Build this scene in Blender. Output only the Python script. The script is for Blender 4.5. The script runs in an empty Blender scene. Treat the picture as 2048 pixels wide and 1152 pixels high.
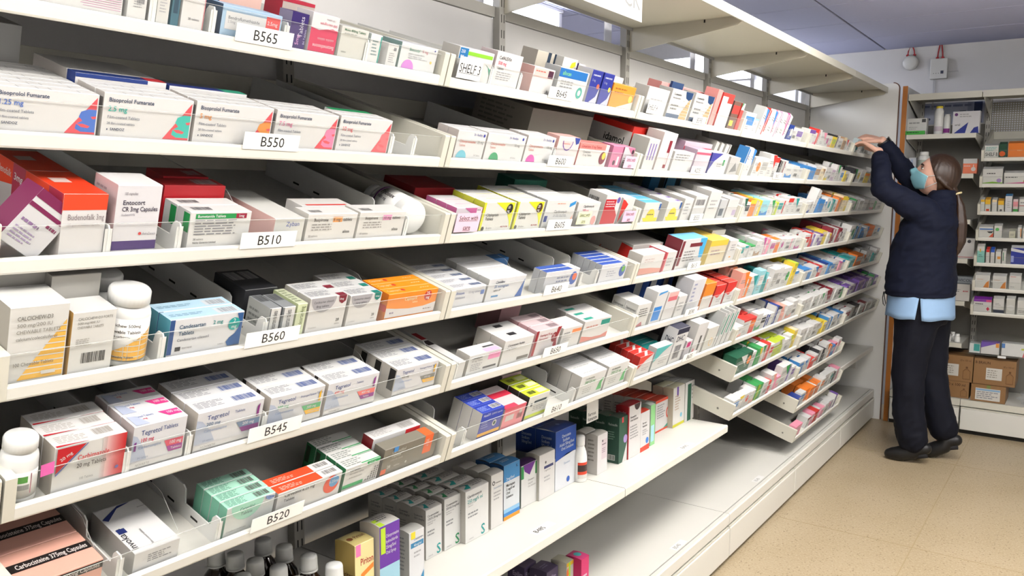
import bpy, bmesh, math, random
from mathutils import Matrix, Vector, Euler
random.seed(7)
SC = bpy.context.scene
COL = SC.collection
PI = math.pi

# ------------------------------------------------------------------ camera
F_PX = 1650.0
CAM = Vector((1.1669, -0.4873, 1.5087))
YAW, PITCH, ROLL = 0.61374568, -0.11472123, 0.00711887
FWD = Vector((-math.sin(YAW)*math.cos(PITCH), math.cos(YAW)*math.cos(PITCH), math.sin(PITCH)))
_r0 = Vector((math.cos(YAW), math.sin(YAW), 0)); _u0 = _r0.cross(FWD)
RGT = _r0*math.cos(ROLL) + _u0*math.sin(ROLL)
UPV = -_r0*math.sin(ROLL) + _u0*math.cos(ROLL)
cam_d = bpy.data.cameras.new('camera'); cam = bpy.data.objects.new('camera', cam_d); COL.objects.link(cam)
cam_d.sensor_fit = 'HORIZONTAL'; cam_d.sensor_width = 36.0; cam_d.lens = 36.0*F_PX/2048.0
cam_d.clip_start = 0.02
M = Matrix((RGT, UPV, -FWD)).transposed().to_4x4(); M.translation = CAM
cam.matrix_world = M
SC.camera = cam

# ------------------------------------------------------------------ world, exposure
w = bpy.data.worlds.new('world'); SC.world = w; w.use_nodes = True
w.node_tree.nodes['Background'].inputs[0].default_value = (.8, .85, 1, 1)
w.node_tree.nodes['Background'].inputs[1].default_value = 0.3
SC.view_settings.view_transform = 'Standard'; SC.view_settings.look = 'None'
SC.view_settings.gamma = 1.0; SC.view_settings.use_curve_mapping = False
SC.view_settings.exposure = 0.0
SC.cycles.max_bounces = 8; SC.cycles.diffuse_bounces = 1; SC.cycles.transparent_max_bounces = 24
LIGHT_AISLE, LIGHT_BACKROOM = 20.0, 16.0     # strength of the surface mounted ceiling lamps

# ------------------------------------------------------------------ helpers
def lin(c):
    c = c/255.0
    return c/12.92 if c <= .04045 else ((c+.055)/1.055)**2.4
def H(h):
    h = h.lstrip('#')
    if len(h) == 3: h = ''.join(q*2 for q in h)
    return tuple(lin(int(h[i:i+2], 16)) for i in (0, 2, 4))
MATS = {}
def mat(hexc, rough=.45, spec=.5, var=.04, scale=40, metal=0.0, kind='paint', bump=0.0):
    key = (hexc, rough, spec, var, scale, metal, kind, bump)
    if key in MATS: return MATS[key]
    m = bpy.data.materials.new(kind + '_' + hexc.lstrip('#')); m.use_nodes = True
    nt = m.node_tree; b = nt.nodes['Principled BSDF']; c = H(hexc)
    b.inputs['Roughness'].default_value = rough; b.inputs['Specular IOR Level'].default_value = spec
    b.inputs['Metallic'].default_value = metal
    n = nt.nodes.new('ShaderNodeTexNoise'); n.inputs['Scale'].default_value = scale; n.inputs['Detail'].default_value = 2
    tc = nt.nodes.new('ShaderNodeTexCoord'); nt.links.new(tc.outputs['Object'], n.inputs['Vector'])
    mx = nt.nodes.new('ShaderNodeMix'); mx.data_type = 'RGBA'
    nt.links.new(n.outputs['Fac'], mx.inputs['Factor'])
    mx.inputs['A'].default_value = tuple(x*(1-var) for x in c)+(1,)
    mx.inputs['B'].default_value = tuple(min(1, x*(1+var)) for x in c)+(1,)
    nt.links.new(mx.outputs['Result'], b.inputs['Base Color'])
    if bump:
        bp = nt.nodes.new('ShaderNodeBump'); bp.inputs['Strength'].default_value = bump; bp.inputs['Distance'].default_value = .002
        nt.links.new(n.outputs['Fac'], bp.inputs['Height']); nt.links.new(bp.outputs['Normal'], b.inputs['Normal'])
    MATS[key] = m
    return m
def dim(hexc, k=.86):
    h = hexc.lstrip('#'); h = ''.join(q*2 for q in h) if len(h) == 3 else h
    return '#'+''.join('%02x' % round(int(h[i:i+2], 16)*(k if min(int(h[j:j+2], 16) for j in (0, 2, 4)) > 190 else .95)) for i in (0, 2, 4))
def ink(hexc): return mat(dim(hexc), .5, .35, .0, 40, 0, 'ink')
def card(hexc): return mat(dim(hexc), .42, .45, .03, 30, 0, 'carton')
def emis(hexc, s):
    m = bpy.data.materials.new('lamp_diffuser'); m.use_nodes = True
    b = m.node_tree.nodes['Principled BSDF']; c = H(hexc)
    b.inputs['Base Color'].default_value = c+(1,); b.inputs['Emission Color'].default_value = c+(1,); b.inputs['Emission Strength'].default_value = s
    return m
def clear(name, tint, fac, rough=.08):
    m = bpy.data.materials.new(name); m.use_nodes = True; nt = m.node_tree
    out = nt.nodes['Material Output']; b = nt.nodes['Principled BSDF']
    b.inputs['Base Color'].default_value = H(tint)+(1,); b.inputs['Roughness'].default_value = rough
    t = nt.nodes.new('ShaderNodeBsdfTransparent'); t.inputs[0].default_value = (.997, 1, .997, 1)
    fr = nt.nodes.new('ShaderNodeFresnel'); fr.inputs['IOR'].default_value = 1.4
    ad = nt.nodes.new('ShaderNodeMath'); ad.operation = 'MULTIPLY_ADD'; ad.inputs[1].default_value = .06; ad.inputs[2].default_value = fac
    nt.links.new(fr.outputs[0], ad.inputs[0])
    mx = nt.nodes.new('ShaderNodeMixShader'); nt.links.new(ad.outputs[0], mx.inputs[0])
    nt.links.new(t.outputs[0], mx.inputs[1]); nt.links.new(b.outputs[0], mx.inputs[2]); nt.links.new(mx.outputs[0], out.inputs[0])
    return m
WHITE = mat('#dedcd3', .38, .5, .02, 6, 0, 'white_metal')
CREAM = mat('#d3d0c2', .4, .5, .03, 6, 0, 'cream_metal')
GREYM = mat('#b3b0a7', .42, .5, .03, 8, 0, 'grey_metal')
PLAST = mat('#e2e2de', .35, .5, .02, 20, 0, 'white_plastic')
DARK = mat('#24221f', .6, .3, .05, 40, 0, 'dark')
PAPER = mat('#ebeae6', .6, .3, .01, 30, 0, 'paper')
ACR = clear('clear_acrylic', '#f6f8f4', .012)
ACRE = clear('acrylic_edge', '#e6e7e2', .38, .3)

def newmesh(name, verts, faces, mats, parent=None, midx=None, smooth=False):
    me = bpy.data.meshes.new(name); me.from_pydata(verts, [], faces)
    for m in (mats if isinstance(mats, (list, tuple)) else [mats]): me.materials.append(m)
    if midx is not None and len(midx) != len(me.polygons): raise ValueError(f'{name} {len(midx)} {len(me.polygons)} {[f for f in faces if len(f)<3][:3]}')
    if midx is not None: me.polygons.foreach_set('material_index', midx)
    if smooth: me.polygons.foreach_set('use_smooth', [True]*len(me.polygons))
    me.update()
    o = bpy.data.objects.new(name, me); COL.objects.link(o)
    if parent is not None: o.parent = parent
    return o
def bm_obj(name, bm, mats, parent=None, smooth=False):
    me = bpy.data.meshes.new(name); bm.to_mesh(me); bm.free()
    for m in (mats if isinstance(mats, (list, tuple)) else [mats]): me.materials.append(m)
    if smooth: me.polygons.foreach_set('use_smooth', [True]*len(me.polygons))
    o = bpy.data.objects.new(name, me); COL.objects.link(o)
    if parent is not None: o.parent = parent
    return o
def tag(o, label=None, cat=None, group=None, kind=None):
    if label: o['label'] = label
    if cat: o['category'] = cat
    if group: o['group'] = group
    if kind: o['kind'] = kind
    return o
def empty(name, label, cat, mtx=None, group=None):
    o = bpy.data.objects.new(name, None); COL.objects.link(o); o.empty_display_size = .05
    if mtx is not None: o.matrix_world = mtx
    return tag(o, label, cat, group)
def bm_box(bm, a, b, bevel=0.0, mi=0):
    x0, y0, z0 = a; x1, y1, z1 = b
    vs = [bm.verts.new(p) for p in ((x0,y0,z0),(x1,y0,z0),(x1,y1,z0),(x0,y1,z0),(x0,y0,z1),(x1,y0,z1),(x1,y1,z1),(x0,y1,z1))]
    fs = [bm.faces.new([vs[i] for i in q]) for q in ((0,3,2,1),(4,5,6,7),(0,1,5,4),(1,2,6,5),(2,3,7,6),(3,0,4,7))]
    for f in fs: f.material_index = mi
    if bevel:
        es = list({e for f in fs for e in f.edges})
        r = bmesh.ops.bevel(bm, geom=es, offset=bevel, segments=2, affect='EDGES', profile=.5)
        for f in r['faces']: f.material_index = mi
def box(name, a, b, m, parent=None, bevel=0.0):
    bm = bmesh.new(); bm_box(bm, a, b, bevel); return bm_obj(name, bm, m, parent)
def prism(name, prof, axis, t0, t1, m, parent=None):
    """profile polygon extruded along an axis; prof in the two other axes (order x,y,z without axis)"""
    def P(p, t):
        q = list(p); q.insert(axis, t); return tuple(q)
    n = len(prof); v = [P(p, t0) for p in prof]+[P(p, t1) for p in prof]
    f = [tuple(range(n))[::-1], tuple(range(n, 2*n))]+[(i, (i+1) % n, n+(i+1) % n, n+i) for i in range(n)]
    bm = bmesh.new(); vs = [bm.verts.new(p) for p in v]
    for q in f: bm.faces.new([vs[i] for i in q])
    bmesh.ops.recalc_face_normals(bm, faces=bm.faces)
    return bm_obj(name, bm, m, parent)
def lathe(name, prof, m, parent=None, seg=28, ridges=None, smooth=True, mats=None):
    """prof: list of (r,z[,mi]); closed at ends when r==0"""
    verts, faces, mi = [], [], []
    for r, z, *k in prof:
        for i in range(seg):
            rr = r*(1-(ridges if ridges and i % 2 and k and k[0] == 9 else 0)); a = 2*PI*i/seg
            verts.append((rr*math.cos(a), rr*math.sin(a), z))
    for j in range(len(prof)-1):
        for i in range(seg):
            faces.append((j*seg+i, j*seg+(i+1) % seg, (j+1)*seg+(i+1) % seg, (j+1)*seg+i)); mi.append(prof[j][2] if len(prof[j]) > 2 and prof[j][2] != 9 else 0)
    faces.append(tuple(range(seg))[::-1]); mi.append(0)
    faces.append(tuple((len(prof)-1)*seg+i for i in range(seg))); mi.append(0)
    o = newmesh(name, verts, faces, mats or m, parent, mi if mats else None, False)
    if smooth:
        o.data.polygons.foreach_set('use_smooth', [len(p.vertices) == 4 for p in o.data.polygons])
    return o
def tube(name, pts, r, m, parent=None, seg=8, rads=None):
    bm = bmesh.new(); rings = []
    n = len(pts); pts = [Vector(p) for p in pts]
    for i, p in enumerate(pts):
        t = (pts[min(i+1, n-1)]-pts[max(i-1, 0)]).normalized()
        a = Vector((0, 0, 1)) if abs(t.z) < .9 else Vector((1, 0, 0))
        u = t.cross(a).normalized(); v = t.cross(u)
        rr = rads[i] if rads else r
        rings.append([bm.verts.new(p+u*rr*math.cos(2*PI*k/seg)+v*rr*math.sin(2*PI*k/seg)) for k in range(seg)])
    for i in range(n-1):
        for k in range(seg): bm.faces.new((rings[i][k], rings[i][(k+1) % seg], rings[i+1][(k+1) % seg], rings[i+1][k]))
    bm.faces.new(rings[0]); bm.faces.new(rings[-1])
    bmesh.ops.recalc_face_normals(bm, faces=bm.faces)
    return bm_obj(name, bm, m, parent, True)

# the lens, for reading a real position off a measured point of a known plane or line
def pix(P):
    d = Vector(P)-CAM; z = d.dot(FWD)
    return (1024+F_PX*d.dot(RGT)/z, 576-F_PX*d.dot(UPV)/z)
def at(x, y, axis, val):
    d = FWD+RGT*((x-1024)/F_PX)-UPV*((y-576)/F_PX)
    return CAM+d*((val-CAM[axis])/d[axis])
def y_on(px, x, z):
    a = Vector((x-CAM.x, -CAM.y, z-CAM.z)); k = px-1024
    return (k*a.dot(FWD)-F_PX*a.dot(RGT))/(F_PX*RGT.y-k*FWD.y)
def x_on(px, y, z):
    a = Vector((-CAM.x, y-CAM.y, z-CAM.z)); k = px-1024
    return (k*a.dot(FWD)-F_PX*a.dot(RGT))/(F_PX*RGT.x-k*FWD.x)
def vscale(P, up=Vector((0, 0, 1))):
    P = Vector(P); a = pix(P); b = pix(P+up*.05)
    return abs(a[1]-b[1])/.05

# ------------------------------------------------------------------ lettering
_glyph = {}
def glyphs(s, bold=False):
    k = (s, bold)
    if k in _glyph: return _glyph[k]
    cu = bpy.data.curves.new('t', 'FONT'); cu.body = s; cu.size = 1.0; cu.resolution_u = 2; cu.fill_mode = 'FRONT'
    if bold: cu.offset = .012
    ob = bpy.data.objects.new('t', cu); COL.objects.link(ob)
    me = bpy.data.meshes.new_from_object(ob)
    V = [(v.co.x, v.co.y) for v in me.vertices]; Fc = [tuple(p.vertices) for p in me.polygons]
    bpy.data.objects.remove(ob); bpy.data.curves.remove(cu); bpy.data.meshes.remove(me)
    x0 = min((v[0] for v in V), default=0); x1 = max((v[0] for v in V), default=1)
    _glyph[k] = (V, Fc, x0, x1)
    return _glyph[k]
CAPH = .70
class Print:
    """flat printing on the faces of a carton of size w (along y), d (along -x), h (up); collected into one thin mesh"""
    def __init__(s, w, d, h, e=.00035, frames=None):
        s.V, s.F, s.mi, s.mats, s.layer = [], [], [], [], {}
        s.e = e; s.bulge = 0.0
        s.fr = frames or {'F': (Vector((0, 0, 0)), Vector((0, 1, 0)), Vector((0, 0, 1)), w, h, Vector((1, 0, 0))),
                'T': (Vector((0, 0, h)), Vector((0, 1, 0)), Vector((-1, 0, 0)), w, d, Vector((0, 0, 1))),
                'L': (Vector((-d, 0, 0)), Vector((1, 0, 0)), Vector((0, 0, 1)), d, h, Vector((0, -1, 0)))}
    def _m(s, hexc):
        m = ink(hexc)
        if m not in s.mats: s.mats.append(m)
        return s.mats.index(m)
    def put(s, face, hexc, pts, faces=None):
        """pts in metres on the face"""
        if len(pts) < 3: return
        O, U, V, W, Hh, N = s.fr[face]
        n = s.layer.get(face, 0); s.layer[face] = n+1
        off = s.e*(1+.22*n); b = len(s.V); k = s._m(hexc)
        for x, y in pts: s.V.append(tuple(O+U*x+V*y+N*(off+(s.bulge*math.sin(PI*y/Hh)+.0003 if s.bulge and face == 'T' else 0))))
        for f in (faces or [tuple(range(len(pts)))]): s.F.append(tuple(b+i for i in f)); s.mi.append(k)
    def dims(s, face): return s.fr[face][3], s.fr[face][4]
    def op(s, o):
        k, face, c, a = o[0], o[1], o[2], o[3:]
        W, Hh = s.dims(face)
        if k == 'r':
            u0, v0, u1, v1 = a; s.put(face, c, [(u0*W, v0*Hh), (u1*W, v0*Hh), (u1*W, v1*Hh), (u0*W, v1*Hh)])
        elif k == 'p':
            s.put(face, c, [(u*W, v*Hh) for u, v in a[0]])
        elif k == 'c':                       # disc: centre, radius as a share of the face height
            u, v, r = a[:3]; R = r*Hh; n = 20
            st, en = (a[3], a[4]) if len(a) > 3 else (0, 360)
            full = en-st >= 360
            pts = [(u*W+R*math.cos(math.radians(st+(en-st)*i/n)), v*Hh+R*math.sin(math.radians(st+(en-st)*i/n))) for i in range(n if full else n+1)]
            s.put(face, c, [(min(max(x, 0), W), min(max(y, 0), Hh)) for x, y in pts])
        elif k in 'tb':                      # text (b: bold): string, left, baseline, letter height, widest share
            tx, u, v, sz = a[:4]; wmax = a[4] if len(a) > 4 else .97-u; rot = a[5] if len(a) > 5 else 0
            G, Fc, x0, x1 = glyphs(tx, k == 'b'); sc = sz*Hh/CAPH
            if rot == 90: sc = 1.7*sz*W/CAPH; sx = min(sc, (min(wmax, .97-v))*Hh/max(x1, .01))
            elif rot in (0, 180): sx = min(sc, wmax*W/max(x1, .01))
            else: sx = sc
            cr, sr = math.cos(math.radians(rot)), math.sin(math.radians(rot))
            s.put(face, c, [(u*W+x*sx*cr-y*sc*sr, v*Hh+x*sx*sr+y*sc*cr) for x, y in G], Fc)
        elif k == 'l':                       # lines of print too small to read: n bars broken into words
            u0, v0, u1, v1, n = a[:5]; rnd = random.Random(hash((round(u0, 3), round(v1, 3), n)) & 0xffff)
            P, Fq = [], []
            st = (v1-v0)/n; th = st*.42
            for i in range(n):
                v = v1-st*(i+.6); x = u0; end = u1-rnd.random()*.35*(u1-u0)
                while x < end:
                    ww = min((.06+.1*rnd.random())*(u1-u0)*1.6, end-x); b = len(P)
                    P += [(x*W, v*Hh), ((x+ww)*W, v*Hh), ((x+ww)*W, (v+th)*Hh), (x*W, (v+th)*Hh)]; Fq.append((b, b+1, b+2, b+3)); x += ww+.02*(u1-u0)+.01
            if P: s.put(face, c, P, Fq)
        elif k == 'k':                       # bar code
            u0, v0, u1, v1 = a[:4]; rnd = random.Random(3); P, Fq = [], []; x = u0; st = (u1-u0)/30
            while x < u1:
                ww = st*rnd.choice((.5, .8, 1.3)); b = len(P)
                P += [(x*W, v0*Hh), ((x+ww)*W, v0*Hh), ((x+ww)*W, v1*Hh), (x*W, v1*Hh)]; Fq.append((b, b+1, b+2, b+3)); x += ww+st*rnd.choice((.5, .9, 1.2))
            s.put(face, c, P, Fq)
    def build(s, name, parent):
        if not s.F: return None
        return newmesh(name, s.V, s.F, s.mats, parent, s.mi)
def carton_mesh(w, d, h, cols, bulge=0.0, ch=.0009):
    """box from x=-d..0, y=0..w, z=0..h; chamfered long edges; cols: body, top, left"""
    c = ch; n = 7
    prof = [(-d+c, 0), (-c, 0), (0, c), (0, h-c), (-c, h)]
    prof += [(-c-(d-2*c)*t/n, h+bulge*math.sin(PI*t/n)) for t in range(1, n)] if bulge else []
    prof += [(-d+c, h), (-d, h-c), (-d, c)]
    k = len(prof)
    V = [(x, 0, z) for x, z in prof]+[(x, w, z) for x, z in prof]
    Fc = [tuple(range(k)), tuple(range(2*k-1, k-1, -1))]; mi = [2, 0]
    for i in range(k):
        j = (i+1) % k
        Fc.append((i, k+i, k+j, j)); za = (prof[i][1]+prof[j][1])/2; xa = (prof[i][0]+prof[j][0])/2
        mi.append(1 if za > h-1e-5 else 0)
    return V, Fc, mi
def carton(w, d, h, cols, ops, name='medicine_carton', bulge=0.0, hid=0.0):
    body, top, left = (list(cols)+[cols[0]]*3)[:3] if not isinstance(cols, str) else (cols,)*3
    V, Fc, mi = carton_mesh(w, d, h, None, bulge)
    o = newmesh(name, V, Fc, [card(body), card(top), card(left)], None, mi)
    pr = Print(w, d, h); pr.bulge = bulge
    if hid: pr.fr['F'] = (Vector((0, 0, hid)), Vector((0, 1, 0)), Vector((0, 0, 1)), w, h-hid, Vector((1, 0, 0)))
    for q in ops: pr.op(q)
    pr.build('print', o)
    return o
def copy_thing(o):
    c = o.copy(); COL.objects.link(c)
    for ch in o.children:
        k = ch.copy(); COL.objects.link(k); k.parent = c; k.matrix_parent_inverse = Matrix()
        for g in ch.children:
            q = g.copy(); COL.objects.link(q); q.parent = k
    return c
ORD = ['first', 'second', 'third', 'fourth', 'fifth', 'sixth', 'seventh', 'eighth', 'ninth', 'tenth', 'eleventh', 'twelfth', 'thirteenth', 'fourteenth']
# ------------------------------------------------------------------ room
BAY = 0.9
CZ = 2.53                     # ceiling
X0, X1, Y0, Y1 = -3.2, 2.7, -2.6, 5.87
def vinyl():
    m = bpy.data.materials.new('speckled_vinyl'); m.use_nodes = True; nt = m.node_tree; b = nt.nodes['Principled BSDF']
    b.inputs['Roughness'].default_value = .38; b.inputs['Specular IOR Level'].default_value = .45
    tc = nt.nodes.new('ShaderNodeTexCoord')
    def noise(sc, det=2):
        n = nt.nodes.new('ShaderNodeTexNoise'); n.inputs['Scale'].default_value = sc; n.inputs['Detail'].default_value = det
        nt.links.new(tc.outputs['Object'], n.inputs['Vector']); return n
    def mix(fac, A, B):
        x = nt.nodes.new('ShaderNodeMix'); x.data_type = 'RGBA'; nt.links.new(fac, x.inputs['Factor'])
        for s, q in (('A', A), ('B', B)):
            if isinstance(q, str): x.inputs[s].default_value = H(q)+(1,)
            else: nt.links.new(q, x.inputs[s])
        return x.outputs['Result']
    def ramp(src, a, c):
        r = nt.nodes.new('ShaderNodeMapRange'); r.inputs['From Min'].default_value = a; r.inputs['From Max'].default_value = c
        nt.links.new(src, r.inputs['Value']); return r.outputs['Result']
    base = mix(ramp(noise(3).outputs['Fac'], .3, .7), '#ad9a7a', '#b6a486')
    base = mix(ramp(noise(120, 3).outputs['Fac'], .5, .64), base, '#bdae91')
    base = mix(ramp(noise(95, 2).outputs['Fac'], .62, .67), base, '#95805f')
    v = nt.nodes.new('ShaderNodeTexVoronoi'); v.inputs['Scale'].default_value = 42; nt.links.new(tc.outputs['Object'], v.inputs['Vector'])
    base = mix(ramp(v.outputs['Distance'], .15, .10), base, '#806c4f')
    nt.links.new(base, b.inputs['Base Color'])
    return m
tag(box('floor', (X0, Y0, -.06), (X1, Y1, 0), vinyl()), kind='structure')
fl = bpy.data.objects['floor']
for i, yy in enumerate((1.95, 3.3, 4.65)):      # welded seams of the vinyl sheets
    box('seam', (.05, yy-.002, 0), (X1, yy+.002, .0006), mat('#a8946f', .4, .45), fl)
for xx in (.62, 1.5): box('seam', (xx-.002, Y0, 0), (xx+.002, Y1, .0006), mat('#a8946f', .4, .45), fl)
WALLM = mat('#e4e3e4', .7, .3, .02, 12, 0, 'wall_paint')
for nm, a, b in (('wall_back', (X0, Y1, 0), (X1, Y1+.1, CZ+.1)), ('wall_right', (X1, Y0, 0), (X1+.1, Y1, CZ+.1)),
                 ('wall_left', (X0-.1, Y0, 0), (X0, Y1, CZ+.1)), ('wall_front', (X0, Y0-.1, 0), (X1, Y0, CZ+.1))):
    tag(box(nm, a, b, WALLM), kind='structure')
ceil = tag(box('ceiling', (X0, Y0, CZ+.004), (X1, Y1, CZ+.1), mat('#55586a', .8, .2)), kind='structure')
TILEM = mat('#d3d8fa', .85, .2, .02, 60, 0, 'ceiling_tile')
tiles_y = [Y1-.545*k for k in range(0, 17)]
tiles_x = [-.12+1.2*k for k in range(-3, 4)]
LIGHTS = [(.85, 3.0), (1.15, 1.45), (1.15, -.4), (.75, -1.85), (2.2, 2.9), (-1.62, 2.95), (-1.7, .6), (-1.32, 5.25)]     # lamp centres: aisle; added fill behind the viewpoint and across the aisle; back room
proto = None
for i in range(len(tiles_x)-1):
    for j in range(len(tiles_y)-1):
        xa, ya = tiles_x[i], tiles_y[j+1]
        if xa < X0 or xa+1.2 > X1+.3 or ya < Y0: continue
        if proto is None:
            bm = bmesh.new(); bm_box(bm, (.006, .006, 0), (1.194, .539, .012), .003); proto = bm_obj('ceiling_tile', bm, TILEM, ceil); t = proto
        else:
            t = proto.copy(); COL.objects.link(t)
        t.location = (xa, ya, CZ-.008)
LAMPA, LAMPB = emis('#fffaf4', LIGHT_AISLE), emis('#f0f3ff', LIGHT_BACKROOM)
for q, (xc, yc) in enumerate(LIGHTS):
    back = xc < 0
    L = empty('ceiling_light', ['surface mounted ceiling lamp over the shelving end of the aisle', 'surface mounted ceiling lamp over the middle of the aisle', 'surface mounted ceiling lamp over the near end of the aisle',
              'surface mounted ceiling lamp behind the viewpoint over the aisle', 'surface mounted ceiling lamp on the far side of the aisle', 'surface mounted ceiling lamp seen above the back panels behind the shelving', 'surface mounted ceiling lamp in the nearer part of the room behind the shelving', 'surface mounted ceiling lamp by the end wall behind the shelving'][q], 'lamp', Matrix.Translation((xc, yc, CZ-.135)), 'ceiling lamps')
    box('diffuser', (-.26, -.57, 0), (.26, .57, .11), LAMPB if back else LAMPA, L)  # glowing sides made deep to throw light onto the ceiling
    fr = bmesh.new()
    for A, B in (((-.28, -.60, .1105), (.28, .60, .1265)), ((-.27, -.60, -.003), (.27, -.5705, .11)), ((-.27, .5705, -.003), (.27, .60, .11))): bm_box(fr, A, B)
    bm_obj('frame', fr, mat('#dfe0e6', .5), L)

# ------------------------------------------------------------------ shelving frame, back panels, end panel
XB = -.52
Z_ROW = [1.734, 1.562, 1.397, 1.229, 1.065, .905, .752, .593, .427, .275]
TH = math.atan(.32)
bays = range(-1, 6)
fr = empty('shelving_frame', 'pale grey slotted metal frame that carries the long pharmacy shelving', 'shelving', Matrix.Translation((0, 0, 0)))
up = None
for n in range(-1, 7):
    if up is None:
        up = box('upright_post', (XB, -.017, 0), (XB+.03, .017, 2.30), GREYM, fr, .002); up.location = (0, n*BAY, 0)
        bm = bmesh.new()
        for k in range(44):
            z = .12+k*.05
            for yy in (-.007, .007): bm_box(bm, (XB+.0302, yy-.0017, z), (XB+.0306, yy+.0017, z+.026))
        sl = tag(bm_obj('slot_groove', bm, DARK, up), kind='stuff')
    else:
        u2 = up.copy(); COL.objects.link(u2); u2.location = (0, n*BAY, 0); s2 = sl.copy(); COL.objects.link(s2); s2.parent = u2
for n in bays:
    y0, y1 = n*BAY+.018, (n+1)*BAY-.018
    box('back_panel', (XB-.004, y0, .18), (XB+.004, y1, 2.085), mat('#dcdad6', .55, .4, .03, 9, 0, 'panel'), fr)
    box('top_rail', (XB-.01, y0, 2.086), (XB+.012, y1, 2.122), GREYM, fr, .002)
    if n >= 1: box('upright_bracket', (XB-.06, (n+1)*BAY-.05, 2.11), (XB-.056, (n+1)*BAY+.01, 2.3), mat('#e8e9ef', .4), fr)
# end panel with rounded corner
def rounded(x0, x1, z0, z1, r, n=6):
    return [(x0, z0), (x1, z0)]+[(x1-r+r*math.cos(a), z1-r+r*math.sin(a)) for a in [PI/2*k/n for k in range(n+1)]]+[(x0, z1)]
ep = empty('end_panel', 'tall white end panel with rounded corner closing the far end of the shelving', 'panel', Matrix.Translation((0, 5.42, 0)))
prism('board', rounded(-.56, .064, 0, 2.235, .035), 1, 0, .018, mat('#efeee9', .4, .5, .02, 5, 0, 'board'), ep)
prism('edge_strip', [(.064, 0)]+[(.029+.035*math.cos(a), 2.2+.035*math.sin(a)) for a in [PI/2*k/6 for k in range(7)]]+[(.029+.041*math.cos(a), 2.2+.041*math.sin(a)) for a in [PI/2*k/6 for k in range(6, -1, -1)]]+[(.07, 0)], 1, -.0005, .0185, mat('#6d4a36', .5), ep)
WOOD = mat('#b5702e', .45, .4, .18, 7, 0, 'wood')
sp = empty('side_panel', 'white side panel with orange brown wooden edge at the corner shelving', 'panel', Matrix.Translation((.0915, 5.40, 0)))
box('board', (0, .008, 0), (.03, .465, 2.205), mat('#e9e8e4', .45), sp)
box('edge_strip', (-.001, 0, 0), (.029, .008, 2.21), WOOD, sp, .002)

# ------------------------------------------------------------------ gravity shelf trays
SIDE_PROF = [(-.50, .012), (-.488, 0), (-.010, 0), (.004, .0015), (.0062, .004), (.0062, .070), (.0045, .072), (-.50, .072)]
def tray_matrix(loc, rotz=0.0, th=TH):
    return Matrix.Translation(loc) @ Matrix.Rotation(rotz, 4, 'Z') @ Matrix.Rotation(th, 4, 'Y')
def make_tray(mtx, L, label, name='gravity_shelf', group=None):
    t = empty(name, label, 'shelf', mtx, group)
    y0 = .0
    box('tray_floor', (-.495, .0155, .006), (-.002, L-.0155, .0108), WHITE, t)
    prism('front_lip', [(-.002, .004), (.001, .001), (.005, .002), (.006, .005), (.006, .021), (.004, .0235), (-.002, .0235)], 1, .0157, L-.0157, WHITE, t)
    bm = bmesh.new(); bm_box(bm, (-.0042, .0157, .011), (-.0028, L-.0157, .0657)); bm_box(bm, (-.0042, .0157, .0657), (-.0028, L-.0157, .0663), 0, 1)
    bm_obj('acrylic_front', bm, [ACR, ACRE], t)
    for yy in (0, L-.0155):
        s = prism('side_panel', SIDE_PROF, 1, yy, yy+.0155, CREAM, t)
        sc = lathe('screw', [(.0045, -.0003), (.0045, .0007), (.002, .0009), (.002, .0004)], mat('#8a8780', .35, .5, .03, 9, .8), s, 10)
        sc.matrix_local = Matrix.Translation((-.075, yy if yy else .0155, .04)) @ Matrix.Rotation(PI/2 if yy else -PI/2, 4, 'X')
        sc2 = sc.copy(); COL.objects.link(sc2); sc2.parent = s
        sc2.matrix_local = Matrix.Translation((-.055, yy+.0155 if yy else 0, .03)) @ Matrix.Rotation(-PI/2 if yy else PI/2, 4, 'X')
    box('back_stop', (-.497, .0155, .006), (-.493, L-.0155, .06), CREAM, t)
    return t
DIV_W = [(-.46, .011), (-.004, .011), (-.003, .058), (-.006, .063), (-.018, .063), (-.024, .056), (-.028, .038), (-.10, .038), (-.105, .064), (-.113, .069), (-.46, .069)]
DIV_C = [(-.46, .011), (-.03, .011), (-.03, .05), (-.085, .088), (-.095, .09), (-.46, .09)]
_dw = []
def divider(t, y, kind='w'):
    if kind == 'w':
        if not _dw:
            o = prism('divider', DIV_W, 1, -.0012, .0012, PLAST, t)
            box('front_tab', (-.0050, -.0055, .011), (-.0045, .0055, .058), PLAST, o)
            bm = bmesh.new()
            for k in range(5): bm_box(bm, (-.08-.07*k, -.0015, .022), (-.06-.07*k, .0015, .026))
            tag(bm_obj('slot_groove', bm, DARK, o), kind='stuff')
            _dw.append(o)
        else:
            o = copy_thing(_dw[0]); o.parent = t
        o.location = (0, y, 0)
    else:
        o = prism('clear_divider', DIV_C, 1, y-.0009, y+.0009, ACR, t)
        tube('moulded_edge', [(-.03, y, .051), (-.085, y, .089), (-.095, y, .091), (-.46, y, .091)], .00045, ACRE, o, 5)
    return o
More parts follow.
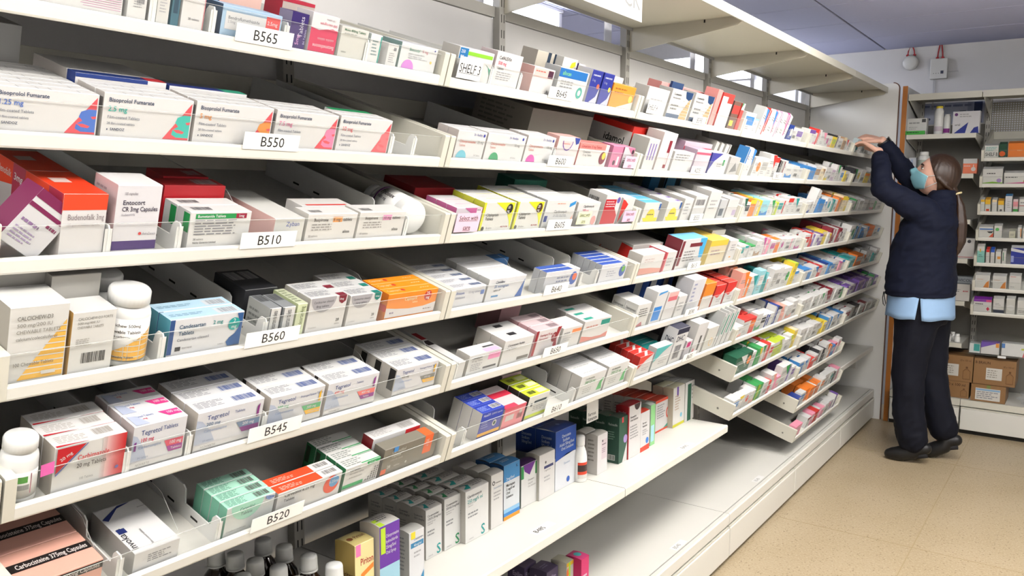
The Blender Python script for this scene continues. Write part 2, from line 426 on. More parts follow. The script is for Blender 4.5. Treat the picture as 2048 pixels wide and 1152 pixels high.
def shelf_card(t, yc, text, w=.125, z0=.019, z1=.0475, x=.0068, col='#fbfaf5', tc='#1c1c1c', size=.56, under=False, heavy=False):
    h = z1-z0
    o = box('shelf_label', (x, yc-w/2, z0), (x+.0006, yc+w/2, z1), mat(col, .6, .3, .01, 30, 0, 'paper'), t)
    lines = text.split('|'); n = len(lines)
    pr = Print(w, .01, h, .0003, {'F': (Vector((x+.0006, yc-w/2, z0)), Vector((0, 1, 0)), Vector((0, 0, 1)), w, h, Vector((1, 0, 0)))})
    for i, s in enumerate(lines):
        G, Fc, a, b = glyphs(s); sz = size/n*(1.15 if n > 1 else 1); tw = b*sz*h/CAPH/w; tw = min(tw, .9)
        v = (1-(i+.5)/n)-sz/2
        pr.op(('b' if heavy else 't', 'F', tc, s, .5-tw/2, v, sz, tw))
        if under: pr.op(('r', 'F', tc, .5-tw/2, v-.05, .5+tw/2, v-.03))
    pr.build('lettering', o)
    return o
TR = {}
BAYN = ['first', 'second', 'third', 'fourth', 'fifth', 'sixth']
ROWN = ['top', 'second', 'third', 'fourth', 'fifth', 'sixth', 'seventh', 'eighth', 'ninth', 'lowest']
TAGS = {(0, 0): 'B565', (0, 1): 'B550', (0, 2): 'B510', (0, 3): 'B560', (0, 4): 'B545', (0, 5): 'B520',
        (1, 0): 'B645', (1, 1): 'B600', (1, 2): 'B605', (1, 3): 'B640', (1, 4): 'B650', (1, 5): 'B610',
        (2, 0): 'B595', (2, 1): 'A205', (2, 2): 'B555', (2, 3): 'B615', (2, 4): 'B590', (2, 5): 'B635', (3, 1): 'B655'}
CARDPX = {(0, 0): 522, (0, 1): 536, (0, 2): 530, (0, 3): 538, (0, 4): 543, (0, 5): 548, (1, 0): 1116, (1, 1): 1114, (1, 2): 1112, (1, 3): 1106, (1, 4): 1104, (1, 5): 1106,
          (2, 0): 1393, (2, 1): 1389, (2, 2): 1387, (2, 3): 1382, (2, 4): 1377, (2, 5): 1373, (3, 1): 1550}
def TY0(b): return b*BAY+.002-(.018 if b == 0 else 0)
def shelf_name(b, r):
    return ('shelf ' + TAGS[(b, r)]) if (b, r) in TAGS else f'the {BAYN[b]}-bay {ROWN[r]} shelf'
for b in bays:
    rows = {3: 8, 4: 10, 5: 7}.get(b, 6)
    for r in range(rows):
        if b == -1 and r < 3: continue
        y0 = TY0(b); mtx = tray_matrix((0, y0, Z_ROW[r]))
        lab = (f'sloping white shelf tray tagged {TAGS[(b, r)]} with a clear acrylic front' if (b, r) in TAGS else
               f'sloping white shelf tray with clear front, {ROWN[r]} of the {BAYN[b]} bay' if b >= 0 else f'sloping white shelf tray before the {TAGS[(0, r)]} shelf, {ROWN[r]} of its bay')
        t = make_tray(mtx, (b+1)*BAY-.002-y0-(.018 if b == -1 else 0), lab, group='sloping shelf trays'); TR[(b, r)] = (t, mtx)
        if (b, r) in TAGS:
            y = y_on(CARDPX[(b, r)], .006, Z_ROW[r]+.035)-y0
            shelf_card(t, y, TAGS[(b, r)], w=.115 if b == 0 else .118 if b == 1 else .11, size=.6)
def extra_card(b, r, px, text, w, z0=.024, z1=.066, **k):
    t, m = TR[(b, r)]
    return shelf_card(t, y_on(px, .006, Z_ROW[r]+.04)-TY0(b), text, w, z0, z1, **k)

# overhead flat shelves
for n in range(2, 6):
    y0 = n*BAY
    o = empty('overhead_shelf', ['empty cream overhead shelf behind the hanging paper sign', 'empty cream overhead shelf next after the one with the paper sign', 'empty cream overhead shelf last but one before the end panel', 'empty cream overhead shelf touching the white end panel'][n-2], 'shelf', Matrix.Translation((0, y0, 2.185)), 'overhead shelves')
    box('shelf_board', (-.475, .002, .012), (-.004, BAY-.002, .022), mat('#e2dcc8', .4, .5, .03, 4, 0, 'cream_metal'), o)
    box('front_lip', (-.004, .002, -.012), (.004, BAY-.002, .024), CREAM, o, .002)
    box('back_lip', (-.478, .002, .0), (-.472, BAY-.002, .03), GREYM, o)
    for yy in ((.006, BAY-.010) if n == 5 else (.006,)):
        bk = prism('bracket', [(-.488, -.085), (-.02, -.022), (-.006, -.010), (-.006, .0115), (-.488, .0115)], 1, yy, yy+.004, mat('#d8d1bd', .4, .5, .02, 6, 0, 'cream_metal'), o)
        box('hook', (-.16, yy-.002, .0), (-.154, yy+.006, .0118), DARK, bk)
sg = empty('paper_sign', 'white paper sign hanging from the front of an overhead shelf', 'sign', Matrix.Translation((.0055, 0, 0)))
s1 = at(1283, 45, 0, .0055)
box('sheet', (0, s1.y-.42, s1.z), (.0008, s1.y, 2.205), PAPER, sg)
pr = Print(.42, .1, .2, .0003, {'F': (Vector((.0009, s1.y-.42, s1.z)), Vector((0, 1, 0)), Vector((0, 0, 1)), .42, .2, Vector((1, 0, 0)))})
pr.op(('t', 'F', '#8a8a86', 'CK', .72, .16, .28)); pr.build('lettering', sg)

# base plinth: deck, groove and drawer in every bay
for n in bays:
    o = empty('base_unit', f'white base unit with long drawer front under the {BAYN[n] if n >= 0 else "nearest"} bay of shelving', 'drawer unit', Matrix.Translation((0, n*BAY, 0)), 'base units')
    box('deck', (-.486, .0015, .185), (-.0005, BAY-.0015, .205), WHITE, o); box('gap_shade', (-.0004, .0015, .185), (.0038, BAY-.0015, .2005 if n < 2 else .197), DARK, o)  # dark strip set in for the shade between deck and lip
    prism('deck_lip', [(.004, .158), (.022, .158), (.024, .162), (.024, .200), (.020, .205), (.004, .205)], 1, .0015, BAY-.0015, WHITE, o)
    box('groove', (-.49, .004, .146), (.008, BAY-.004, .158), mat('#9d998c', .5), o)
    dr = box('drawer_front', (0, .003, .022), (.030, BAY-.003, .144), WHITE, o, .004)
    box('pull_edge', (.006, .004, .144), (.026, BAY-.004, .150), CREAM, dr)
    box('kick_board', (-.46, .001, 0), (.004, BAY-.001, .021), mat('#4a4640', .6), o)
    box('carcass', (-.486, .003, .022), (-.001, BAY-.003, .14), CREAM, o)
# flat shelves
def flat_shelf(y0, y1, z, lab, cardpx=None, text=None, nm='flat_shelf'):
    o = empty(nm, lab, 'shelf', Matrix.Translation((0, 0, z)), 'flat shelves')
    box('shelf_board', (-.49, y0+.002, -.012), (-.004, y1-.002, 0), WHITE, o)
    prism('front_lip', [(-.004, -.03), (.001, -.03), (.003, -.027), (.003, -.004), (0, 0), (-.004, 0)], 1, y0+.002, y1-.002, WHITE, o)
    return o
FS = [flat_shelf(n*BAY, (n+1)*BAY, .576, ['long white flat shelf beneath shelf B520 holding syrup bottles', 'long white flat shelf beneath shelf B610 holding blue topped boxes', 'long white flat shelf beneath shelf B635 holding red topped boxes'][n]) for n in range(3)]
flat_shelf(-BAY, 0, .576, 'long white flat shelf before the syrup bottles')
flat_shelf(5*BAY, 6*BAY, .50, 'white flat shelf holding an orange and white carton by the end panel')
def flat_card(px, py, z, text, par, dims=(.10, .03), col='#30302c'):
    p = at(px, py, 2, z); w, h = dims
    o = newmesh('shelf_label', [(p.x-h/2, p.y-w/2, z+.0004), (p.x+h/2, p.y-w/2, z+.0004), (p.x+h/2, p.y+w/2, z+.0004), (p.x-h/2, p.y+w/2, z+.0004)], [(0, 1, 2, 3)], PAPER)
    o.parent = par; o.matrix_parent_inverse = par.matrix_world.inverted() if False else Matrix.Translation(-par.matrix_world.translation)
    pr = Print(w, .01, h, .0003, {'F': (Vector((p.x+h/2, p.y-w/2, z+.0006)), Vector((0, 1, 0)), Vector((-1, 0, 0)), w, h, Vector((0, 0, 1)))})
    pr.op(('t', 'F', col, text, .1, .22, .55, .8)); pr.build('lettering', o)
bpy.context.view_layer.update()
flat_card(1085, 1056, .576, 'B485', FS[1]); flat_card(1372, 892, .576, 'B490', FS[2], col='#77756c')
flat_card(1357, 1090, .205, 'B540', bpy.data.objects['base_unit.003'], col='#8c8a80'); flat_card(1516, 958, .205, 'B540', bpy.data.objects['base_unit.004'], col='#a09e94')
# ------------------------------------------------------------------ cartons on the near shelves
def b_end(b): return (b+1)*BAY-.002
class Tray:
    """fills one tray with cartons; pxl, pxr: measured front edges, hp: visible front height in image pixels"""
    def __init__(s, b, r):
        s.b, s.r = b, r; s.t, s.m = TR[(b, r)]; s.z = Z_ROW[r]; s.where = shelf_name(b, r); s.y0 = TY0(b); s.prev = .016; s.n = 0
    def y(s, px): return y_on(px, 0, s.z+.03)-s.y0
    def B(s, pxl, pxr, hp, d, cols, desc, ops=(), n=1, back=.0, bulge=0.0, x=-.0065, short=None, yaw=0.0, lim=None, name='medicine_carton', lift=0.0, behind=True, lean=0):
        ya, yb = s.y(pxl)+.0012, s.y(pxr)-.0012
        lim = lim or (b_end(s.b)-s.y0-.016)
        if behind: ya = max(ya, s.prev+.0008); yb = min(yb, lim)
        if behind: s.prev = yb
        w = max(yb-ya, .008)
        P = s.m @ Vector((0, ya, .03)); h = hp/vscale(P, s.m.to_3x3() @ Vector((0, 0, 1)))+(.0125 if not lift else 0)
        h = min(h, .15)
        o = carton(w, d, h, cols, ops, name, bulge, .0125)
        s.place(o, x, ya, .0113+lift, yaw, w)
        s.n += 1
        if lean: o.matrix_world = o.matrix_world @ Matrix.Translation((0, w, 0)) @ Matrix.Rotation(math.radians(-lean), 4, 'X') @ Matrix.Translation((0, -w, 0))
        tag(o, f'{desc} on {s.where}', 'box', f'cartons on {s.where}')
        sh = short or desc
        for k in range(1, n):
            c = copy_thing(o); s.place(c, x-(d+.0012)*k-back*k, ya+random.uniform(-.0008, .0008), .0113+lift, 0, w)
            c['label'] = f'{sh}, {ORD[k]} back on {s.where}'
        return o
    def place(s, o, x, y, z, yaw=0.0, w=0):
        o.matrix_world = s.m @ Matrix.Translation((x, y, z)) @ Matrix.Rotation(yaw, 4, 'Z')
    def extra(s, pxl, pxr, x, w0, h, d, cols, desc, ops=(), col=False):
        """a carton lying farther back in the tray: y from the measured front line, w0: base height above the tray"""
        P = s.m.to_3x3() @ Vector((x, 0, h*.8))
        ya, yb = (s.y(pxl), s.y(pxr)) if col else (max(.0165, y_on(pxl, P.x, s.z+P.z)-s.y0), min(b_end(s.b)-s.y0-.0165, y_on(pxr, P.x, s.z+P.z)-s.y0))
        o = carton(yb-ya, d, h, cols, ops); s.place(o, x, ya, .0113+w0)
        return tag(o, f'{desc} on {s.where}', 'box', f'cartons on {s.where}')
    def D(s, px, kind='w'):
        y = s.y(px); s.prev = max(s.prev, y+.0055 if kind == 'w' else y+.0015); return divider(s.t, y, kind)
GT, BK, WH = '#8f8f8d', '#26262a', '#f5f4f0'
W3 = ('#f4f3ef',)*3
def bars(u0=.08, v0=.3, u1=.8, v1=.8, face='T', c='#9aa0a8'): return ('l', face, c, u0, v0, u1, v1, 5)

# B565 (top shelf, nearest bay)
T = Tray(0, 0)
T.B(-70, 243, 150, .06, W3, 'large white carton with fine pink stripes', [('r', 'F', '#d9a9c4', .62+.02*(4-k), .05+.035*k, .99, .06+.035*k) for k in range(6)])
T.B(250, 290, 100, .05, W3, 'narrow white carton beside the pink striped one', [('l', 'F', '#a9a9ad', .3, .2, .8, .5, 6), ('k', 'F', '#8a8a8e', .45, .3, .85, .42)])
T.D(300)
T.B(308, 335, 95, .06, ('#efeee8', '#efeee8', '#cfd0c4'), 'narrow white carton before the teal one', [('l', 'F', '#b4b4b8', .2, .2, .8, .7, 8)])
T.B(337, 355, 95, .06, ('#3f6b7b',)*3, 'narrow dark teal carton', [('r', 'F', '#27495c', .2, .25, .8, .9)])
T.B(357, 404, 100, .06, ('#f3f1ee', '#f3f1ee', '#f3f1ee'), 'white carton with thin red edge', [('t', 'F', '#77777b', '28 tablets', .3, .16, .05, .5), ('r', 'F', '#d97b80', .97, 0, 1, 1), ('r', 'F', '#c9d5e4', 0, .84, .95, .9)])
T.D(420)
T.B(436, 556, 60, .05, ('#a9c6de', '#a9c6de', '#39506a'), 'white and pale blue carton with red strength patch', [('r', 'F', '#f2f1f0', .06, .2, .94, .8), ('t', 'F', '#4a4e58', 'Bendroflumethiazide', .1, .55, .11, .8), ('t', 'F', '#9a9aa0', '2.5mg', .1, .42, .09), ('p', 'F', '#e85a5a', [(.73, .45), (.97, .28), (.97, .88), (.73, .88)]), ('b', 'F', '#f8e9e6', '2.5mg', .75, .6, .13, .2)])
T.D(566)
T.B(572, 607, 70, .035, ('#46326f', '#2f1a66', '#8a86a0'), 'dark purple capped upright carton', [('r', 'F', '#2f1a66', 0, .72, 1, 1), ('t', 'F', '#e6a6dd', '5mg', .6, .08, .12, .9, 90), ('t', 'F', '#e9e4f4', 'Tablets', .75, .3, .14, .9, 90), ('t', 'F', '#cfc8e6', '84 Tablets', .97, .12, .07, .9, 90)])
def flip(tx, u, v, sz, c): return ('t', 'F', c, tx, u, v, sz, .8, 180)
T.B(612, 667, 76, .045, ('#f6f2f2',)*3, 'white carton with red wave and upside down print', [('p', 'F', '#d43f60', [(0, 0), (1, 0), (1, .62), (.8, .66), (.55, .62), (.3, .57), (0, .62)]), flip('Betamethasone', .95, .2, .1, '#f7e6ea'), flip('500 microgram', .95, .78, .07, '#d43f60'), flip('soluble tablets', .9, .38, .07, '#f0c0cc'), flip('100 tablets', .85, .9, .05, '#a08a90')])
T.B(672, 727, 60, .06, ('#e9e7de',)*3, 'cream carton with small green print', [('b', 'F', '#4f7a5a', 'Moko 400mg Tablets', .1, .86, .08, .8), ('l', 'F', '#99998f', 0.12, 0.728, 0.62, 0.806, 1), ('t', 'F', '#7f857c', 'tablets', .1, .14, .06)])
T.D(727)
T.B(731, 755, 55, .05, ('#f6f6f4', '#f6f6f4', '#d8e6e2'), 'narrow white carton edged in teal', [('r', 'F', '#2f9c8d', .88, 0, .98, .95), ('l', 'F', '#8aa0a0', .2, .2, .75, .8, 5)])
T.B(768, 790, 42, .05, W3, 'small white carton standing on end', [('l', 'F', '#a9a9a9', .2, .1, .8, .6, 5), ('r', 'F', '#7d7f84', .55, .7, .8, .85)])
T.B(793, 866, 50, .06, ('#f2f3f3', '#f2f3f3', '#7d9a96'), 'white carton with violet dome and yellow dot', [('c', 'F', '#cf7fd0', .25, .0, .36, 0, 180), ('t', 'F', '#3f9a7d', 'Bisacodyl', .22, .72, .12), ('t', 'F', '#d06a78', '5 mg', .58, .73, .12), ('t', 'F', '#8f9398', 'Gastro-resistant tablets', .22, .58, .07, .6), ('l', 'F', '#b0b2b8', .22, .4, .75, .54, 2), ('c', 'F', '#f0c766', .86, .4, .06), ('c', 'F', '#3a3f96', .92, .9, .035)])
T.extra(440, 522, -.085, .0, .095, .05, ('#e5bfb2', '#e5bfb2', '#2a2225'), 'pinkish carton behind the pale blue one', [('b', 'F', '#3c3034', 'Betahistine', .62, .84, .08)])
T.extra(562, 625, -.085, .0, .088, .05, ('#d9c9c0', '#b8233d', '#b8233d'), 'pinkish carton with dark red top behind the purple one', [('r', 'F', '#b8233d', 0, .93, 1, 1)])

# B550
T = Tray(0, 1)
def biso(mg, c):
    S = [(.80, .40), (.90, .47), (1, .50), (1, .44), (.93, .38), (.97, .30), (1, .29), (1, .05), (.86, .05), (.80, .1), (.83, .17), (.92, .19), (.9, .26), (.82, .3)]
    S2 = [(.78, .08), (.84, .04), (.985, .04), (.985, .24), (.95, .21), (.9, .2), (.87, .25), (.91, .30), (.985, .33), (.985, .57), (.9, .57), (.83, .52), (.81, .42), (.84, .34), (.82, .27), (.86, .22)]
    return [('p', 'F', '#e9565e', [(.68, .0), (.985, .0), (.985, .93)]), ('p', 'F', c, [(.78, .12), (.84, .05), (.985, .05), (.985, .62), (.9, .62), (.83, .55), (.81, .42), (.85, .33), (.79, .24)]), ('p', 'F', '#e9565e', [(.79, .245), (.86, .25), (.93, .2), (.91, .15), (.84, .17)]), ('p', 'F', '#e9565e', [(.93, .44), (.985, .46), (.985, .40), (.95, .38)]),
            ('b', 'F', '#31415f', 'Bisoprolol Fumarate', .05, .8, .095, .66), ('b', 'F', c, mg, .05, .58, .12, .5), ('t', 'F', '#5b6478', 'Film-coated Tablets', .05, .41, .07, .45), ('t', 'F', '#5b6478', '28 film-coated tablets', .05, .27, .055, .38), ('b', 'F', '#31415f', 'SANDOZ', .09, .13, .06, .2), ('r', 'F', '#31415f', .055, .13, .065, .17),
            ('k', 'L', '#6a6a6c', .4, .68, .9, .9)]+[('r', 'T', '#55555a', u, .0, u+.006, .45) for u in (.22, .4, .52, .8)]
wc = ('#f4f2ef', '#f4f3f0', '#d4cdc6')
T.B(-24, 191, 88, .024, wc, 'white carton with red triangle and blue figure', biso('1.25 mg', '#4c74c8'), 7)
T.B(197, 377, 86, .024, wc, 'white carton with red triangle and teal figure', biso('2.5 mg', '#3fbfae'), 3)
T.B(381, 536, 80, .024, wc, 'white carton with red triangle and orange figure', biso('5 mg', '#f19a4a'), 3)
T.B(541, 665, 72, .024, wc, 'white carton with red triangle and pink figure', biso('7.5 mg', '#e584a8'), 3)
T.B(668, 772, 68, .024, wc, 'white carton with all red triangle', biso('10 mg', '#ec6a72'), 2)
T.D(777); T.D(822)
T.extra(195, 375, -.0835, 0, .083, .024, ('#f2f0ee', '#22397c', '#22397c'), 'white carton with blue and red top behind the teal figured ones', [('r', 'T', '#c8323c', .78, 0, 1, 1), ('r', 'F', '#22397c', 0, .93, .78, 1)], col=True)
T.extra(382, 535, -.0835, 0, .08, .024, ('#f2f0ee', '#2c3a80', '#22397c'), 'white carton with blue and green top behind the orange figured ones', [('r', 'T', '#3fa98a', .7, 0, 1, 1)], col=True)
T.extra(195, 372, -.11, 0, .083, .10, wc, 'plain white carton at the rear behind the teal figured ones', [('r', 'T', '#555', u, 0, u+.006, .1) for u in (.2, .4, .6)], col=True)
T.extra(384, 520, -.11, 0, .075, .05, ('#8d9192',)*3, 'grey carton at the rear behind the orange figured ones', col=True)
T.extra(690, 770, -.06, 0, .0755, .024, ('#f2f0ee', '#23915c', '#ddd'), 'white carton with green top edge behind the all red one', [], col=True)
T.extra(-40, 40, -.21, 0, .12, .1, ('#b9b9b6', '#b9b9b6', '#b01c26'), 'grey carton with dark red end deep')

# B510
T = Tray(0, 2)
o = carton(.06, .045, .085, ('#e9e7ea', '#7b2250', '#7b2250'), [('r', 'F', '#7b2250', 0, .84, 1, 1), ('r', 'F', '#7b2250', 0, .68, 1, .75), ('l', 'F', '#7b2250', 0.66, 0.48, 0.97, 0.61, 1), ('l', 'F', '#8c6f96', 0.1, 0.382, 0.6, 0.499, 1), ('l', 'F', '#a493b4', .1, .1, .7, .34, 4)])
o.matrix_world = T.m @ Matrix.Translation((-.008, .030, .0118)) @ Matrix.Rotation(math.radians(-38), 4, 'X') @ Matrix.Translation((0, -.034, 0.022))
tag(o, f'white carton with plum bands leaning over sideways on {T.where}', 'box', f'cartons on {T.where}')
T.prev = .05
o = T.B(113, 204, 118, .105, ('#f2f0ee', '#e8401f', '#e9dfdc'), 'tall white carton with bright red top', [('r', 'F', '#f04a28', 0, .73, 1, 1), ('t', 'F', '#8c7f84', 'Budenofalk', .12, .56, .1, .62), ('t', 'F', '#8c7f84', '3mg', .77, .56, .1, .18), ('t', 'F', '#aaa0a4', '100 gastro-resistant capsules', .12, .46, .045, .75), ('p', 'L', '#ea4524', [(0, .55), (1, .73), (1, 1), (0, 1)]), ('r', 'L', '#b63a52', .62, .5, .98, 1), ('b', 'L', '#f4d9d0', 'Budenofalk', .08, .76, .11, .5), ('b', 'L', '#fff', '3mg', .66, .76, .11, .3), ('r', 'T', '#f5d5cc', .2, .5, .6, .7)], 2)
T.D(210)
T.B(218, 309, 130, .062, ('#f3f1f4', '#f4f2f0', '#d9b7b7'), 'tall white carton with purple foot band', [('r', 'F', '#4b3570', 0, .0, 1, .14), ('t', 'F', '#6b6670', '100 capsules', .15, .85, .045, .3), ('b', 'F', '#40394e', 'Entocort', .14, .7, .07, .5), ('b', 'F', '#40394e', 'CR 3mg Capsules', .14, .6, .07, .8), ('t', 'F', '#9a95a0', 'budesonide', .14, .53, .04, .3), ('c', 'F', '#d84a4a', .6, .25, .025), ('t', 'F', '#8d8890', 'AstraZeneca', .66, .23, .04, .3), ('l', 'L', '#b08f92', .1, .2, .7, .9, 9)])
T.D(352)
T.B(370, 493, 68, .035, ('#f3f2ee', '#f3f2ee', '#f0efec'), 'white carton with green and maroon title band', [('r', 'F', '#27934f', .08, .8, .74, .95), ('r', 'F', '#9a2440', .74, .8, .92, .95), ('b', 'F', '#fff', 'Bumetanide Tablets', .11, .84, .08, .6), ('b', 'F', '#fff', '1mg', .78, .84, .08, .12), ('l', 'F', '#8b8b90', .08, .3, .9, .78, 6), ('t', 'F', '#555', '28 tablets', .08, .17, .06), ('b', 'F', '#444', 'Niche Generics Limited', .08, .07, .055, .4), ('k', 'T', '#6d6d70', .1, .3, .4, .7), ('r', 'L', '#27934f', .5, .5, .95, .95)], 2, short='white carton with green band')
T.extra(325, 446, -.083, 0, .088, .04, ('#b51f28', '#a81c25', '#a81c25'), 'dark red carton behind the green banded ones', [('k', 'T', '#d9cfcf', .55, .2, .9, .8)])
T.extra(322, 412, -.126, 0, .09, .05, ('#b3202a', '#9d1a23', '#9d1a23'), 'rearmost dark red carton behind the green banded ones', [('k', 'T', '#d9cfcf', .6, .2, .9, .7)])
T.D(498, 'c')
T.B(541, 602, 46, .16, ('#f3f2ea', '#f2f1ea', '#ebc0b8'), 'long white carton with a handwritten blue word', [('t', 'F', '#5a6ab0', 'Zyban', .38, .66, .2, .5), ('l', 'F', '#a5a5a5', .5, .1, .9, .25, 1)], 1)
def busp(mg, c): return [('b', 'F', '#4b3f3c', 'Buspirone', .12, .7, .12, .36), ('r', 'F', c, .5, .66, .69, .87), ('b', 'F', '#3c3432', mg, .51, .7, .12, .17), ('b', 'F', '#4b3f3c', 'tablets', .71, .7, .12, .22), ('l', 'F', '#9a9490', .1, .32, .5, .62, 3), ('t', 'F', '#77716e', '30 tablets', .06, .1, .08, .25), ('b', 'F', '#33302e', 'alissa', .74, .22, .12, .18), ('k', 'T', '#7c7a78', .1, .2, .32, .5)]
T.B(606, 706, 52, .04, ('#f3f0ea', '#f6f4ef', '#e9e5dc'), 'white carton with orange marked strength', busp('5 mg', '#f2a04c'), 1)
T.B(709, 802, 50, .045, ('#f3f0ea', '#f6f4ef', '#e9e5dc'), 'white carton with pink marked strength', busp('10 mg', '#e58bb8'), 1)
T.extra(600, 700, -.05, 0, .062, .045, ('#f3f0ea',)*3, 'white carton with thin red line behind the orange marked one', [('r', 'T', '#d8453f', .1, .05, .9, .2), ('r', 'F', '#d8453f', .1, .9, .9, .96)])
T.D(806)
bt = empty('pill_bottle', 'white pill bottle with purple ring lying on its side on shelf B510', 'bottle', T.m @ Matrix.Translation((-.030, T.y(836), .0135+.037)) @ Matrix.Rotation(math.radians(-90), 4, 'Y') @ Matrix.Rotation(math.radians(-9), 4, 'X'))
pb = lathe('bottle_body', [(0, 0), (.030, 0), (.0355, .004), (.037, .010), (.037, .105), (.034, .118), (.024, .126), (.024, .130)], PLAST, bt, 36)
lathe('paper_band', [(.0373, .03), (.0373, .104)], PAPER, bt, 36); lathe('purple_ring', [(.0375, .097), (.0375, .101)], ink('#5a1f63'), bt, 36)
lathe('cap', [(.026, .128), (.0275, .129, 9), (.0275, .150, 9), (.025, .152), (0, .152)], PLAST, bt, 40, .03)
def curved_text(parent, name, s, R, z, ang0, size, hexc, bold=True, vertical=True):
    G, Fc, a, b = glyphs(s, bold); sc = size/CAPH; V = []
    for x, y in G:
        if vertical: th, zz = ang0+y*sc/R, z-x*sc
        else: th, zz = ang0+x*sc/R, z+y*sc
        V.append((R*math.cos(th), R*math.sin(th), zz))
    return newmesh(name, V, Fc, ink(hexc), parent)
curved_text(bt, 'lettering', 'Phosex', .0379, .094, math.radians(-44), .011, '#2a2030')
curved_text(bt, 'lettering', '1000 mg', .0379, .094, math.radians(-62), .006, '#4a4050')

# B560
T = Tray(0, 3)
def calc(ttl): return [('p', 'F', '#f0bb55', [(.98, .0), (.98, .78), (.2, 0)])]+[('r', 'F', '#f4f1ea', .98-.75*(1-k/9)-.03, .07+.078*k, .98, .085+.078*k) for k in range(9)]+[('b', 'F', '#7c7a72', ttl, .12, .82, .055, .6), ('t', 'F', '#8b887d', '500 mg/200 IU', .12, .73, .05, .6), ('t', 'F', '#8b887d', 'CHEWABLE TABLETS', .12, .64, .05, .75), ('t', 'F', '#77756c', 'calcium/colecalciferol', .12, .55, .045, .7), ('t', 'F', '#77756c', '100 Chewable Tablets', .1, .2, .05, .7), ('r', 'F', '#ece8de', .6, .05, .85, .1)]
T.B(-4, 125, 148, .07, ('#efeee8', '#f3f2ec', '#a7a295'), 'big white carton with yellow striped triangle', calc('CALCICHEW-D3'))
T.B(131, 220, 118, .05, ('#f1f0ea', '#efeee9', '#dfae62'), 'white carton with bar code on its front', [('t', 'F', '#77756c', 'CALCICHEW-D3 FORTE', .12, .86, .045, .8), ('t', 'F', '#8b887d', '500 mg/400 IU', .12, .79, .04, .5), ('t', 'F', '#8b887d', 'CHEWABLE TABLETS', .12, .72, .04, .6), ('l', 'F', '#b5b2a8', .12, .42, .5, .55, 4), ('k', 'F', '#3c3c3a', .28, .12, .82, .3)])
T.extra(128, 225, -.066, 0, .135, .075, ('#d5d2ca', '#cfccc4', '#b9b6ae'), 'large greyish white carton behind the bar coded one', col=True)
T.extra(10, 128, -.085, 0, .14, .07, ('#d5d2ca', '#cbc8c0', '#b9b6ae'), 'greyish white carton behind the yellow striped one', col=True)
def big_bottle(mtx, label, R, h, lab=True, s=1.0):
    b = empty('tablet_bottle', label, 'bottle', mtx, 'white tablet bottles')
    lathe('bottle_body', [(0, 0), (R*.9, 0), (R*.98, .004), (R, .01), (R, h*.68), (R*.95, h*.74), (R*.8, h*.80), (R*.76, h*.82)], PLAST, b, 36)
    lathe('cap', [(R*.86, h*.81), (R*.9, h*.815, 9), (R*.9, h*.965, 9), (R*.85, h*.985), (R*.8, h), (0, h)], PLAST, b, 60, .025)
    return b
T.prev = T.y(308)
yb = T.y(266); R = .033
m0 = T.m @ Matrix.Translation((-.0065-R, yb, .0135))
b = big_bottle(m0, 'white tablet bottle with yellow striped paper band in front on shelf B560', R, .118)
lathe('paper_band', [(R+.0003, .010), (R+.0003, .078)], PAPER, b, 36)
def wrap_rect(parent, name, R, a0, a1, z0, z1, c, tri=False):
    n = 10; V, Fq = [], []
    for i in range(n+1):
        a = math.radians(a0+(a1-a0)*i/n); zz = z0+(z1-z0)*(i/n if tri else 1)
        V += [(R*math.cos(a), R*math.sin(a), z0), (R*math.cos(a), R*math.sin(a), zz)]
    for i in range(n): Fq.append((2*i, 2*i+2, 2*i+3, 2*i+1))
    return newmesh(name, V, Fq, ink(c), parent)
wrap_rect(b, 'print', R+.0005, -95, 45, .012, .062, '#f0b650', True)
for k in range(5): wrap_rect(b, 'print', R+.0007, -70+k*20, 45, .017+k*.009, .0185+k*.009, '#f4efe2')
for s_, z_, sz in (('Calcichew 500mg', .066, .0052), ('Chewable Tablets', .056, .0052), ('calcium carbonate', .049, .0036), ('100 Chewable Tablets', .016, .0036)):
    curved_text(b, 'lettering', s_, R+.0009, z_, math.radians(-76), sz*.92, '#4f473c', True, False)
big_bottle(T.m @ Matrix.Translation((-.0065-3.2*R, T.y(262), .0135)), 'white tablet bottle standing behind the striped one on shelf B560', R, .115)
T.D(318)
cand = [('r', 'F', '#2d4f86', .0, 0, .06, 1), ('b', 'F', '#1f4e6e', 'Candesartan', .12, .72, .11, .42), ('b', 'F', '#1f8f8b', '2 mg', .57, .73, .11, .17), ('b', 'F', '#1f4e6e', 'Tablets', .12, .53, .11, .27), ('t', 'F', '#5a6070', 'Candesartan cilexetil', .11, .36, .08, .45), ('r', 'F', '#3b3b3b', .1, .08, .17, .2), ('t', 'F', '#666', 'torrent', .19, .12, .07, .14), ('l', 'F', '#aaa', .68, .06, .78, .12, 1),
        ('p', 'F', '#2d5a94', [(.99, .0), (.82, .0), (.79, .12), (.83, .25), (.9, .36), (.94, .5), (.95, .7), (.9, .97), (.99, .97)]), ('c', 'F', '#24a09a', .87, .66, .19), ('b', 'F', '#e9f4f2', '2', .85, .69, .13, .1), ('b', 'F', '#e9f4f2', 'mg', .835, .53, .1, .08), ('r', 'T', '#e8eef2', .65, .15, .95, .75), ('k', 'T', '#8a9098', .7, .2, .92, .7), ('l', 'T', '#7fa3b8', .05, .3, .5, .6, 2)]
T.B(329, 478, 70, .032, ('#f1f2f4', '#b5d5e6', '#4a8fa0'), 'white and pale blue carton with navy swoosh', cand, 2)
T.D(523)
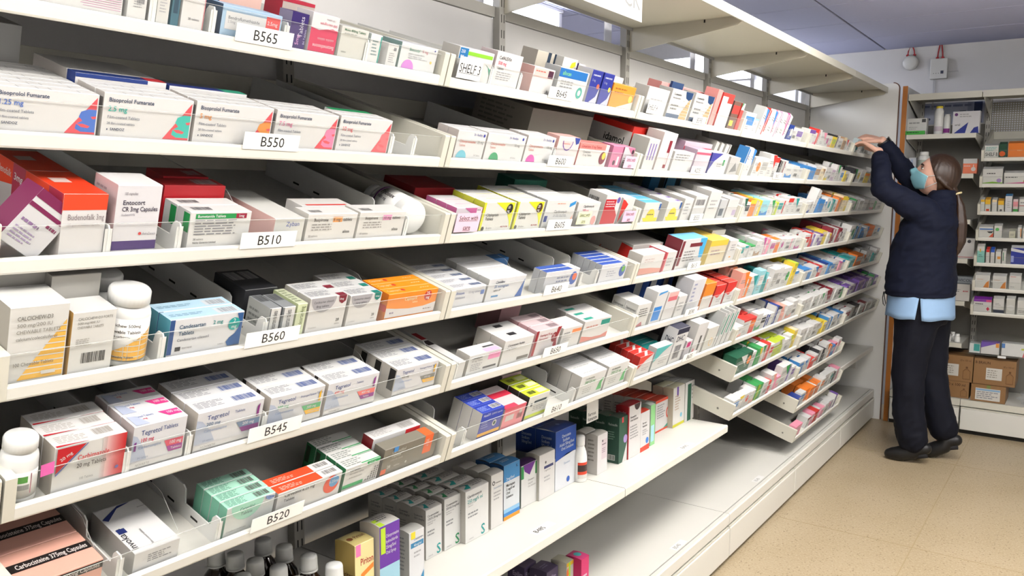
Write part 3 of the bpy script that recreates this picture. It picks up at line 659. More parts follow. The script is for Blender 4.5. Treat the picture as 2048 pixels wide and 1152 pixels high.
T.B(527, 552, 60, .06, ('#edede8', '#8c8f90', '#a9aca6'), 'narrow pale carton with grey top beside the divider', [('r', 'F', '#6d7376', .0, 0, .12, 1), ('t', 'F', '#555', 'Candesartan tablets', .7, .1, .25, .8, 90), ('k', 'T', '#5a5c5e', .1, .5, .9, .95), ('l', 'L', '#7d807c', .1, .2, .7, .8, 4)])
T.B(554, 581, 58, .06, ('#edede8', '#8c8f90', '#6d7376'), 'second narrow pale carton with grey top', [('r', 'F', '#6d7376', .0, 0, .12, 1), ('t', 'F', '#555', 'Candesartan tablets', .7, .1, .25, .8, 90), ('k', 'T', '#5a5c5e', .1, .5, .9, .95)])
T.B(583, 604, 60, .07, ('#d6dfb6', '#c9cfb0', '#b9c498'), 'narrow pale green carton', [('t', 'F', '#5c6a3a', 'Candesartan 4mg', .75, .1, .25, .8, 90), ('l', 'T', '#7d8668', .1, .1, .9, .9, 6)])
T.extra(486, 550, -.078, 0, .075, .09, ('#2e2f33', '#2b2c30', '#27282c'), 'black carton with bar codes on top standing deeper', [('k', 'T', '#c9c9c9', .1, .5, .45, .9), ('k', 'T', '#c9c9c9', .55, .5, .9, .9)])
def consil(mg, c): return [('c', 'F', '#a9a7ab', .36, 1.0, .46, 180, 360), ('t', 'F', '#3a3a3e', 'Candesartan cilexetil', .1, .83, .07, .52), ('t', 'F', '#3a3a3e', mg+' tablets', .18, .7, .07, .36), ('p', 'F', c, [(.76, 1), (.97, 1), (.96, .82), (.87, .74), (.78, .82)]), ('b', 'F', '#fff', mg, .79, .86, .06, .14), ('b', 'F', '#555', '28', .78, .2, .09, .1), ('t', 'F', '#777', 'tablets', .76, .1, .05, .14), ('t', 'F', '#888', 'Consilient', .06, .08, .05, .25), ('r', 'T', c, .75, 0, .97, .35), ('l', 'T', '#8a8a8e', .06, .2, .7, .8, 5)]
T.B(607, 683, 66, .036, ('#efedea', '#e9e8e6', '#b5b1a8'), 'white carton with grey half disc and maroon tab', consil('8mg', '#7d2736'), 2)
T.B(688, 752, 58, .036, ('#efedea', '#e9e8e6', '#b5b1a8'), 'white carton with grey half disc and teal tab', consil('16mg', '#1f7a6c'), 3)
T.D(757, 'c')
T.B(766, 866, 48, .026, ('#f08a1d', '#f4931f', '#d9761a'), 'orange carton with red strength disc', [('p', 'F', '#f0e9e4', [(0, 0), (1, 0), (1, .42), (.75, .3), (.45, .28), (.2, .34), (0, .42)]), ('b', 'F', '#fbe3b0', 'Captopril', .33, .64, .13, .32), ('t', 'F', '#fbe3b0', 'tablets', .5, .5, .08, .15), ('c', 'F', '#c63a2c', .8, .74, .22), ('b', 'F', '#fff', '25', .765, .77, .14, .09), ('b', 'F', '#fff', 'mg', .765, .6, .12, .09), ('l', 'F', '#7a6a90', .08, .1, .18, .25, 1), ('l', 'F', '#77665a', .75, .12, .95, .2, 1), ('c', 'T', '#cf3f2c', .35, .5, .2), ('t', 'T', '#fbe3b0', 'Captopril', .05, .4, .3, .25), ('l', 'T', '#fbe3b0', .7, .4, .95, .6, 1), ('c', 'L', '#cf4a3a', .35, .5, .12), ('c', 'L', '#cf4a3a', .75, .5, .12)], 3)

# B545
T = Tray(0, 4)
T.prev = T.y(82)
R = .024
b = big_bottle(T.m @ Matrix.Translation((-.0065-R, T.y(47), .0135)), 'white tablet bottle with green printed band on shelf B545', R, .098)
lathe('paper_band', [(R+.0003, .012), (R+.0003, .052)], PAPER, b, 36)
wrap_rect(b, 'print', R+.0005, -40, 5, .036, .046, '#5aa845'); wrap_rect(b, 'print', R+.0006, -60, 10, .025, .033, '#9b9b98'); wrap_rect(b, 'print', R+.0005, 14, 18, .018, .05, '#c78a96')
def mixh(a, b, t): return '#'+''.join('%02x' % round(int(a[i:i+2], 16)*(1-t)+int(b[i:i+2], 16)*t) for i in (1, 3, 5))
carb = [('r', 'F', mixh('#f0eeea', '#c9282c', (k+1)/16), .66+.34*k/16, 0, .66+.34*(k+1)/16+.002, 1) for k in range(16)]
carb += [('p', 'F', '#c5202a', [(.03, .97), (.42, .97), (.03, .4)]), ('p', 'F', '#5a64a8', [(.43, .97), (.45, .97), (.03, .34), (.03, .38)]), ('b', 'F', '#f8eaea', '20 mg', .09, .66, .075, .3, 32), ('b', 'F', '#d23c3e', 'Carbimazole', .31, .6, .12, .45), ('b', 'F', '#5a5250', '20 mg Tablets', .31, .42, .1, .42), ('t', 'F', '#888', '100 Tablets', .36, .12, .06, .2), ('c', 'F', '#6a5f9a', .9, .2, .04), ('l', 'T', '#b9b3aa', .08, .2, .5, .8, 5), ('k', 'T', '#b3aca2', .6, .3, .85, .8), ('p', 'T', '#c5202a', [(.02, .0), (.5, .0), (.02, .12)])]
T.B(98, 243, 86, .033, ('#f0eeea', '#f2f0ec', '#d8cfc0'), 'white carton fading to red with red corner', carb, 3, short='white and red carton')
T.D(248)
st = newmesh('sticky_tab', [(-.001, T.y(70), .075), (-.001, T.y(97), .077), (-.001, T.y(98), .058), (-.001, T.y(71), .056)], [(0, 1, 2, 3)], ink('#ef6fb8'), T.t)
def teg(mg, c1, c2, sub, big=True, pr=False):
    L = [('p', 'F', '#c9d2e6', [(0, .16), (.3, .16), (.22, .45), (.08, .75), (0, .8)]), ('t', 'F', '#2f4a8c', 'Tegretol', .14, .76, .12, .38), ('t', 'F', '#2f4a8c', 'Prolonged Release Tablets' if pr else 'Tablets', .55, .78, .07 if not big else .1, .42 if pr else .28), ('b', 'F', c1, mg, .14, .6, .09, .25), ('t', 'F', '#7f9ac8', 'Carbamazepine', .12, .44, .07, .42), ('p', 'F', c1, [(.6, .5), (.97, .5), (.97, .34), (.66, .34)]), ('p', 'F', c2, [(.66, .34), (.97, .34), (.97, .2), (.71, .2)]), ('b', 'F', '#f4ecf0', mg, .7, .385, .08, .24), ('t', 'F', '#f4ecf0', sub, .74, .245, .06, .22), ('t', 'F', '#8490ae', '84 tablets', .12, .2, .05, .2), ('r', 'F', '#eceae6', 0, 0, 1, .13), ('t', 'F', '#8c8a88', 'NOVARTIS', .1, .03, .06, .26)]
    if big: L += [('p', 'F', '#7a2a80', [(.03, .62), (.07, .64), (.07, .42), (.03, .42)])]
    else: L += [('p', 'F', c2, [(.9, .55), (.94, .55), (.94, .9), (.905, .82)])]
    return L
tt = [('k', 'T', '#4a62a0', .6, .3, .92, .72), ('l', 'T', '#9a9a9e', .06, .25, .5, .8, 5)]
T.B(253, 363, 84, .036, ('#f1f1f4', '#f3f3f4', '#e4d4d0'), 'white carton with pink and magenta strength flag', teg('100 mg', '#d8405e', '#9c2a8a', 'Tablets')+[('t', 'T', '#5a78b8', 'Tegretol Tablets', .1, .62, .16, .4), ('b', 'T', '#d8405e', '100 mg', .14, .42, .12, .2), ('p', 'T', '#e0408a', [(.6, .75), (.97, .75), (.97, .3), (.72, .3)]), ('b', 'T', '#f8e8f0', '100 mg', .72, .48, .18, .24), ('p', 'T', '#c9d2ea', [(.05, .05), (.3, .05), (.2, .75), (.05, .85)])], 3)
T.D(372)
T.B(382, 516, 76, .037, ('#efeff3', '#f1f1f1', '#dcd3c6'), 'white carton with blue grey and plum strength flag', teg('200 mg', '#6b83a0', '#86357e', '', False)+tt, 3)
T.D(522)
T.B(528, 638, 66, .04, ('#efeff1', '#f2f2f0', '#dcd3c6'), 'white carton with green and yellow strength flag', teg('200 mg', '#58ae72', '#f0b930', 'Prolonged Release', False, True)+tt+[('r', 'L', '#26221f', 0, .55, .25, 1)], 2)
T.B(643, 746, 62, .04, ('#f0eff2', '#f2f2f0', '#dcd3c6'), 'white carton with coral and plum strength flag', teg('400 mg', '#ee6f66', '#8f3488', 'Tablets', False)+tt+[('r', 'L', '#26221f', 0, .55, .25, 1)], 2)
T.D(758, 'c')
T.B(781, 866, 52, .042, ('#efeef1', '#f2f2f0', '#cfc9bf'), 'white carton with grey and amber strength flag', teg('400 mg', '#7b7a74', '#f0b52c', 'Prolonged Release', False, True)+tt+[('r', 'L', '#1f1d1c', .55, .3, .95, .95)], 3)

# B520
T = Tray(0, 5)
pinkc = '#e3aa98'
band = lambda f, v, sz=.1: [('r', f, '#1c1716', 0, v, 1, v+sz), ('b', f, '#f2e6e0', 'Carbocisteine 375mg Capsules', .06, v+sz*.22, sz*.56, .9)]
T.B(-60, 200, 55, .075, (pinkc, pinkc, '#c9bfae'), 'flat salmon pink carton with black lettered bands', band('F', .68, .26)+[('t', 'F', '#7a4a40', '120 capsules', .4, .5, .1), ('r', 'T', '#1c1716', 0, .42, 1, .66), ('b', 'T', '#f2e6e0', 'Carbocisteine 375mg Capsules', .08, .48, .13, .88)], 2)
T.D(208, 'c'); T.D(234)
o = T.B(262, 355, 34, .125, ('#efeeec', '#f4f3f1', '#cfccc4'), 'flat white carton lying with its big face up', [('b', 'T', '#232428', 'Invokana', .16, .06, .09, .6, 90), ('t', 'T', '#4c4c50', 'film-coated tablets', .5, .08, .03, .5, 90), ('r', 'T', '#24306a', .06, .42, .24, .52), ('p', 'T', '#24306a', [(.02, .78), (.5, .97), (.8, .98), (.45, .92), (.1, .72)]), ('t', 'T', '#555', 'janssen', .82, .82, .025, .2), ('l', 'F', '#7d7d80', .3, .2, .85, .7, 4)])
T.D(366, 'c'); T.D(432)
mint = '#a8dcc4'
T.B(443, 541, 54, .021, ('#e9ede8', mint, '#7fc4a6'), 'mint green carton with bar code on top', [('c', 'F', mint, .42, 1.0, .62, 180, 360), ('t', 'F', '#3a4a48', 'Carvedilol', .27, .74, .12, .3), ('t', 'F', '#3a4a48', 'Tablets', .3, .56, .12, .24), ('c', 'F', '#8fa6d0', .9, 1.0, .2, 180, 330), ('t', 'F', '#25356a', '3.125mg', .78, .86, .09, .2), ('t', 'F', '#777', 'Consilient Healthcare', .05, .06, .06, .4), ('k', 'T', '#5a5652', .62, .2, .9, .85), ('l', 'T', '#5f8d7a', .05, .1, .5, .9, 5)], 4)
T.B(546, 676, 44, .024, ('#efede9', '#e8502b', '#c9c6c0'), 'long red orange topped carton with blue disc', [('b', 'F', '#4b4a4c', 'Carvedilol 6.25 mg', .1, .74, .14, .5), ('t', 'F', '#4b4a4c', 'Tablets', .1, .52, .13), ('c', 'F', '#e4573a', .84, .55, .42), ('c', 'F', '#5f9fd0', .88, .66, .27), ('b', 'F', '#dceaf6', '6.25mg', .8, .6, .13, .16), ('r', 'T', '#f2efeb', .68, .0, 1, .96), ('k', 'T', '#5d5a58', .74, .3, .94, .8), ('l', 'T', '#f6c0ae', .08, .2, .4, .7, 3)], 2)
T.B(681, 752, 42, .028, ('#efeeea', '#f0efea', '#2f7a4e'), 'white carton with green edge and black triangles', [('r', 'F', '#2fa25c', 0, 0, .58, .18), ('b', 'F', '#333', 'Carvedilol', .14, .76, .1, .3), ('t', 'F', '#444', 'film-coated tablets', .14, .62, .08, .4), ('t', 'F', '#666', '28 film-coated tablets', .14, .44, .06, .45), ('p', 'F', '#2fa25c', [(.6, 1), (1, 1), (.98, .84), (.64, .8)]), ('b', 'F', '#e8f4ea', '12.5 mg', .66, .87, .09, .3)]+[('p', 'F', '#2c2c2c', [(.62+.07*i, .06+.11*j), (.67+.07*i, .06+.11*j), (.67+.07*i, .15+.11*j)]) for j in range(6) for i in range(5) if i >= j*.6 and .67+.07*i < .98]+[('l', 'T', '#8a8f8a', .06, .1, .6, .9, 4), ('r', 'T', '#2fa25c', .45, .02, 1, .12), ('r', 'L', '#20301f', .1, .3, .5, .9)], 4)
T.B(757, 866, 50, .03, ('#7d776a', '#857f72', '#6b655a'), 'dark olive grey carton with orange stripe', [('r', 'F', '#ee6a35', .74, .25, .9, 1), ('b', 'F', '#fbe8dc', '25', .77, .7, .13, .1), ('t', 'F', '#fbe8dc', 'mg', .78, .55, .09), ('b', 'F', '#ded9cc', 'Carvedilol', .14, .74, .12, .34), ('b', 'F', '#ded9cc', 'Tablets', .14, .58, .12, .24), ('t', 'F', '#bdb7a8', 'calendar pack', .14, .44, .08, .3), ('b', 'F', '#e9e4d8', '28', .1, .18, .12, .1), ('t', 'F', '#c9c3b6', 'tablets', .22, .18, .08, .16), ('r', 'F', '#e0643a', .0, .0, .09, .2), ('c', 'F', '#d9d4c8', .44, .2, .05), ('r', 'T', '#ee6a35', .74, 0, .9, 1), ('r', 'F', '#4a8fd0', .16, .8, .24, 1)])
T.extra(757, 850, -.042, 0, .078, .03, ('#f1efec', '#f3f1ee', '#7a1c22'), 'white carton with red end behind the olive grey one', [('r', 'F', '#cf2f35', .68, .72, 1, .98), ('k', 'T', '#b9b5b0', .62, .2, .9, .8), ('l', 'T', '#c9c5c0', .06, .2, .5, .8, 4)], col=True)
# ------------------------------------------------------------------ second bay
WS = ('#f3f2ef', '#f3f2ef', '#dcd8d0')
def std(title, tc='#555', c=None, sub=None, v=.62, sz=.13, lines=True):
    L = [('b', 'F', tc, title, .1, v, sz, .75)]
    if sub: L.append(('b', 'F', c or tc, sub, .1, v-.2, sz*.9, .5))
    if lines: L.append(('l', 'F', '#a5a5a8', .1, .12, .65, .34, 3))
    return L
T = Tray(1, 0)
T.B(905, 975, 62, .05, WS, 'white carton with lime band and blue square', [('r', 'F', '#8fd132', .05, .78, .97, .9), ('r', 'F', '#1f77b5', .02, .62, .25, .98), ('b', 'F', '#fff', '250', .05, .82, .1, .18), ('b', 'F', '#fff', 'mg', .05, .68, .1, .18), ('p', 'F', '#2f9a7a', [(.8, .62), (.97, .45), (.97, .25), (.9, .5)])])
T.D(976)
T.B(979, 1031, 66, .05, ('#f5f3f2', '#f5f3f2', '#f0dede'), 'white carton with pink strength print', [('b', 'F', '#3a3a3a', 'CefALEXin', .1, .78, .1, .75), ('b', 'F', '#e0506a', '500 mg', .1, .62, .1, .6), ('b', 'F', '#555', 'Tablets', .1, .48, .08, .5), ('l', 'F', '#a5a5a8', .12, .15, .7, .42, 4)])
T.D(1034)
T.B(1056, 1098, 50, .05, ('#f3f0ee', '#f3f0ee', '#eab8b0'), 'white carton with pale pink band and plum square', [('r', 'F', '#f0c4bc', .05, .62, .95, .96), ('l', 'F', '#d06a5a', 0.1, 0.782, 0.65, 0.899, 1), ('r', 'F', '#4a1f38', .7, .64, .95, .94), ('b', 'F', '#333', 'a', .8, .06, .14)])
T.B(1106, 1164, 58, .05, ('#f3f3f2', '#f3f3f2', '#d8dad8'), 'white carton with bright blue title band', [('r', 'F', '#1f6fb8', 0, .68, .95, .98), ('b', 'F', '#7fd07a', 'allocan', .1, .76, .14, .5), ('l', 'F', '#9a9a9a', .1, .3, .6, .6, 3), ('c', 'F', '#35a594', .8, .25, .2), ('c', 'F', '#f3f3f2', .8, .25, .1)])
dk = [('l', 'F', '#c9cfe8', 0.15, 0.784, 0.85, 0.888, 1), ('t', 'F', '#c9cfe8', '5 mg', .15, .66, .07), ('p', 'F', '#d9dcee', [(.3, 0), (1, 0), (1, .5), (.8, .2)])]
T.B(1168, 1190, 64, .05, ('#2b3596', '#2b3596', '#e9e9ee'), 'narrow deep blue carton with orange dot', dk+[('c', 'F', '#ef6a4a', .8, .52, .08)])
T.B(1192, 1213, 62, .05, ('#2b3596', '#2b3596', '#252e80'), 'narrow deep blue carton with yellow dot', dk+[('c', 'F', '#f0d84a', .8, .5, .08)])
T.B(1215, 1260, 46, .05, ('#f29a32', '#f29a32', '#f29a32'), 'orange carton with pale yellow disc', [('l', 'F', '#a06018', 0.1, 0.72, 0.7, 0.85, 1), ('l', 'F', '#a06018', 0.1, 0.584, 0.6, 0.688, 1), ('p', 'F', '#f3ede4', [(.3, 0), (1, 0), (1, .35)]), ('c', 'F', '#f5dd5a', .85, .45, .16)])
T.extra(1214, 1262, -.06, 0, .095, .06, WS, 'large white carton behind the orange one')
T.extra(1122, 1150, -.065, 0, .112, .05, ('#f4f2ea',)*3, 'white carton with yellow flash behind the blue banded one', [('p', 'F', '#f0d22a', [(.5, .7), (.9, .85), (.85, .95), (.6, .9)])])
T.extra(1152, 1166, -.065, 0, .105, .05, ('#f3f0ee', '#4a2a80', '#4a2a80'), 'white carton with violet spine behind the blue banded one')
T.extra(1070, 1112, -.09, 0, .112, .05, ('#c9c2b2', '#9a938a', '#b3aca0'), 'tan and black carton behind the pink banded one', [('r', 'F', '#1f3348', .5, .6, .65, 1), ('r', 'F', '#1f3348', .8, .6, .95, 1)])
extra_card(1, 0, 929, 'SHELF 3', .082, .026, .072, under=True, size=.42)

T = Tray(1, 1)
def chlor(mg, c): return [('t', 'F', '#39409a', 'Dr. Reddys', .55, .84, .09, .3), ('c', 'F', '#39409a', .92, .87, .06), ('b', 'F', '#dc7c6a', 'Chlorpromazine', .1, .56, .1, .58), ('b', 'F', '#8f8f8f', mg, .72, .56, .1, .22), ('t', 'F', '#dc7c6a', 'Tablets', .1, .42, .09), ('c', 'F', c, .25, -.02, .3, 0, 180), ('t', 'F', '#999', '28 Tablets', .68, .08, .06)]
T.B(904, 962, 54, .03, ('#f2f2f1', '#f3f3f2', '#e6dcd6'), 'white carton with pale blue dome', chlor('25 mg', '#6fbdd0'), 2)
T.B(964, 1041, 52, .03, ('#f2f2f1', '#f3f3f2', '#e6dcd6'), 'white carton with green dome', chlor('50 mg', '#2f9a62'), 2)
T.B(1043, 1099, 52, .03, ('#f2f2f1', '#f3f3f2', '#e6dcd6'), 'white carton with magenta dome', chlor('100 mg', '#cf4ea8'), 2)
T.D(1101)
T.B(1104, 1147, 54, .04, ('#f4ecea', '#f2b8b0', '#f0bcb4'), 'white and pink carton with violet half ring', [('c', 'F', '#6a4a9a', .45, .85, .36, 180, 360), ('c', 'F', '#f6dcd8', .45, .85, .31, 180, 360), ('p', 'F', '#3a4a9a', [(.72, 1), (.98, 1), (.96, .8), (.84, .74)]), ('t', 'F', '#c66a5a', 'Cinnarizine', .2, .72, .08, .5)])
T.B(1149, 1208, 44, .04, ('#f3efec', '#e88a84', '#e88a84'), 'white carton with salmon band and plum disc', [('r', 'F', '#e88a84', 0, .74, .88, 1), ('b', 'F', '#8a2a34', 'Cinnarizine 15 mg Tablets', .05, .8, .12, .8), ('t', 'F', '#666', 'Cinnarizine', .14, .56, .1), ('t', 'F', '#666', '15 mg Tablets', .14, .42, .1), ('c', 'F', '#7c2338', .84, .38, .3), ('c', 'F', '#d8cc3a', .87, .48, .17)])
T.B(1215, 1236, 42, .04, ('#cf7fa0', '#d992b0', '#c87898'), 'narrow mauve carton', [('r', 'F', '#fff', 0.62, 0.1, 0.8, 0.5), ('c', 'F', '#4a2a3a', .4, .2, .12)])
T.B(1238, 1266, 40, .04, ('#efe6ea', '#d992b0', '#c87898'), 'white carton with mauve corner beside the pink card', [('p', 'F', '#c87898', [(.3, 1), (1, 1), (1, .5)]), ('c', 'F', '#3a2a34', .85, .8, .12), ('l', 'F', '#888', .1, .2, .5, .5, 3)])
extra_card(1, 1, 1252, 'Select with|care', .075, .026, .062, col='#f6c2d8', under=True, size=.42)
T.extra(1060, 1180, -.16, .0, .125, .2, ('#a9a296', '#a9a296', '#8f897e'), 'big grey white carton deep behind', [('l', 'L', '#6f6a62', .1, .3, .8, .9, 6)])

T = Tray(1, 2)
T.B(901, 954, 48, .03, ('#f1e6ec', '#f3eef0', '#c8689a'), 'white carton with mauve top corner', [('p', 'F', '#c8689a', [(.3, 1), (1, 1), (1, 0), (.9, .5)]), ('r', 'F', '#f3f0f2', .78, .78, .98, .98), ('l', 'F', '#77355a', 0.8, 0.844, 0.96, 0.948, 1), ('l', 'F', '#555', 0.06, 0.642, 0.66, 0.759, 1)], 3)
def cit(mg, dc): return [('p', 'F', '#e2e22e', [(.35, 1), (.97, 1), (.97, 0), (.9, .3), (.75, .65)]), ('p', 'F', '#e2e22e', [(0, 1), (.06, 1), (.06, 0), (0, 0)]), ('b', 'F', '#3d3d3a', 'Citalopram', .12, .5, .11, .5), ('b', 'F', '#3d3d3a', 'Tablets', .12, .36, .11), ('c', 'F', dc, .82, .76, .19), ('b', 'F', '#fff', mg, .75, .77, .11, .14), ('b', 'F', '#fff', 'mg', .75, .65, .08, .13), ('c', 'F', '#4a4a46', .1, .06, .08), ('t', 'F', '#777', '28 tablets', .2, .05, .06, .2), ('b', 'F', '#a0353a', 'MILPHARM', .66, .08, .06, .22)]
T.B(955, 1019, 56, .032, ('#f1f1ea', '#f3f3ee', '#c9c93a'), 'white and yellow carton with black disc', cit('10', '#222220'), 3, short='white and yellow carton with black disc')
T.B(1022, 1077, 54, .032, ('#f1f1ea', '#f3f3ee', '#c9c93a'), 'white and yellow carton with brown disc', cit('20', '#4a3020'), 4)
T.B(1080, 1140, 54, .032, ('#f2f2f0', '#f3f3f1', '#cfd0cc'), 'white carton with slanted blue flag', [('p', 'F', '#2f8fd0', [(.78, .72), (.97, .84), (.97, .98), (.78, .86)]), ('b', 'F', '#4a4a4c', 'Clarithromycin', .3, .52, .1, .55), ('l', 'F', '#e0987a', .35, .82, .7, .9, 1), ('l', 'F', '#9a9aa0', .3, .36, .85, .46, 2), ('r', 'F', '#2a3f86', .02, .2, .12, .42), ('p', 'F', '#eeaa94', [(.97, .45), (.97, .1), (.85, .1)])], 4)
T.B(1144, 1189, 46, .032, ('#f3f2ef', '#f2f1ee', '#d8d6d0'), 'white carton with pinkish red strength', [('b', 'F', '#4a4a4c', 'Clarithromycin', .25, .78, .1, .6), ('b', 'F', '#e0506a', '500 mg', .25, .58, .12, .5), ('c', 'F', '#eb9a94', .85, .2, .2)], 3)
T.B(1197, 1228, 58, .06, ('#f4f0ee', '#f5f1ee', '#e9e6e0'), 'white carton with red face and violet ring', [('p', 'F', '#b9202c', [(.0, 0), (.95, 0), (.95, .3), (.7, .55), (.7, .85), (0, .85)]), ('l', 'F', '#f6dada', .08, .55, .7, .8, 3), ('c', 'F', '#6a58a8', .84, .82, .11), ('k', 'L', '#333', .05, .4, .6, .85)])
T.B(1232, 1262, 50, .04, ('#f3efec', '#f3efec', '#e2dcd8'), 'white carton with red wedge beside the pink card', [('p', 'F', '#d8342c', [(0, 0), (.5, .75), (.2, .9), (0, .95)])])
extra_card(1, 2, 924, 'Select with|care', .085, .028, .072, col='#f6c9da', under=True, size=.42)
extra_card(1, 2, 1158, 'Select with|care', .072, .032, .068, col='#e8eec2', under=True, size=.42)
extra_card(1, 2, 1249, 'Select with|care', .078, .032, .066, col='#f6c2d8', under=True, size=.42)
T.extra(826, 905, -.14, 0, .072, .1, ('#9a2026', '#8d1d23', '#7f1a20'), 'dark red carton deep behind the mauve cornered ones')
T.extra(1025, 1090, -.17, 0, .09, .06, ('#1f6a58', '#1d6152', '#1d6152'), 'deep green carton behind the brown disc ones')

T = Tray(1, 3)
T.B(898, 964, 36, .028, ('#edeef2', '#eeeef0', '#c9c4bc'), 'white carton with small blue flag', [('b', 'F', '#6a78b8', 'Frisium', .1, .64, .16, .34), ('t', 'F', '#8a90a8', '10 mg tablets', .46, .64, .14, .45), ('t', 'F', '#8a90a8', 'clobazam', .1, .4, .15, .4), ('r', 'F', '#5a78b8', .86, .5, .97, .75), ('k', 'T', '#5d6f96', .6, .3, .92, .7), ('l', 'T', '#9a9aa0', .06, .25, .5, .75, 3)], 5)
T.B(967, 1042, 44, .034, ('#f0f1f3', '#f2f2f2', '#d8d8d2'), 'white carton with blue scaled corner', [('b', 'F', '#2c3550', 'Clonidine', .18, .76, .12, .36), ('b', 'F', '#3a66a8', '25 microgram', .17, .56, .13, .55), ('t', 'F', '#555', 'tablets BP', .17, .4, .09), ('r', 'F', '#4a86b8', .14, .14, .32, .22), ('p', 'F', '#3a62a8', [(.8, 0), (.98, 0), (.98, .85), (.9, .4)])], 4)
T.extra(978, 1014, -.145, 0, .055, .03, ('#2f6fb0', '#2f6fb0', '#2f6fb0'), 'bright blue carton behind the blue scaled ones')
T.D(1046, 'c')
T.B(1082, 1150, 38, .02, ('#eff0f3', '#4663b4', '#d0d2d6'), 'blue topped white carton with orange and blue disc', [('c', 'F', '#3f5ea8', .85, .5, .36), ('c', 'F', '#ee6a3a', .88, .58, .2), ('l', 'F', '#8a90a8', .34, .32, .74, .7, 2), ('r', 'T', '#f0f0f2', .78, .0, 1, 1)], 2)
T.D(1156); T.D(1188)
T.B(1194, 1246, 34, .02, ('#eef0f4', '#3f5fb8', '#cdd0d4'), 'blue topped white carton with green and blue disc', [('c', 'F', '#3f5ea8', .85, .5, .36), ('c', 'F', '#6ab04a', .88, .62, .2), ('l', 'F', '#a5a9b8', .25, .2, .65, .6, 3), ('r', 'T', '#f0f0f2', .8, .0, 1, 1)], 5)

T = Tray(1, 4)
T.D(905)
T.B(908, 924, 30, .16, ('#f1f0ec', '#f1f0ec', '#e4e1d9'), 'long narrow white carton with dark red end', [('r', 'T', '#8f1c26', .0, .78, 1, 1), ('r', 'T', '#2a2224', .1, .6, .9, .74)], short='long narrow white carton')
T.B(929, 994, 38, .04, ('#f1f1ee', '#f2f1ee', '#d8d4ca'), 'white carton with bright pink tab', [('b', 'F', '#4a4a4c', 'Clonazepam', .1, .74, .11, .4), ('t', 'F', '#4a4a4c', '0.5 mg Tablets', .1, .6, .1), ('r', 'F', '#ef8fbc', .6, .55, .98, .88), ('r', 'F', '#3f3f42', .5, .1, .92, .2), ('l', 'F', '#a5a5a8', .1, .1, .45, .5, 4), ('r', 'T', '#f3b4d0', .5, .0, .95, .4), ('r', 'T', '#3f3f42', .6, .5, .95, .65)], 1)
T.B(997, 1056, 48, .045, ('#f1f0ed', '#f1f0ed', '#e3ddd2'), 'white carton with small black label on top', [('b', 'F', '#4a4a4c', 'Clonazepam Auden', .12, .72, .1, .6), ('t', 'F', '#6a6a6c', '2mg Tablets', .12, .58, .09), ('r', 'F', '#77736c', .55, .05, .95, .18), ('r', 'T', '#26262a', .35, .45, .6, .75), ('r', 'L', '#55524c', .2, .2, .45, .45)], 2)
T.B(1059, 1110, 50, .03, ('#f3ecec', '#ecd4d6', '#d8a8ac'), 'white carton with dark red edge and disc', [('r', 'F', '#9a2a34', 0, 0, .1, 1), ('p', 'F', '#9a2a34', [(.85, 1), (1, 1), (.9, .5), (1, .0), (.8, .25)]), ('c', 'F', '#8a1f2a', .78, .6, .2), ('b', 'F', '#f6e4e4', '75', .7, .6, .12, .15), ('b', 'F', '#b03a40', 'Clopidogrel 75 mg', .16, .74, .09, .5), ('t', 'F', '#b03a40', 'film-coated', .16, .6, .09), ('k', 'T', '#9a868a', .6, .2, .92, .8)], 3)
T.B(1115, 1154, 40, .03, ('#f2f0ed', '#f2f0ed', '#e0ddd6'), 'white carton with orange name tab', [('r', 'F', '#ef8f5a', .5, .66, .98, .86), ('l', 'F', '#8a8a8c', 0.1, 0.636, 0.48, 0.792, 1), ('l', 'F', '#b5b5b5', .1, .3, .6, .5, 2)], 2)
T.B(1157, 1211, 42, .032, ('#f3f0ed', '#f4f2ef', '#dedad2'), 'white carton with coral wave and teal tab', [('p', 'F', '#d8867a', [(0, 0), (1, 0), (1, .25), (.75, .12), (.4, .14), (0, .3)]), ('r', 'F', '#2a8f80', .64, .66, .98, .9), ('l', 'F', '#c9938a', 0.1, 0.594, 0.6, 0.763, 1), ('r', 'T', '#2a9a86', .1, .25, .4, .6)], 3)
T.extra(1000, 1040, -.15, 0, .095, .07, ('#d4a4a8', '#c99a9e', '#b98a8e'), 'pinkish carton tilted behind the black labelled ones', [('k', 'T', '#5d4a4e', .5, .2, .9, .8)])

T = Tray(1, 5)
T.D(922)
T.B(951, 996, 48, .03, ('#4a52a8', '#2d46b4', '#e6e3dc'), 'deep blue carton with bar code on top', [('p', 'F', '#2f46b0', [(0, .55), (1, .55), (1, 1), (0, 1)]), ('b', 'F', '#e9ecf8', 'HuxD3', .08, .82, .1, .34), ('t', 'F', '#e9ecf8', '20,000 IU capsules', .44, .82, .08, .5), ('r', 'F', '#e8b04a', 0, .0, 1, .14), ('c', 'F', '#e9e8e0', .68, .42, .13), ('c', 'F', '#3f5a50', .68, .42, .08), ('l', 'F', '#9aa2d8', .08, .3, .4, .6, 3), ('r', 'T', '#e9e9ec', .55, .25, .95, .8), ('k', 'T', '#3a3a4a', .58, .3, .92, .75), ('l', 'T', '#9fb0ee', .06, .2, .5, .8, 4)], 3)
T.B(999, 1043, 38, .1, ('#e58a92', '#f0dede', '#c9b9b2'), 'pink carton with white and red top', [('r', 'F', '#e9dcd8', .12, .3, .5, .6), ('r', 'F', '#d85a6a', 0, .85, 1, 1), ('c', 'F', '#e8d8d2', .8, .6, .12), ('r', 'T', '#cf2f4a', 0, .5, 1, .72), ('r', 'T', '#c9405a', 0, .0, .6, .15), ('k', 'F', '#8a5a5e', .65, .25, .9, .55)], 1)
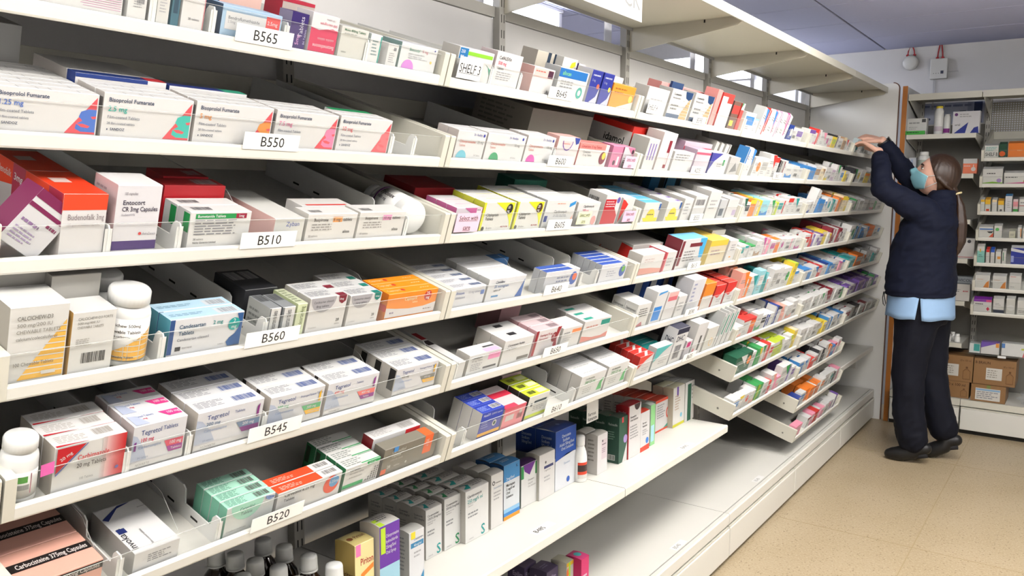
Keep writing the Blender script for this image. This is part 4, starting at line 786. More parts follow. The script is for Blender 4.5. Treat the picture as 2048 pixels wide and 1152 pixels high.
T.B(1046, 1088, 44, .034, ('#efefe8', '#c9d93a', '#2d2d2a'), 'white carton with lime green top', [('r', 'F', '#3f4a4c', .3, .62, .9, .74), ('r', 'F', '#c9d93a', .0, .0, 1, .14), ('c', 'F', '#333', .18, .6, .08), ('l', 'F', '#9a9a98', .3, .25, .85, .5, 3), ('r', 'T', '#e9efb0', .55, .2, .95, .75), ('k', 'T', '#4a4a2a', .15, .3, .45, .7)], 3)
T.extra(1000, 1038, -.115, 0, .08, .09, ('#c9a9a6', '#c4b4b0', '#a99a94'), 'grey pink carton behind the pink one', [('c', 'T', '#5a2a34', .6, .5, .12), ('r', 'T', '#7a1f2a', 0, .8, 1, 1)])
T.D(1142)
def coam(): return [('b', 'F', '#5a6a58', 'Co-Amoxiclav', .18, .78, .09, .5), ('b', 'F', '#4f9a58', '250/125 mg', .18, .6, .13, .6), ('l', 'F', '#a9b0a9', .18, .12, .55, .4, 3), ('p', 'F', '#57b06a', [(.75, .1), (.82, .5), (.92, .62), (.97, .62), (.92, .4), (.97, .1)]), ('l', 'T', '#c4c8c2', .2, .3, .8, .5, 1)]
T.B(1150, 1201, 44, .034, ('#f2f2ef', '#f0f0ee', '#dcd8d0'), 'white carton with green ribbon', coam(), 4, short='first row white carton with green ribbon')
T.B(1204, 1246, 44, .034, ('#f2f2ef', '#f0f0ee', '#dcd8d0'), 'white carton with green ribbon at the tray end', coam(), 5, short='tray end white carton with green ribbon')

# ------------------------------------------------------------------ third bay
T = Tray(2, 0)
T.B(1283, 1325, 52, .05, WS, 'white carton behind the small shelf card', [('l', 'F', '#b5b5b5', .2, .3, .85, .6, 3)])
def nav(): return [('p', 'F', '#d0aa78', [(.95, .0), (.6, 0), (.62, .2), (.95, .85)]), ('r', 'F', '#54657e', 0, 0, .6, .14), ('p', 'F', '#20406e', [(.62, 1), (.98, 1), (.98, .78), (.85, .7), (.7, .76)]), ('b', 'F', '#444', 'Co-amoxiclav', .1, .8, .08, .5), ('t', 'F', '#444', 'film-coated tablets', .1, .68, .06, .5), ('l', 'F', '#888', .1, .25, .5, .5, 2)]+[('r', 'F', '#f3efe6', .6, .1+.11*k, .95, .115+.11*k) for k in range(6)]
T.B(1329, 1371, 56, .05, WS, 'white and tan carton with navy corner', nav())
T.B(1375, 1413, 56, .05, WS, 'second white and tan carton with navy corner', nav())
T.B(1415, 1424, 70, .05, ('#f0a09a',)*3, 'salmon pink carton standing on edge')
T.B(1427, 1449, 66, .05, ('#f3f0ee', '#f3f0ee', '#d8453f'), 'white carton with red top flash', [('r', 'F', '#e0453f', .5, .72, 1, .9), ('r', 'F', '#e0453f', 0, .9, 1, 1)])
T.B(1452, 1466, 54, .05, ('#7a5a50', '#c9c0b4', '#5a4a42'), 'dark printed carton with red middle', [('r', 'F', '#d8453f', .0, .55, 1, .85), ('r', 'F', '#e8c84a', .1, .1, .6, .3)])
T.B(1468, 1480, 52, .05, ('#d8504a', '#e9d0c8', '#c8403a'), 'red carton with green top corner', [('r', 'F', '#e9e4dc', 0, .75, 1, 1), ('p', 'F', '#3f8f5a', [(0, 1), (.5, 1), (0, .8)])])
T.extra(1318, 1412, -.07, 0, .115, .05, ('#efa29c', '#f0aaa4', '#e0958f'), 'long salmon pink carton behind the navy cornered ones')
T.extra(1340, 1362, -.06, .0, .125, .008, ('#20406e', '#20406e', '#20406e'), 'navy edged carton behind the white one')
extra_card(2, 0, 1297, 'SHELF 4', .072, .026, .066, under=True, size=.36)

T = Tray(2, 1)
T.B(1281, 1303, 60, .06, ('#efeeea', '#e9e7e2', '#d5d2ca'), 'white carton with violet bars', [('r', 'F', '#8a78b8', .2+.25*k, .3, .3+.25*k, .85) for k in range(3)])
T.B(1306, 1334, 74, .06, ('#f3f1ee', '#f2f0ec', '#e9d8d2'), 'tall white carton with maroon bar', [('r', 'F', '#8a2434', .55, .05, .75, .8), ('r', 'F', '#f3e4e4', 0.54, 0.15, 0.72, 0.47)])
T.B(1338, 1378, 38, .04, ('#f1f0ee', '#f1f0ee', '#dcd8d2'), 'low white carton behind the A205 card', [('l', 'F', '#9a9a9a', .1, .5, .8, .9, 3)])
T.B(1381, 1410, 44, .05, ('#ecdfe8', '#e0c8dc', '#d8c0d4'), 'pale lilac carton', [('r', 'F', '#c9607a', 0, .8, 1, .9)])
T.B(1413, 1447, 40, .05, ('#f0f0ee', '#eeeeec', '#3a3a8f'), 'white carton with violet wedge and green patch', [('p', 'F', '#4a4aa0', [(0, .1), (0, 1), (.6, 1), (.2, .6)]), ('r', 'F', '#3f9a5a', .72, .4, .82, .7), ('l', 'F', '#999', .4, .3, .7, .5, 2)])
T.B(1451, 1472, 34, .05, ('#d8d6d2',)*3, 'small grey carton at the tray end', [('p', 'F', '#7d7d7d', [(.2, .1), (.9, .2), (.6, .7)])])
T.extra(1366, 1420, -.07, 0, .105, .07, ('#ecd4e2', '#efdde8', '#c9a9c0'), 'lilac carton with a red line', [('r', 'F', '#d0284a', 0, .72, 1, .84), ('l', 'F', '#c9607a', .1, .5, .7, .64, 1)])
T.extra(1262, 1330, -.075, 0, .128, .15, ('#d9281e', '#d9281e', '#efe9e4'), 'white carton with red top and black lettering', [('b', 'L', '#1f1c1c', 'idamol', .35, .5, .18, .5), ('r', 'L', '#d9281e', 0, .85, 1, 1)])
for k in range(4):
    q_ = T.extra(1424+10*k, 1430+10*k, -.07, .0048, .12-.003*k, .09, ('#e6e4de', '#d9d7d0', '#c4c1b8'), f'slim white carton on edge, {ORD[k]} of four beside the lilac ones'); q_.matrix_world = q_.matrix_world @ Matrix.Rotation(math.radians(-12), 4, 'X')

T = Tray(2, 2)
def yel(): return [('c', 'F', '#e8d22a', .5, .2, .48, 0, 180), ('p', 'F', '#e8d22a', [(.18, 0), (.98, 0), (.98, .2), (.05, .2)]), ('l', 'F', '#5a5430', 0.28, 0.276, 0.68, 0.432, 1), ('r', 'F', '#2a5aa0', .9, .6, 1, .95)]
T.B(1279, 1312, 38, .035, ('#f1f0ea', '#6ac0e8', '#dcd9d0'), 'white carton with yellow dome and pale blue top', yel(), 5)
T.B(1325, 1353, 38, .035, ('#f1f0ea', '#e9e8f0', '#dcd9d0'), 'white carton with yellow dome and violet dotted top', yel()+[('r', 'T', '#7a5ab0', .7, .1, .95, .5)], 6)
T.B(1357, 1375, 42, .06, WS, 'white carton beside the B555 card', [('l', 'F', '#aaa', .2, .2, .8, .8, 4)], 2)
T.B(1378, 1402, 46, .06, WS, 'taller white carton behind the B555 card', [('k', 'F', '#77777a', .1, .6, .8, .85)], 2)
T.B(1405, 1428, 54, .06, ('#f3f3f0', '#f5f5f2', '#dcdad4'), 'tall plain white carton', [('l', 'F', '#aaa', .2, .3, .8, .7, 3)], 2)
T.B(1431, 1445, 36, .06, ('#d6d8da', '#c8cacc', '#bdbfc1'), 'small grey carton with dark patch', [('r', 'F', '#55606a', .1, .1, .7, .5)], 2)
T.B(1447, 1471, 36, .06, ('#ecebe8', '#e9e8e4', '#d0cdc6'), 'small white carton with lilac corner', [('r', 'F', '#b8a8c8', .6, .1, .95, .4)], 3)
T.extra(1300, 1330, -.22, 0, .115, .03, ('#3a86b8', '#3f96c8', '#2a5a7a'), 'pale blue and black carton deep in the middle', [('r', 'F', '#1d2a34', .6, .4, .95, .9)])
T.extra(1334, 1362, -.23, 0, .12, .03, ('#4a96c0', '#4aa0d0', '#2a5a7a'), 'second pale blue and black carton deep in the middle', [('r', 'F', '#1d2a34', .6, .4, .95, .9)])

T = Tray(2, 3)
T.B(1273, 1318, 40, .05, ('#f2efec', '#f3f1ee', '#e2dcd4'), 'white carton with coral foot wave', [('p', 'F', '#d8988a', [(0, 0), (1, 0), (1, .2), (.5, .3), (0, .34)]), ('l', 'F', '#c9b5b0', .15, .55, .7, .8, 2)])
T.B(1322, 1343, 38, .05, ('#f0efec', '#f0efec', '#e0606a'), 'white carton with red edge line', [('r', 'F', '#e0606a', 0, 0, .1, 1), ('l', 'F', '#aaa', .2, .2, .8, .7, 3)], 2)
T.B(1347, 1397, 58, .06, ('#f0eff0', '#7cc4ea', '#7a2a34'), 'white carton with blue top and dark red bars', [('p', 'F', '#4aaee0', [(.72, 1), (1, 1), (1, .3), (.85, .3)]), ('r', 'F', '#7a2a34', .35, .72, .85, .85), ('r', 'F', '#7a2a34', .02, .1, .12, .95), ('l', 'F', '#888', .2, .2, .7, .6, 4)])
T.B(1408, 1443, 46, .05, ('#f0e3c0', '#f0cc5a', '#e4c870'), 'pale carton with yellow top', [('r', 'F', '#efc84a', 0, .75, 1, 1), ('l', 'F', '#a99', .15, .3, .8, .6, 2)], 3)
T.B(1447, 1471, 40, .06, WS, 'white carton with tiny orange mark at the tray end', [('r', 'F', '#e8a050', .4, .12, .6, .2), ('l', 'F', '#999', .3, .45, .9, .8, 3)])
T.extra(1262, 1322, -.075, 0, .085, .17, ('#d5d0cb', '#cfcac4', '#b5afa8'), 'grey white carton with slanted red panel', [('p', 'F', '#e0342c', [(.5, .2), (.98, .25), (.95, .95), (.55, .9)]), ('t', 'L', '#c06a5a', 'forxiga', .3, .35, .22, .5), ('p', 'L', '#e0342c', [(.7, .2), (1, .2), (1, .9), (.75, .95)])])
T.extra(1420, 1470, -.07, 0, .115, .12, ('#dcd8cc', '#d5d1c4', '#a9a598'), 'tall greyish white carton near the tray end')

T = Tray(2, 4)
T.B(1250+12, 1290, 46, .045, ('#f0efec', '#f0efec', '#e9e8e4'), 'white carton with dark lettered side at the tray start', [('b', 'L', '#333', 'Desmopressin', .12, .72, .09, .8), ('b', 'L', '#333', 'Acetate 0.1mg', .12, .58, .09, .8), ('b', 'L', '#333', 'Tablets', .12, .44, .09, .5), ('p', 'F', '#b06a70', [(.1, 0), (.7, 0), (.6, .2)]), ('l', 'F', '#666', .2, .4, .9, .8, 4)], 2)
T.B(1296, 1318, 62, .045, ('#f3f3f2', '#f5f5f4', '#e9e8e6'), 'tall white carton with blue square', [('r', 'F', '#2f86d8', .1, .05, .8, .5), ('p', 'F', '#3f96d8', [(.1, .88), (.9, .95), (.9, 1), (.2, .96)])])
T.B(1320, 1342, 56, .05, ('#f1eeee', '#f1eeee', '#e2dedc'), 'white carton with rose patch high up', [('r', 'F', '#d8707a', .1, .65, .95, .95), ('r', 'F', '#f0b4b0', .1, .8, .95, .95)])
T.B(1345, 1362, 40, .05, WS, 'low white carton beside the B590 card', [('l', 'F', '#aaa', .2, .2, .8, .7, 3)])
T.B(1366, 1392, 66, .06, ('#eeeef2', '#f2f2f2', '#d8d8dc'), 'tall white carton with blue side lines', [('l', 'F', '#8a90b8', .15, .3, .4, .9, 5)])
T.B(1396, 1417, 50, .05, ('#f0eae4', '#f08a2a', '#d8782a'), 'white carton with orange top', [('r', 'F', '#f08a2a', 0, .5, 1, 1)], 2)
def redb(): return [('p', 'F', '#d8342e', [(0, .5), (0, 1), (1, 1), (1, .7), (.4, .35)]), ('l', 'F', '#999', .4, .1, .9, .3, 2)]
T.B(1420, 1440, 40, .03, ('#f0eceb', '#e0453a', '#b82a26'), 'white carton with red top', redb(), 5)
T.B(1443, 1464, 40, .03, ('#f0eceb', '#e0453a', '#b82a26'), 'white carton with red top at the tray end', redb(), 5, short='tray end white carton with red top')
for k, (a, b2) in enumerate(((1268, 1296), (1300, 1322), (1326, 1344))):
    T.extra(a, b2, -.13, 0, .105, .06, ('#e6e7ea', '#d0d2d8', '#2a4a9a'), f'white carton with deep blue side, {ORD[k]} of three at the rear', [('r', 'F', '#2450a0', .5, 0, 1, 1)])

T = Tray(2, 5)
def diag(c): return [('p', 'F', c, [(0, .35), (0, 1), (1, 1), (.5, .75)]), ('l', 'F', '#aaa', .35, .15, .85, .35, 2), ('p', 'T', '#f0ece8', [(.3, 0), (.5, 0), (.9, 1), (.7, 1)])]
T.B(1268, 1296, 38, .022, ('#f0eceb', '#d8342c', '#b82a26'), 'white carton with red diagonal top', diag('#e0453a'), 5)
T.B(1299, 1332, 44, .03, ('#f0f0ee', '#eef0ee', '#d0d8d6'), 'white carton with aqua diagonal', diag('#58b8b8')[:2], 1)
T.extra(1286, 1320, -.05, 0, .07, .12, ('#1f8a86', '#1f7f7c', '#176a68'), 'teal carton behind the red diagonal ones', [('r', 'T', '#e6efec', .2, .22*k, .9, .22*k+.015) for k in range(5)])
T.B(1334, 1358, 68, .05, ('#f0f0f0', '#23263f', '#e9e8e8'), 'white carton with black top and bold letters', [('r', 'F', '#23263f', 0, .84, 1, 1), ('b', 'F', '#23263f', 'DHC', .1, .62, .16, .8), ('k', 'F', '#8a8a90', .2, .1, .7, .5), ('b', 'L', '#23263f', 'DHC', .25, .6, .16, .6), ('t', 'L', '#23263f', 'continus', .25, .48, .08, .5)])
T.B(1362, 1374, 34, .05, ('#efe9ec', '#d8d4d4', '#c9c4c4'), 'small white carton with magenta mark beside the B635 card', [('r', 'F', '#c93a7a', .2, .6, .8, .9)])
T.B(1377, 1398, 62, .05, ('#f2f1ef', '#f4f3f1', '#e2e0dc'), 'tall white carton with upright grey lettering', [('r', 'F', '#555', 0.52, 0.1, 0.7, 0.58), ('r', 'F', '#e9a0a8', .1, .1, .3, .2)])
T.B(1402, 1424, 44, .06, ('#f0eee6', '#f1f0ea', '#dcd9d0'), 'white carton with faint amber ring', [('c', 'F', '#e9c890', .6, .3, .2), ('c', 'F', '#f0eee6', .6, .3, .14)])
for k in range(4):
    T.B(1420+9*k, 1427.5+9*k, 64, .06, ('#f0f0ee', '#e9e9e6', '#c9ccc8'), f'slim white carton with green stripe, {ORD[k]} of four at the tray end', [('r', 'F', '#3f8f7a', .3, .3, .6, .9)], lean=11)
T.extra(1344, 1360, -.07, 0, .135, .04, ('#2a2a30', '#3a3a3e', '#77777c'), 'black and white carton with bold letters at the rear', [('r', 'F', '#e9e9e9', 0, 0, 1, .5)])
T.extra(1380, 1408, -.078, 0, .125, .14, ('#e9eaec', '#ecedef', '#d0d2d6'), 'large pale carton at the rear')

# ------------------------------------------------------------------ the far bays: smaller in view, one list of looks per shelf
PAL = {'w': '#f1f0ec', 'g': '#c9c8c2', 'k': '#2c2c30', 'r': '#d63a34', 'o': '#ee8030', 'y': '#e8cc3c', 'l': '#b9cc3a', 'e': '#3a9a54', 'f': '#1f5a42', 't': '#2a9a98', 'a': '#9ad4dc', 'b': '#3f86c8', 'n': '#26408f',
       'v': '#7a58a8', 'm': '#c05a9a', 'p': '#ee9ab0', 'd': '#8a2c38', 'c': '#e9d8b4', 'u': '#a88a6a', 's': '#f0a898', 'z': '#d8c0d8'}
PN = {'w': 'white', 'g': 'grey', 'k': 'black', 'r': 'red', 'o': 'orange', 'y': 'yellow', 'l': 'lime', 'e': 'green', 'f': 'dark green', 't': 'teal', 'a': 'aqua', 'b': 'blue', 'n': 'navy', 'v': 'violet', 'm': 'magenta', 'p': 'pink', 'd': 'dark red', 'c': 'cream', 'u': 'brown', 's': 'salmon', 'z': 'lilac'}
ST = {'1': 'top band', '2': 'foot wave', '3': 'corner', '4': 'disc', '5': 'tall stripe', '6': 'wide panel', '7': 'bar code', '8': 'top'}
def look(c, st, acc):
    a = PAL[acc]; g = '#9a9a9c' if c not in 'knfdv' else '#d9d9d9'
    L = {'1': [('r', 'F', a, 0, .74, 1, 1)], '2': [('p', 'F', a, [(0, 0), (1, 0), (1, .3), (.6, .15), (.3, .18), (0, .36)])], '3': [('p', 'F', a, [(.4, 1), (1, 1), (1, .35)])],
         '4': [('c', 'F', a, .68, .5, .27)], '5': [('r', 'F', a, .1, .05, .35, .95)], '6': [('r', 'F', a, .1, .35, .9, .8)], '7': [('k', 'F', '#666', .3, .15, .85, .4)], '8': [('r', 'T', a, 0, 0, 1, 1), ('r', 'F', a, 0, .88, 1, 1)]}[st]
    return L+[('l', 'F', g, .15, .1, .6, .3, 2), ('l', 'F', g, .12, .55, .8, .72, 2)]
FAR = {  # per carton: body, style, accent, width, height (cm), how many deep
 (3, 0): 'w6b 9 8 1;w8a 5 6 1;w3b! 4 11 1;w5r! 4 11 1;w3b! 4 11 1;w5p! 4 11 1;w5z! 4 11 1;w3p! 4 11 1;w5m! 4 11 1;n4w 5 7 1;w7g 6 6 1;w6v 8 6 1',
 (4, 0): 'w1v 8 7 1;w2p 5 6 1;w5r 4 8 1;w3p 8 7 1;w4m 6 6 1;w2s 5 6 1;y6l 7 6 1;w5k 5 7 1;w7g 7 6 1;u1c 5 7 1;w3r 6 6 1;w6g 5 6 1',
 (5, 0): 'w2t 8 5 1;w6g 6 6 1;g7w 7 7 1;w1a 6 6 1;w5k 5 6 1;w3t 8 6 1;c6w 7 5 1;w7g 8 6 1;w1e 6 6 1',
 (3, 1): 'w5b! 5 11 1;w3b! 5 11 1;w4o 8 8 1;w6g 8 8 1;w3r 7 10 1;w1r 7 9 1;g5k 5 8 1;w5d 5 8 1;w2b 9 6 1;w7g 8 6 1;w8b 7 6 2',
 (4, 1): 'b8b 12 6 3;w6u 9 7 2;c3u 7 6 1;w2y 5 7 1;w7g 6 7 2;z6w 6 6 1;w3e 6 9 2;w5e 6 8 1;w6b 6 6 1;y1w 5 6 1;w7g 5 6 1',
 (5, 1): 'k3e 7 8 2;w4y 8 8 2;w7k 8 8 2;y1o 9 6 2;w2g 8 6 1;g6w 7 6 1;w3k 8 9 2;w6o 8 5 1',
 (3, 2): 'w3f 6 8 3;w6k 6 6 2;o1y 7 7 3;y5w 5 7 3;a2b 10 7 3;w3e 7 7 3;l5w 5 6 2;w6t 7 7 3;w5r 6 7 3;w1r 7 8 3;w3t 8 8 3;w7g 8 6 2',
 (4, 2): 'w2n 8 6 2;w6g 6 6 2;w6w! 5 12 1;b1b 9 7 3;w3b 5 6 2;w4t 8 8 3;t5w 6 7 2;w7g 6 7 2;o8u 4 8 4;u8o 4 8 4;c1y 9 9 2;y6c 6 8 2',
 (5, 2): 'w7g 8 6 3;w5e 8 7 3;w1g 7 6 3;w6w 9 7 3;g3w 7 6 2;w2p 8 6 2;w5e 8 6 2;w7k 8 6 1',
 (3, 3): 'w6t 7 6 2;w1t 6 5 2;w8e 6 5 2;w2u 7 7 3;w3m 6 8 3;p5w 6 7 3;w6m 7 6 2;o1w 8 6 2;w4m 6 6 2;w7e 8 6 3;w5p 7 6 3;w2m 8 6 2',
 (4, 3): 'w6r 9 7 2;r3w 6 7 2;v5w 5 6 2;w4v 6 6 2;v6w 6 6 2;y1c 9 7 2;w3y 6 6 2;d3w 7 8 3;w5d 7 8 3;d4w 6 8 3;w6k 6 7 3;w7g 7 7 2',
 (5, 3): 'w4e 9 9 3;e6w 5 8 2;w5b 8 8 2;b3w 9 6 2;w3b 7 7 2;o6o 13 7 1;w7g 8 6 1;w6b 7 6 1',
 (3, 4): 's3o 8 12 2;o5w 5 9 2;w3t 9 9 3;a6w 7 11 1;t3a 6 9 2;w5s 6 6 2;w6g 8 10 2;w7g 8 10 2;w4e 12 9 2;y8l 5 11 2;w1b 8 6 1',
 (4, 4): 'w8b 9 6 4;b1w 8 5 3;w3b 9 6 3;r6w 5 6 3;w5p 6 6 2;w8n 8 6 3;b4w 6 6 3;w6b 8 6 3;w7v 7 6 2;p8m 6 5 2;w1b 6 6 2',
 (5, 4): 't1a 9 6 3;a6t 7 6 2;o6w 13 7 2;w3o 7 6 2;w7g 9 8 2;w5t 8 6 2;t8w 7 6 2;w6g 8 8 2',
 (3, 5): 'w2s 8 5 2;w8r 9 7 3;r6o 6 7 3;w2e 7 8 2;w6k 8 6 3;w5n 8 6 3;n5w 4 9 2;w8k 8 7 4;s3w 6 7 2;w2s 9 7 2;w7s 8 8 2',
 (4, 5): 'w7g 7 7 3;w5g 7 7 3;w6w 7 7 3;w7g 7 7 3;w5e 7 7 2;w3e 7 7 2;w3d 8 8 3;d2w 7 7 2;w5d 8 8 3;w7d 7 7 2;w6k 7 7 2;e3w 6 6 1',
 (5, 5): 'v3w 8 6 3;w6v 8 6 3;v5w 8 6 3;v1z 9 7 3;z6v 8 6 3;v4w 8 6 3;w3v 8 6 3;e3v 5 7 2;v6w 8 6 2',
 (3, 6): 'f3w 14 8 1;f4o 9 8 2;w6g 6 7 2;e3y 6 8 2;w3e 7 8 3;r5w 6 8 2;w6r 6 7 2;l1w 9 7 4;l3w 9 7 4;w7g 7 6 2;w3l 7 7 3;y8c 6 9 1',
 (4, 6): 'w7g 8 8 3;w6g 8 7 3;w5w 8 7 3;w7g 8 8 3;w1g 7 7 3;y6w 8 7 3;y1w 7 6 2;w5b 6 8 2;b5w 6 7 2;w7b 9 8 3;w3b 8 7 2;w8b 8 7 2',
 (5, 6): 'w6d 9 7 2;g5d 7 7 2;k4w 8 7 1;w7k 8 6 2;d3w 6 6 1;w6g 9 6 1;g7w 9 5 1',
 (3, 7): 'w6b 9 6 1;w1y 7 6 1;w4r 8 6 1;w2s 7 6 1;e5w 6 7 2;e5l 6 7 2;w7e 8 7 1;r2p 5 6 1;w3s 9 8 1;p6w 6 6 1;w3e 14 10 1;v8w 6 9 2;w6v 7 7 2',
 (4, 7): 'b8w 9 7 2;w3b 8 6 2;w5b 7 6 2;r1w 6 5 2;w6r 6 6 1;w5k 8 8 2;k3w 6 7 1;w3o 9 9 2;o5w 5 7 1;b6w 7 6 1;p1r 7 6 1;w6p 7 8 1',
 (4, 8): 'n3w 9 5 1;w6b 9 6 1;o8o 8 6 2;o6o 9 6 2;w3o 6 5 1;o1w 8 6 2;w6o 8 7 1;w7g 12 8 1;w4t 9 8 1;w5k 6 7 1;p3w 8 7 1',
 (4, 9): 'p8p 14 6 1;w1d 8 5 1;p6w 7 6 1;r6r 8 6 1;w1p 8 5 1;p1w 8 5 1;w7e 9 6 1;w6p 8 6 1;z8w 7 5 1;v5w 5 8 1',
}
SIZE = lambda wd, h: 'tall ' if h > .085 else 'wide ' if wd > .085 else 'slim ' if wd < .052 else ''
rz = random.Random(11)
for (b, r), spec in FAR.items():
    t, m = TR[(b, r)]; items = [q.split(' ') for q in spec.split(';')]
    tot = sum(float(q[1]) for q in items)+sum(2.6 for p_, q in zip(items, items[1:]) if p_[0].endswith('!') and not q[0].endswith('!')); L = BAY-.004-.036; sc = L/(tot/100+.0012*len(items)); y = .0175; seen = {}
    if (b, r) == (4, 9): sc *= .8
    wh = shelf_name(b, r)
    for i, (code, wd, hh, n) in enumerate(items):
        wd = float(wd)/100*sc; h = min(float(hh)/100*.95+.012, .128); n = int(n); d = rz.choice((.035, .045, .055))
        if (b, r) == (4, 9) and i == 1: y += .12
        lean = code.endswith('!'); body, st, acc = code[:3]
        o = carton(wd-.0012, d, h, (PAL[body], PAL[acc] if st == '8' else PAL[body], PAL[acc] if st == '5' else PAL[body]), look(body, st, acc), hid=.0125)
        o.matrix_world = m @ Matrix.Translation((-.0065-(rz.random()*.008 if i % 3 else 0), y, .0113))
        if lean: w_ = wd-.0012; o.matrix_world = o.matrix_world @ Matrix.Translation((0, w_, 0)) @ Matrix.Rotation(math.radians(-11), 4, 'X') @ Matrix.Translation((0, -w_, 0))
        ds = f'{SIZE(wd, h)}{PN[body]} carton with {PN[acc]} {ST[st]}' if st != '7' else f'{SIZE(wd, h)}{PN[body]} carton with a bar code'
        tag(o, f'{ds}, {ORD[i]} along {wh}', 'box', f'cartons on {wh}')
        for k in range(1, n if r else 1):
            c = copy_thing(o); c.matrix_world = m @ Matrix.Translation((-.016-(d+.0015)*k, y, .0113))
            c['label'] = f'{ds}, {ORD[k]} back in file {ORD[i]}, {wh}'
        y += wd+(h*.2 if lean and i+1 < len(items) and not items[i+1][0].endswith('!') else 0)
    for yy in (.28, .6): pass
# ------------------------------------------------------------------ flat shelf: syrup cartons and bottles (base corners read on the shelf plane)
ZS = .576
def stand(pl, pt, pr, pd, cols, desc, ops, n=1, bulge=.004, z=ZS, name='syrup_carton', group='tall cartons on the flat shelf', step=None, d=None, hh=None, cat='box', tail='on the flat shelf'):
    """pl: base front-left corner (px,py); pt: py of the top there; pr: px of the front right edge; pd: px of the back-left edge of the side face"""
    p = at(pl[0], pl[1], 2, z); h = hh or (pl[1]-pt)/vscale(p)
    w = y_on(pr, p.x, z)-p.y-.001; dd = d or min(max(p.x-x_on(pd, p.y, z), .03), .12)
    o = carton(w, dd, h, cols, ops, name, bulge)
    o.matrix_world = Matrix.Translation((p.x, p.y, z+.0004))
    tag(o, f'{desc} {tail}', cat, group)
    for k in range(1, n):
        c = copy_thing(o); c.matrix_world = Matrix.Translation((p.x-(dd+.0015)*k, p.y+.001, z+.0004)); c['label'] = f'{desc}, {ORD[k]} back {tail}'
    return o
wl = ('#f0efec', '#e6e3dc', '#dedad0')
S_ = lambda c: [('c', 'F', c, .86, .085, .04), ('c', 'F', c, .8, .15, .04), ('r', 'F', c, .72, .1, .95, .13)]
def syr(t1, t2, c='#2a9a96', tc='#4a4d52'):
    return [('b', 'F', tc, t1, .1, .85, .042, .82), ('b', 'F', tc, t2, .1, .785, .042, .85), ('t', 'F', '#77797c', 'powder for oral', .1, .73, .025, .6), ('t', 'F', '#77797c', 'suspension', .1, .69, .025, .5), ('l', 'F', '#8c8e90', .1, .45, .6, .58, 2),
            ('b', 'F', c, 'S', .66, .035, .2, .3), ('t', 'F', '#77797c', 'SANDOZ', .15, .05, .022, .3),
            ('b', 'L', tc, t1, .2, .85, .04, .6), ('b', 'L', tc, t2, .2, .785, .04, .7), ('l', 'L', '#9a9890', .25, .55, .7, .7, 3), ('p', 'T', c, [(.1, .2), (.3, .1), (.4, .5), (.2, .8)]), ('l', 'T', '#8a8a88', .45, .2, .95, .8, 4)]
# near group
o = stand((712, 1262), 1095, 750, 668, ('#eadb9e', '#c9b878', '#b59c58'), 'cream and orange syrup carton with pink sticky tab', [('b', 'F', '#b0343a', 'Piriton', .28, .74, .08, .68), ('p', 'F', '#ee8a3a', [(.3, .64), (.97, .72), (.97, .66), (.3, .58)]), ('l', 'F', '#c98a4a', .35, .46, .9, .56, 2), ('p', 'F', '#ee9a3a', [(.3, 0), (.97, 0), (.97, .5), (.7, .12)]), ('r', 'F', '#ef7fb4', .05, .86, .3, 1), ('b', 'L', '#5a3426', 'Piriton', .3, .6, .07, .6), ('c', 'L', '#a85a34', .2, .7, .04), ('b', 'T', '#6a3a28', 'Piriton', .4, .35, .2, .5), ('c', 'T', '#7a4a2c', .2, .45, .12)], d=.06)
o = stand((761, 1240), 1058, 801, 722, ('#9ecadb', '#d8d4cc', '#bdb6aa'), 'purple topped syrup carton with lime sticky tab', [('r', 'F', '#6a3a9e', 0, .55, 1, 1), ('c', 'F', '#e9eef2', .5, .18, .17), ('c', 'F', '#9ecadb', .5, .18, .15), ('b', 'F', '#e6dff2', 'Chlorpromazine', .3, .86, .035, .65), ('b', 'F', '#e6dff2', 'hydrochloride', .3, .8, .035, .6), ('b', 'F', '#e6dff2', '25mg/5ml', .3, .74, .035, .5), ('b', 'F', '#e6dff2', 'Oral Syrup', .3, .68, .035, .5), ('r', 'F', '#b8d838', .05, .7, .28, .98), ('l', 'T', '#5a5a5c', .2, .3, .9, .7, 3), ('r', 'T', '#b8d838', .05, 0, .28, .5)], d=.06)
o = stand((819, 1168), 1069, 849, 802, ('#eff0f0', '#e2e0da', '#d6d3cb'), 'white drops carton with yellow sticky tab', [('r', 'F', '#3f86b0', .1, .68, .95, .78), ('t', 'F', '#4a6a8a', 'Citalopram', .3, .82, .05, .6), ('b', 'F', '#e9f2f6', '40mg/ml', .3, .7, .05, .5), ('r', 'F', '#f0d83a', .12, .86, .4, 1), ('l', 'F', '#aaa', .3, .45, .8, .6, 2), ('l', 'L', '#8a8a8a', .1, .2, .8, .9, 9), ('p', 'F', '#3f86b0', [(.7, 0), (.97, 0), (.97, .15)])], d=.045)
o = stand((852, 1122), 1023, 884, 817, wl, 'white suspension carton with teal mark', syr('Co-amoxiclav', '125/31.25mg/5ml'), 4, d=.05)
o = stand((889, 1103), 1001, 921, 876, wl, 'white suspension carton with green mark', syr('Co-amoxiclav', '250/62.5mg/5ml', '#2f8a58'), 4, d=.05)
o = stand((931, 1089), 986, 977, 918, wl, 'white suspension carton with large teal figures', [('b', 'F', '#4a4d52', 'Clarithromycin', .08, .86, .05, .78), ('b', 'F', '#2a9a96', '250 mg/5 ml', .08, .76, .065, .88)]+syr('', '')[2:], 4, d=.05)
o = stand((982, 1060), 953, 1006, 969, ('#eeede9', '#dedbd2', '#dcd8ce'), 'plain white solution carton with black ring', [('c', 'F', '#444', .2, .84, .04), ('c', 'F', '#eeede9', .2, .84, .022), ('t', 'F', '#666', 'rosemont', .35, .82, .03, .5), ('t', 'F', '#7a9ab8', 'Dexamethasone', .2, .73, .035, .7), ('l', 'F', '#aaa', .2, .5, .8, .68, 3)], 3, d=.045)
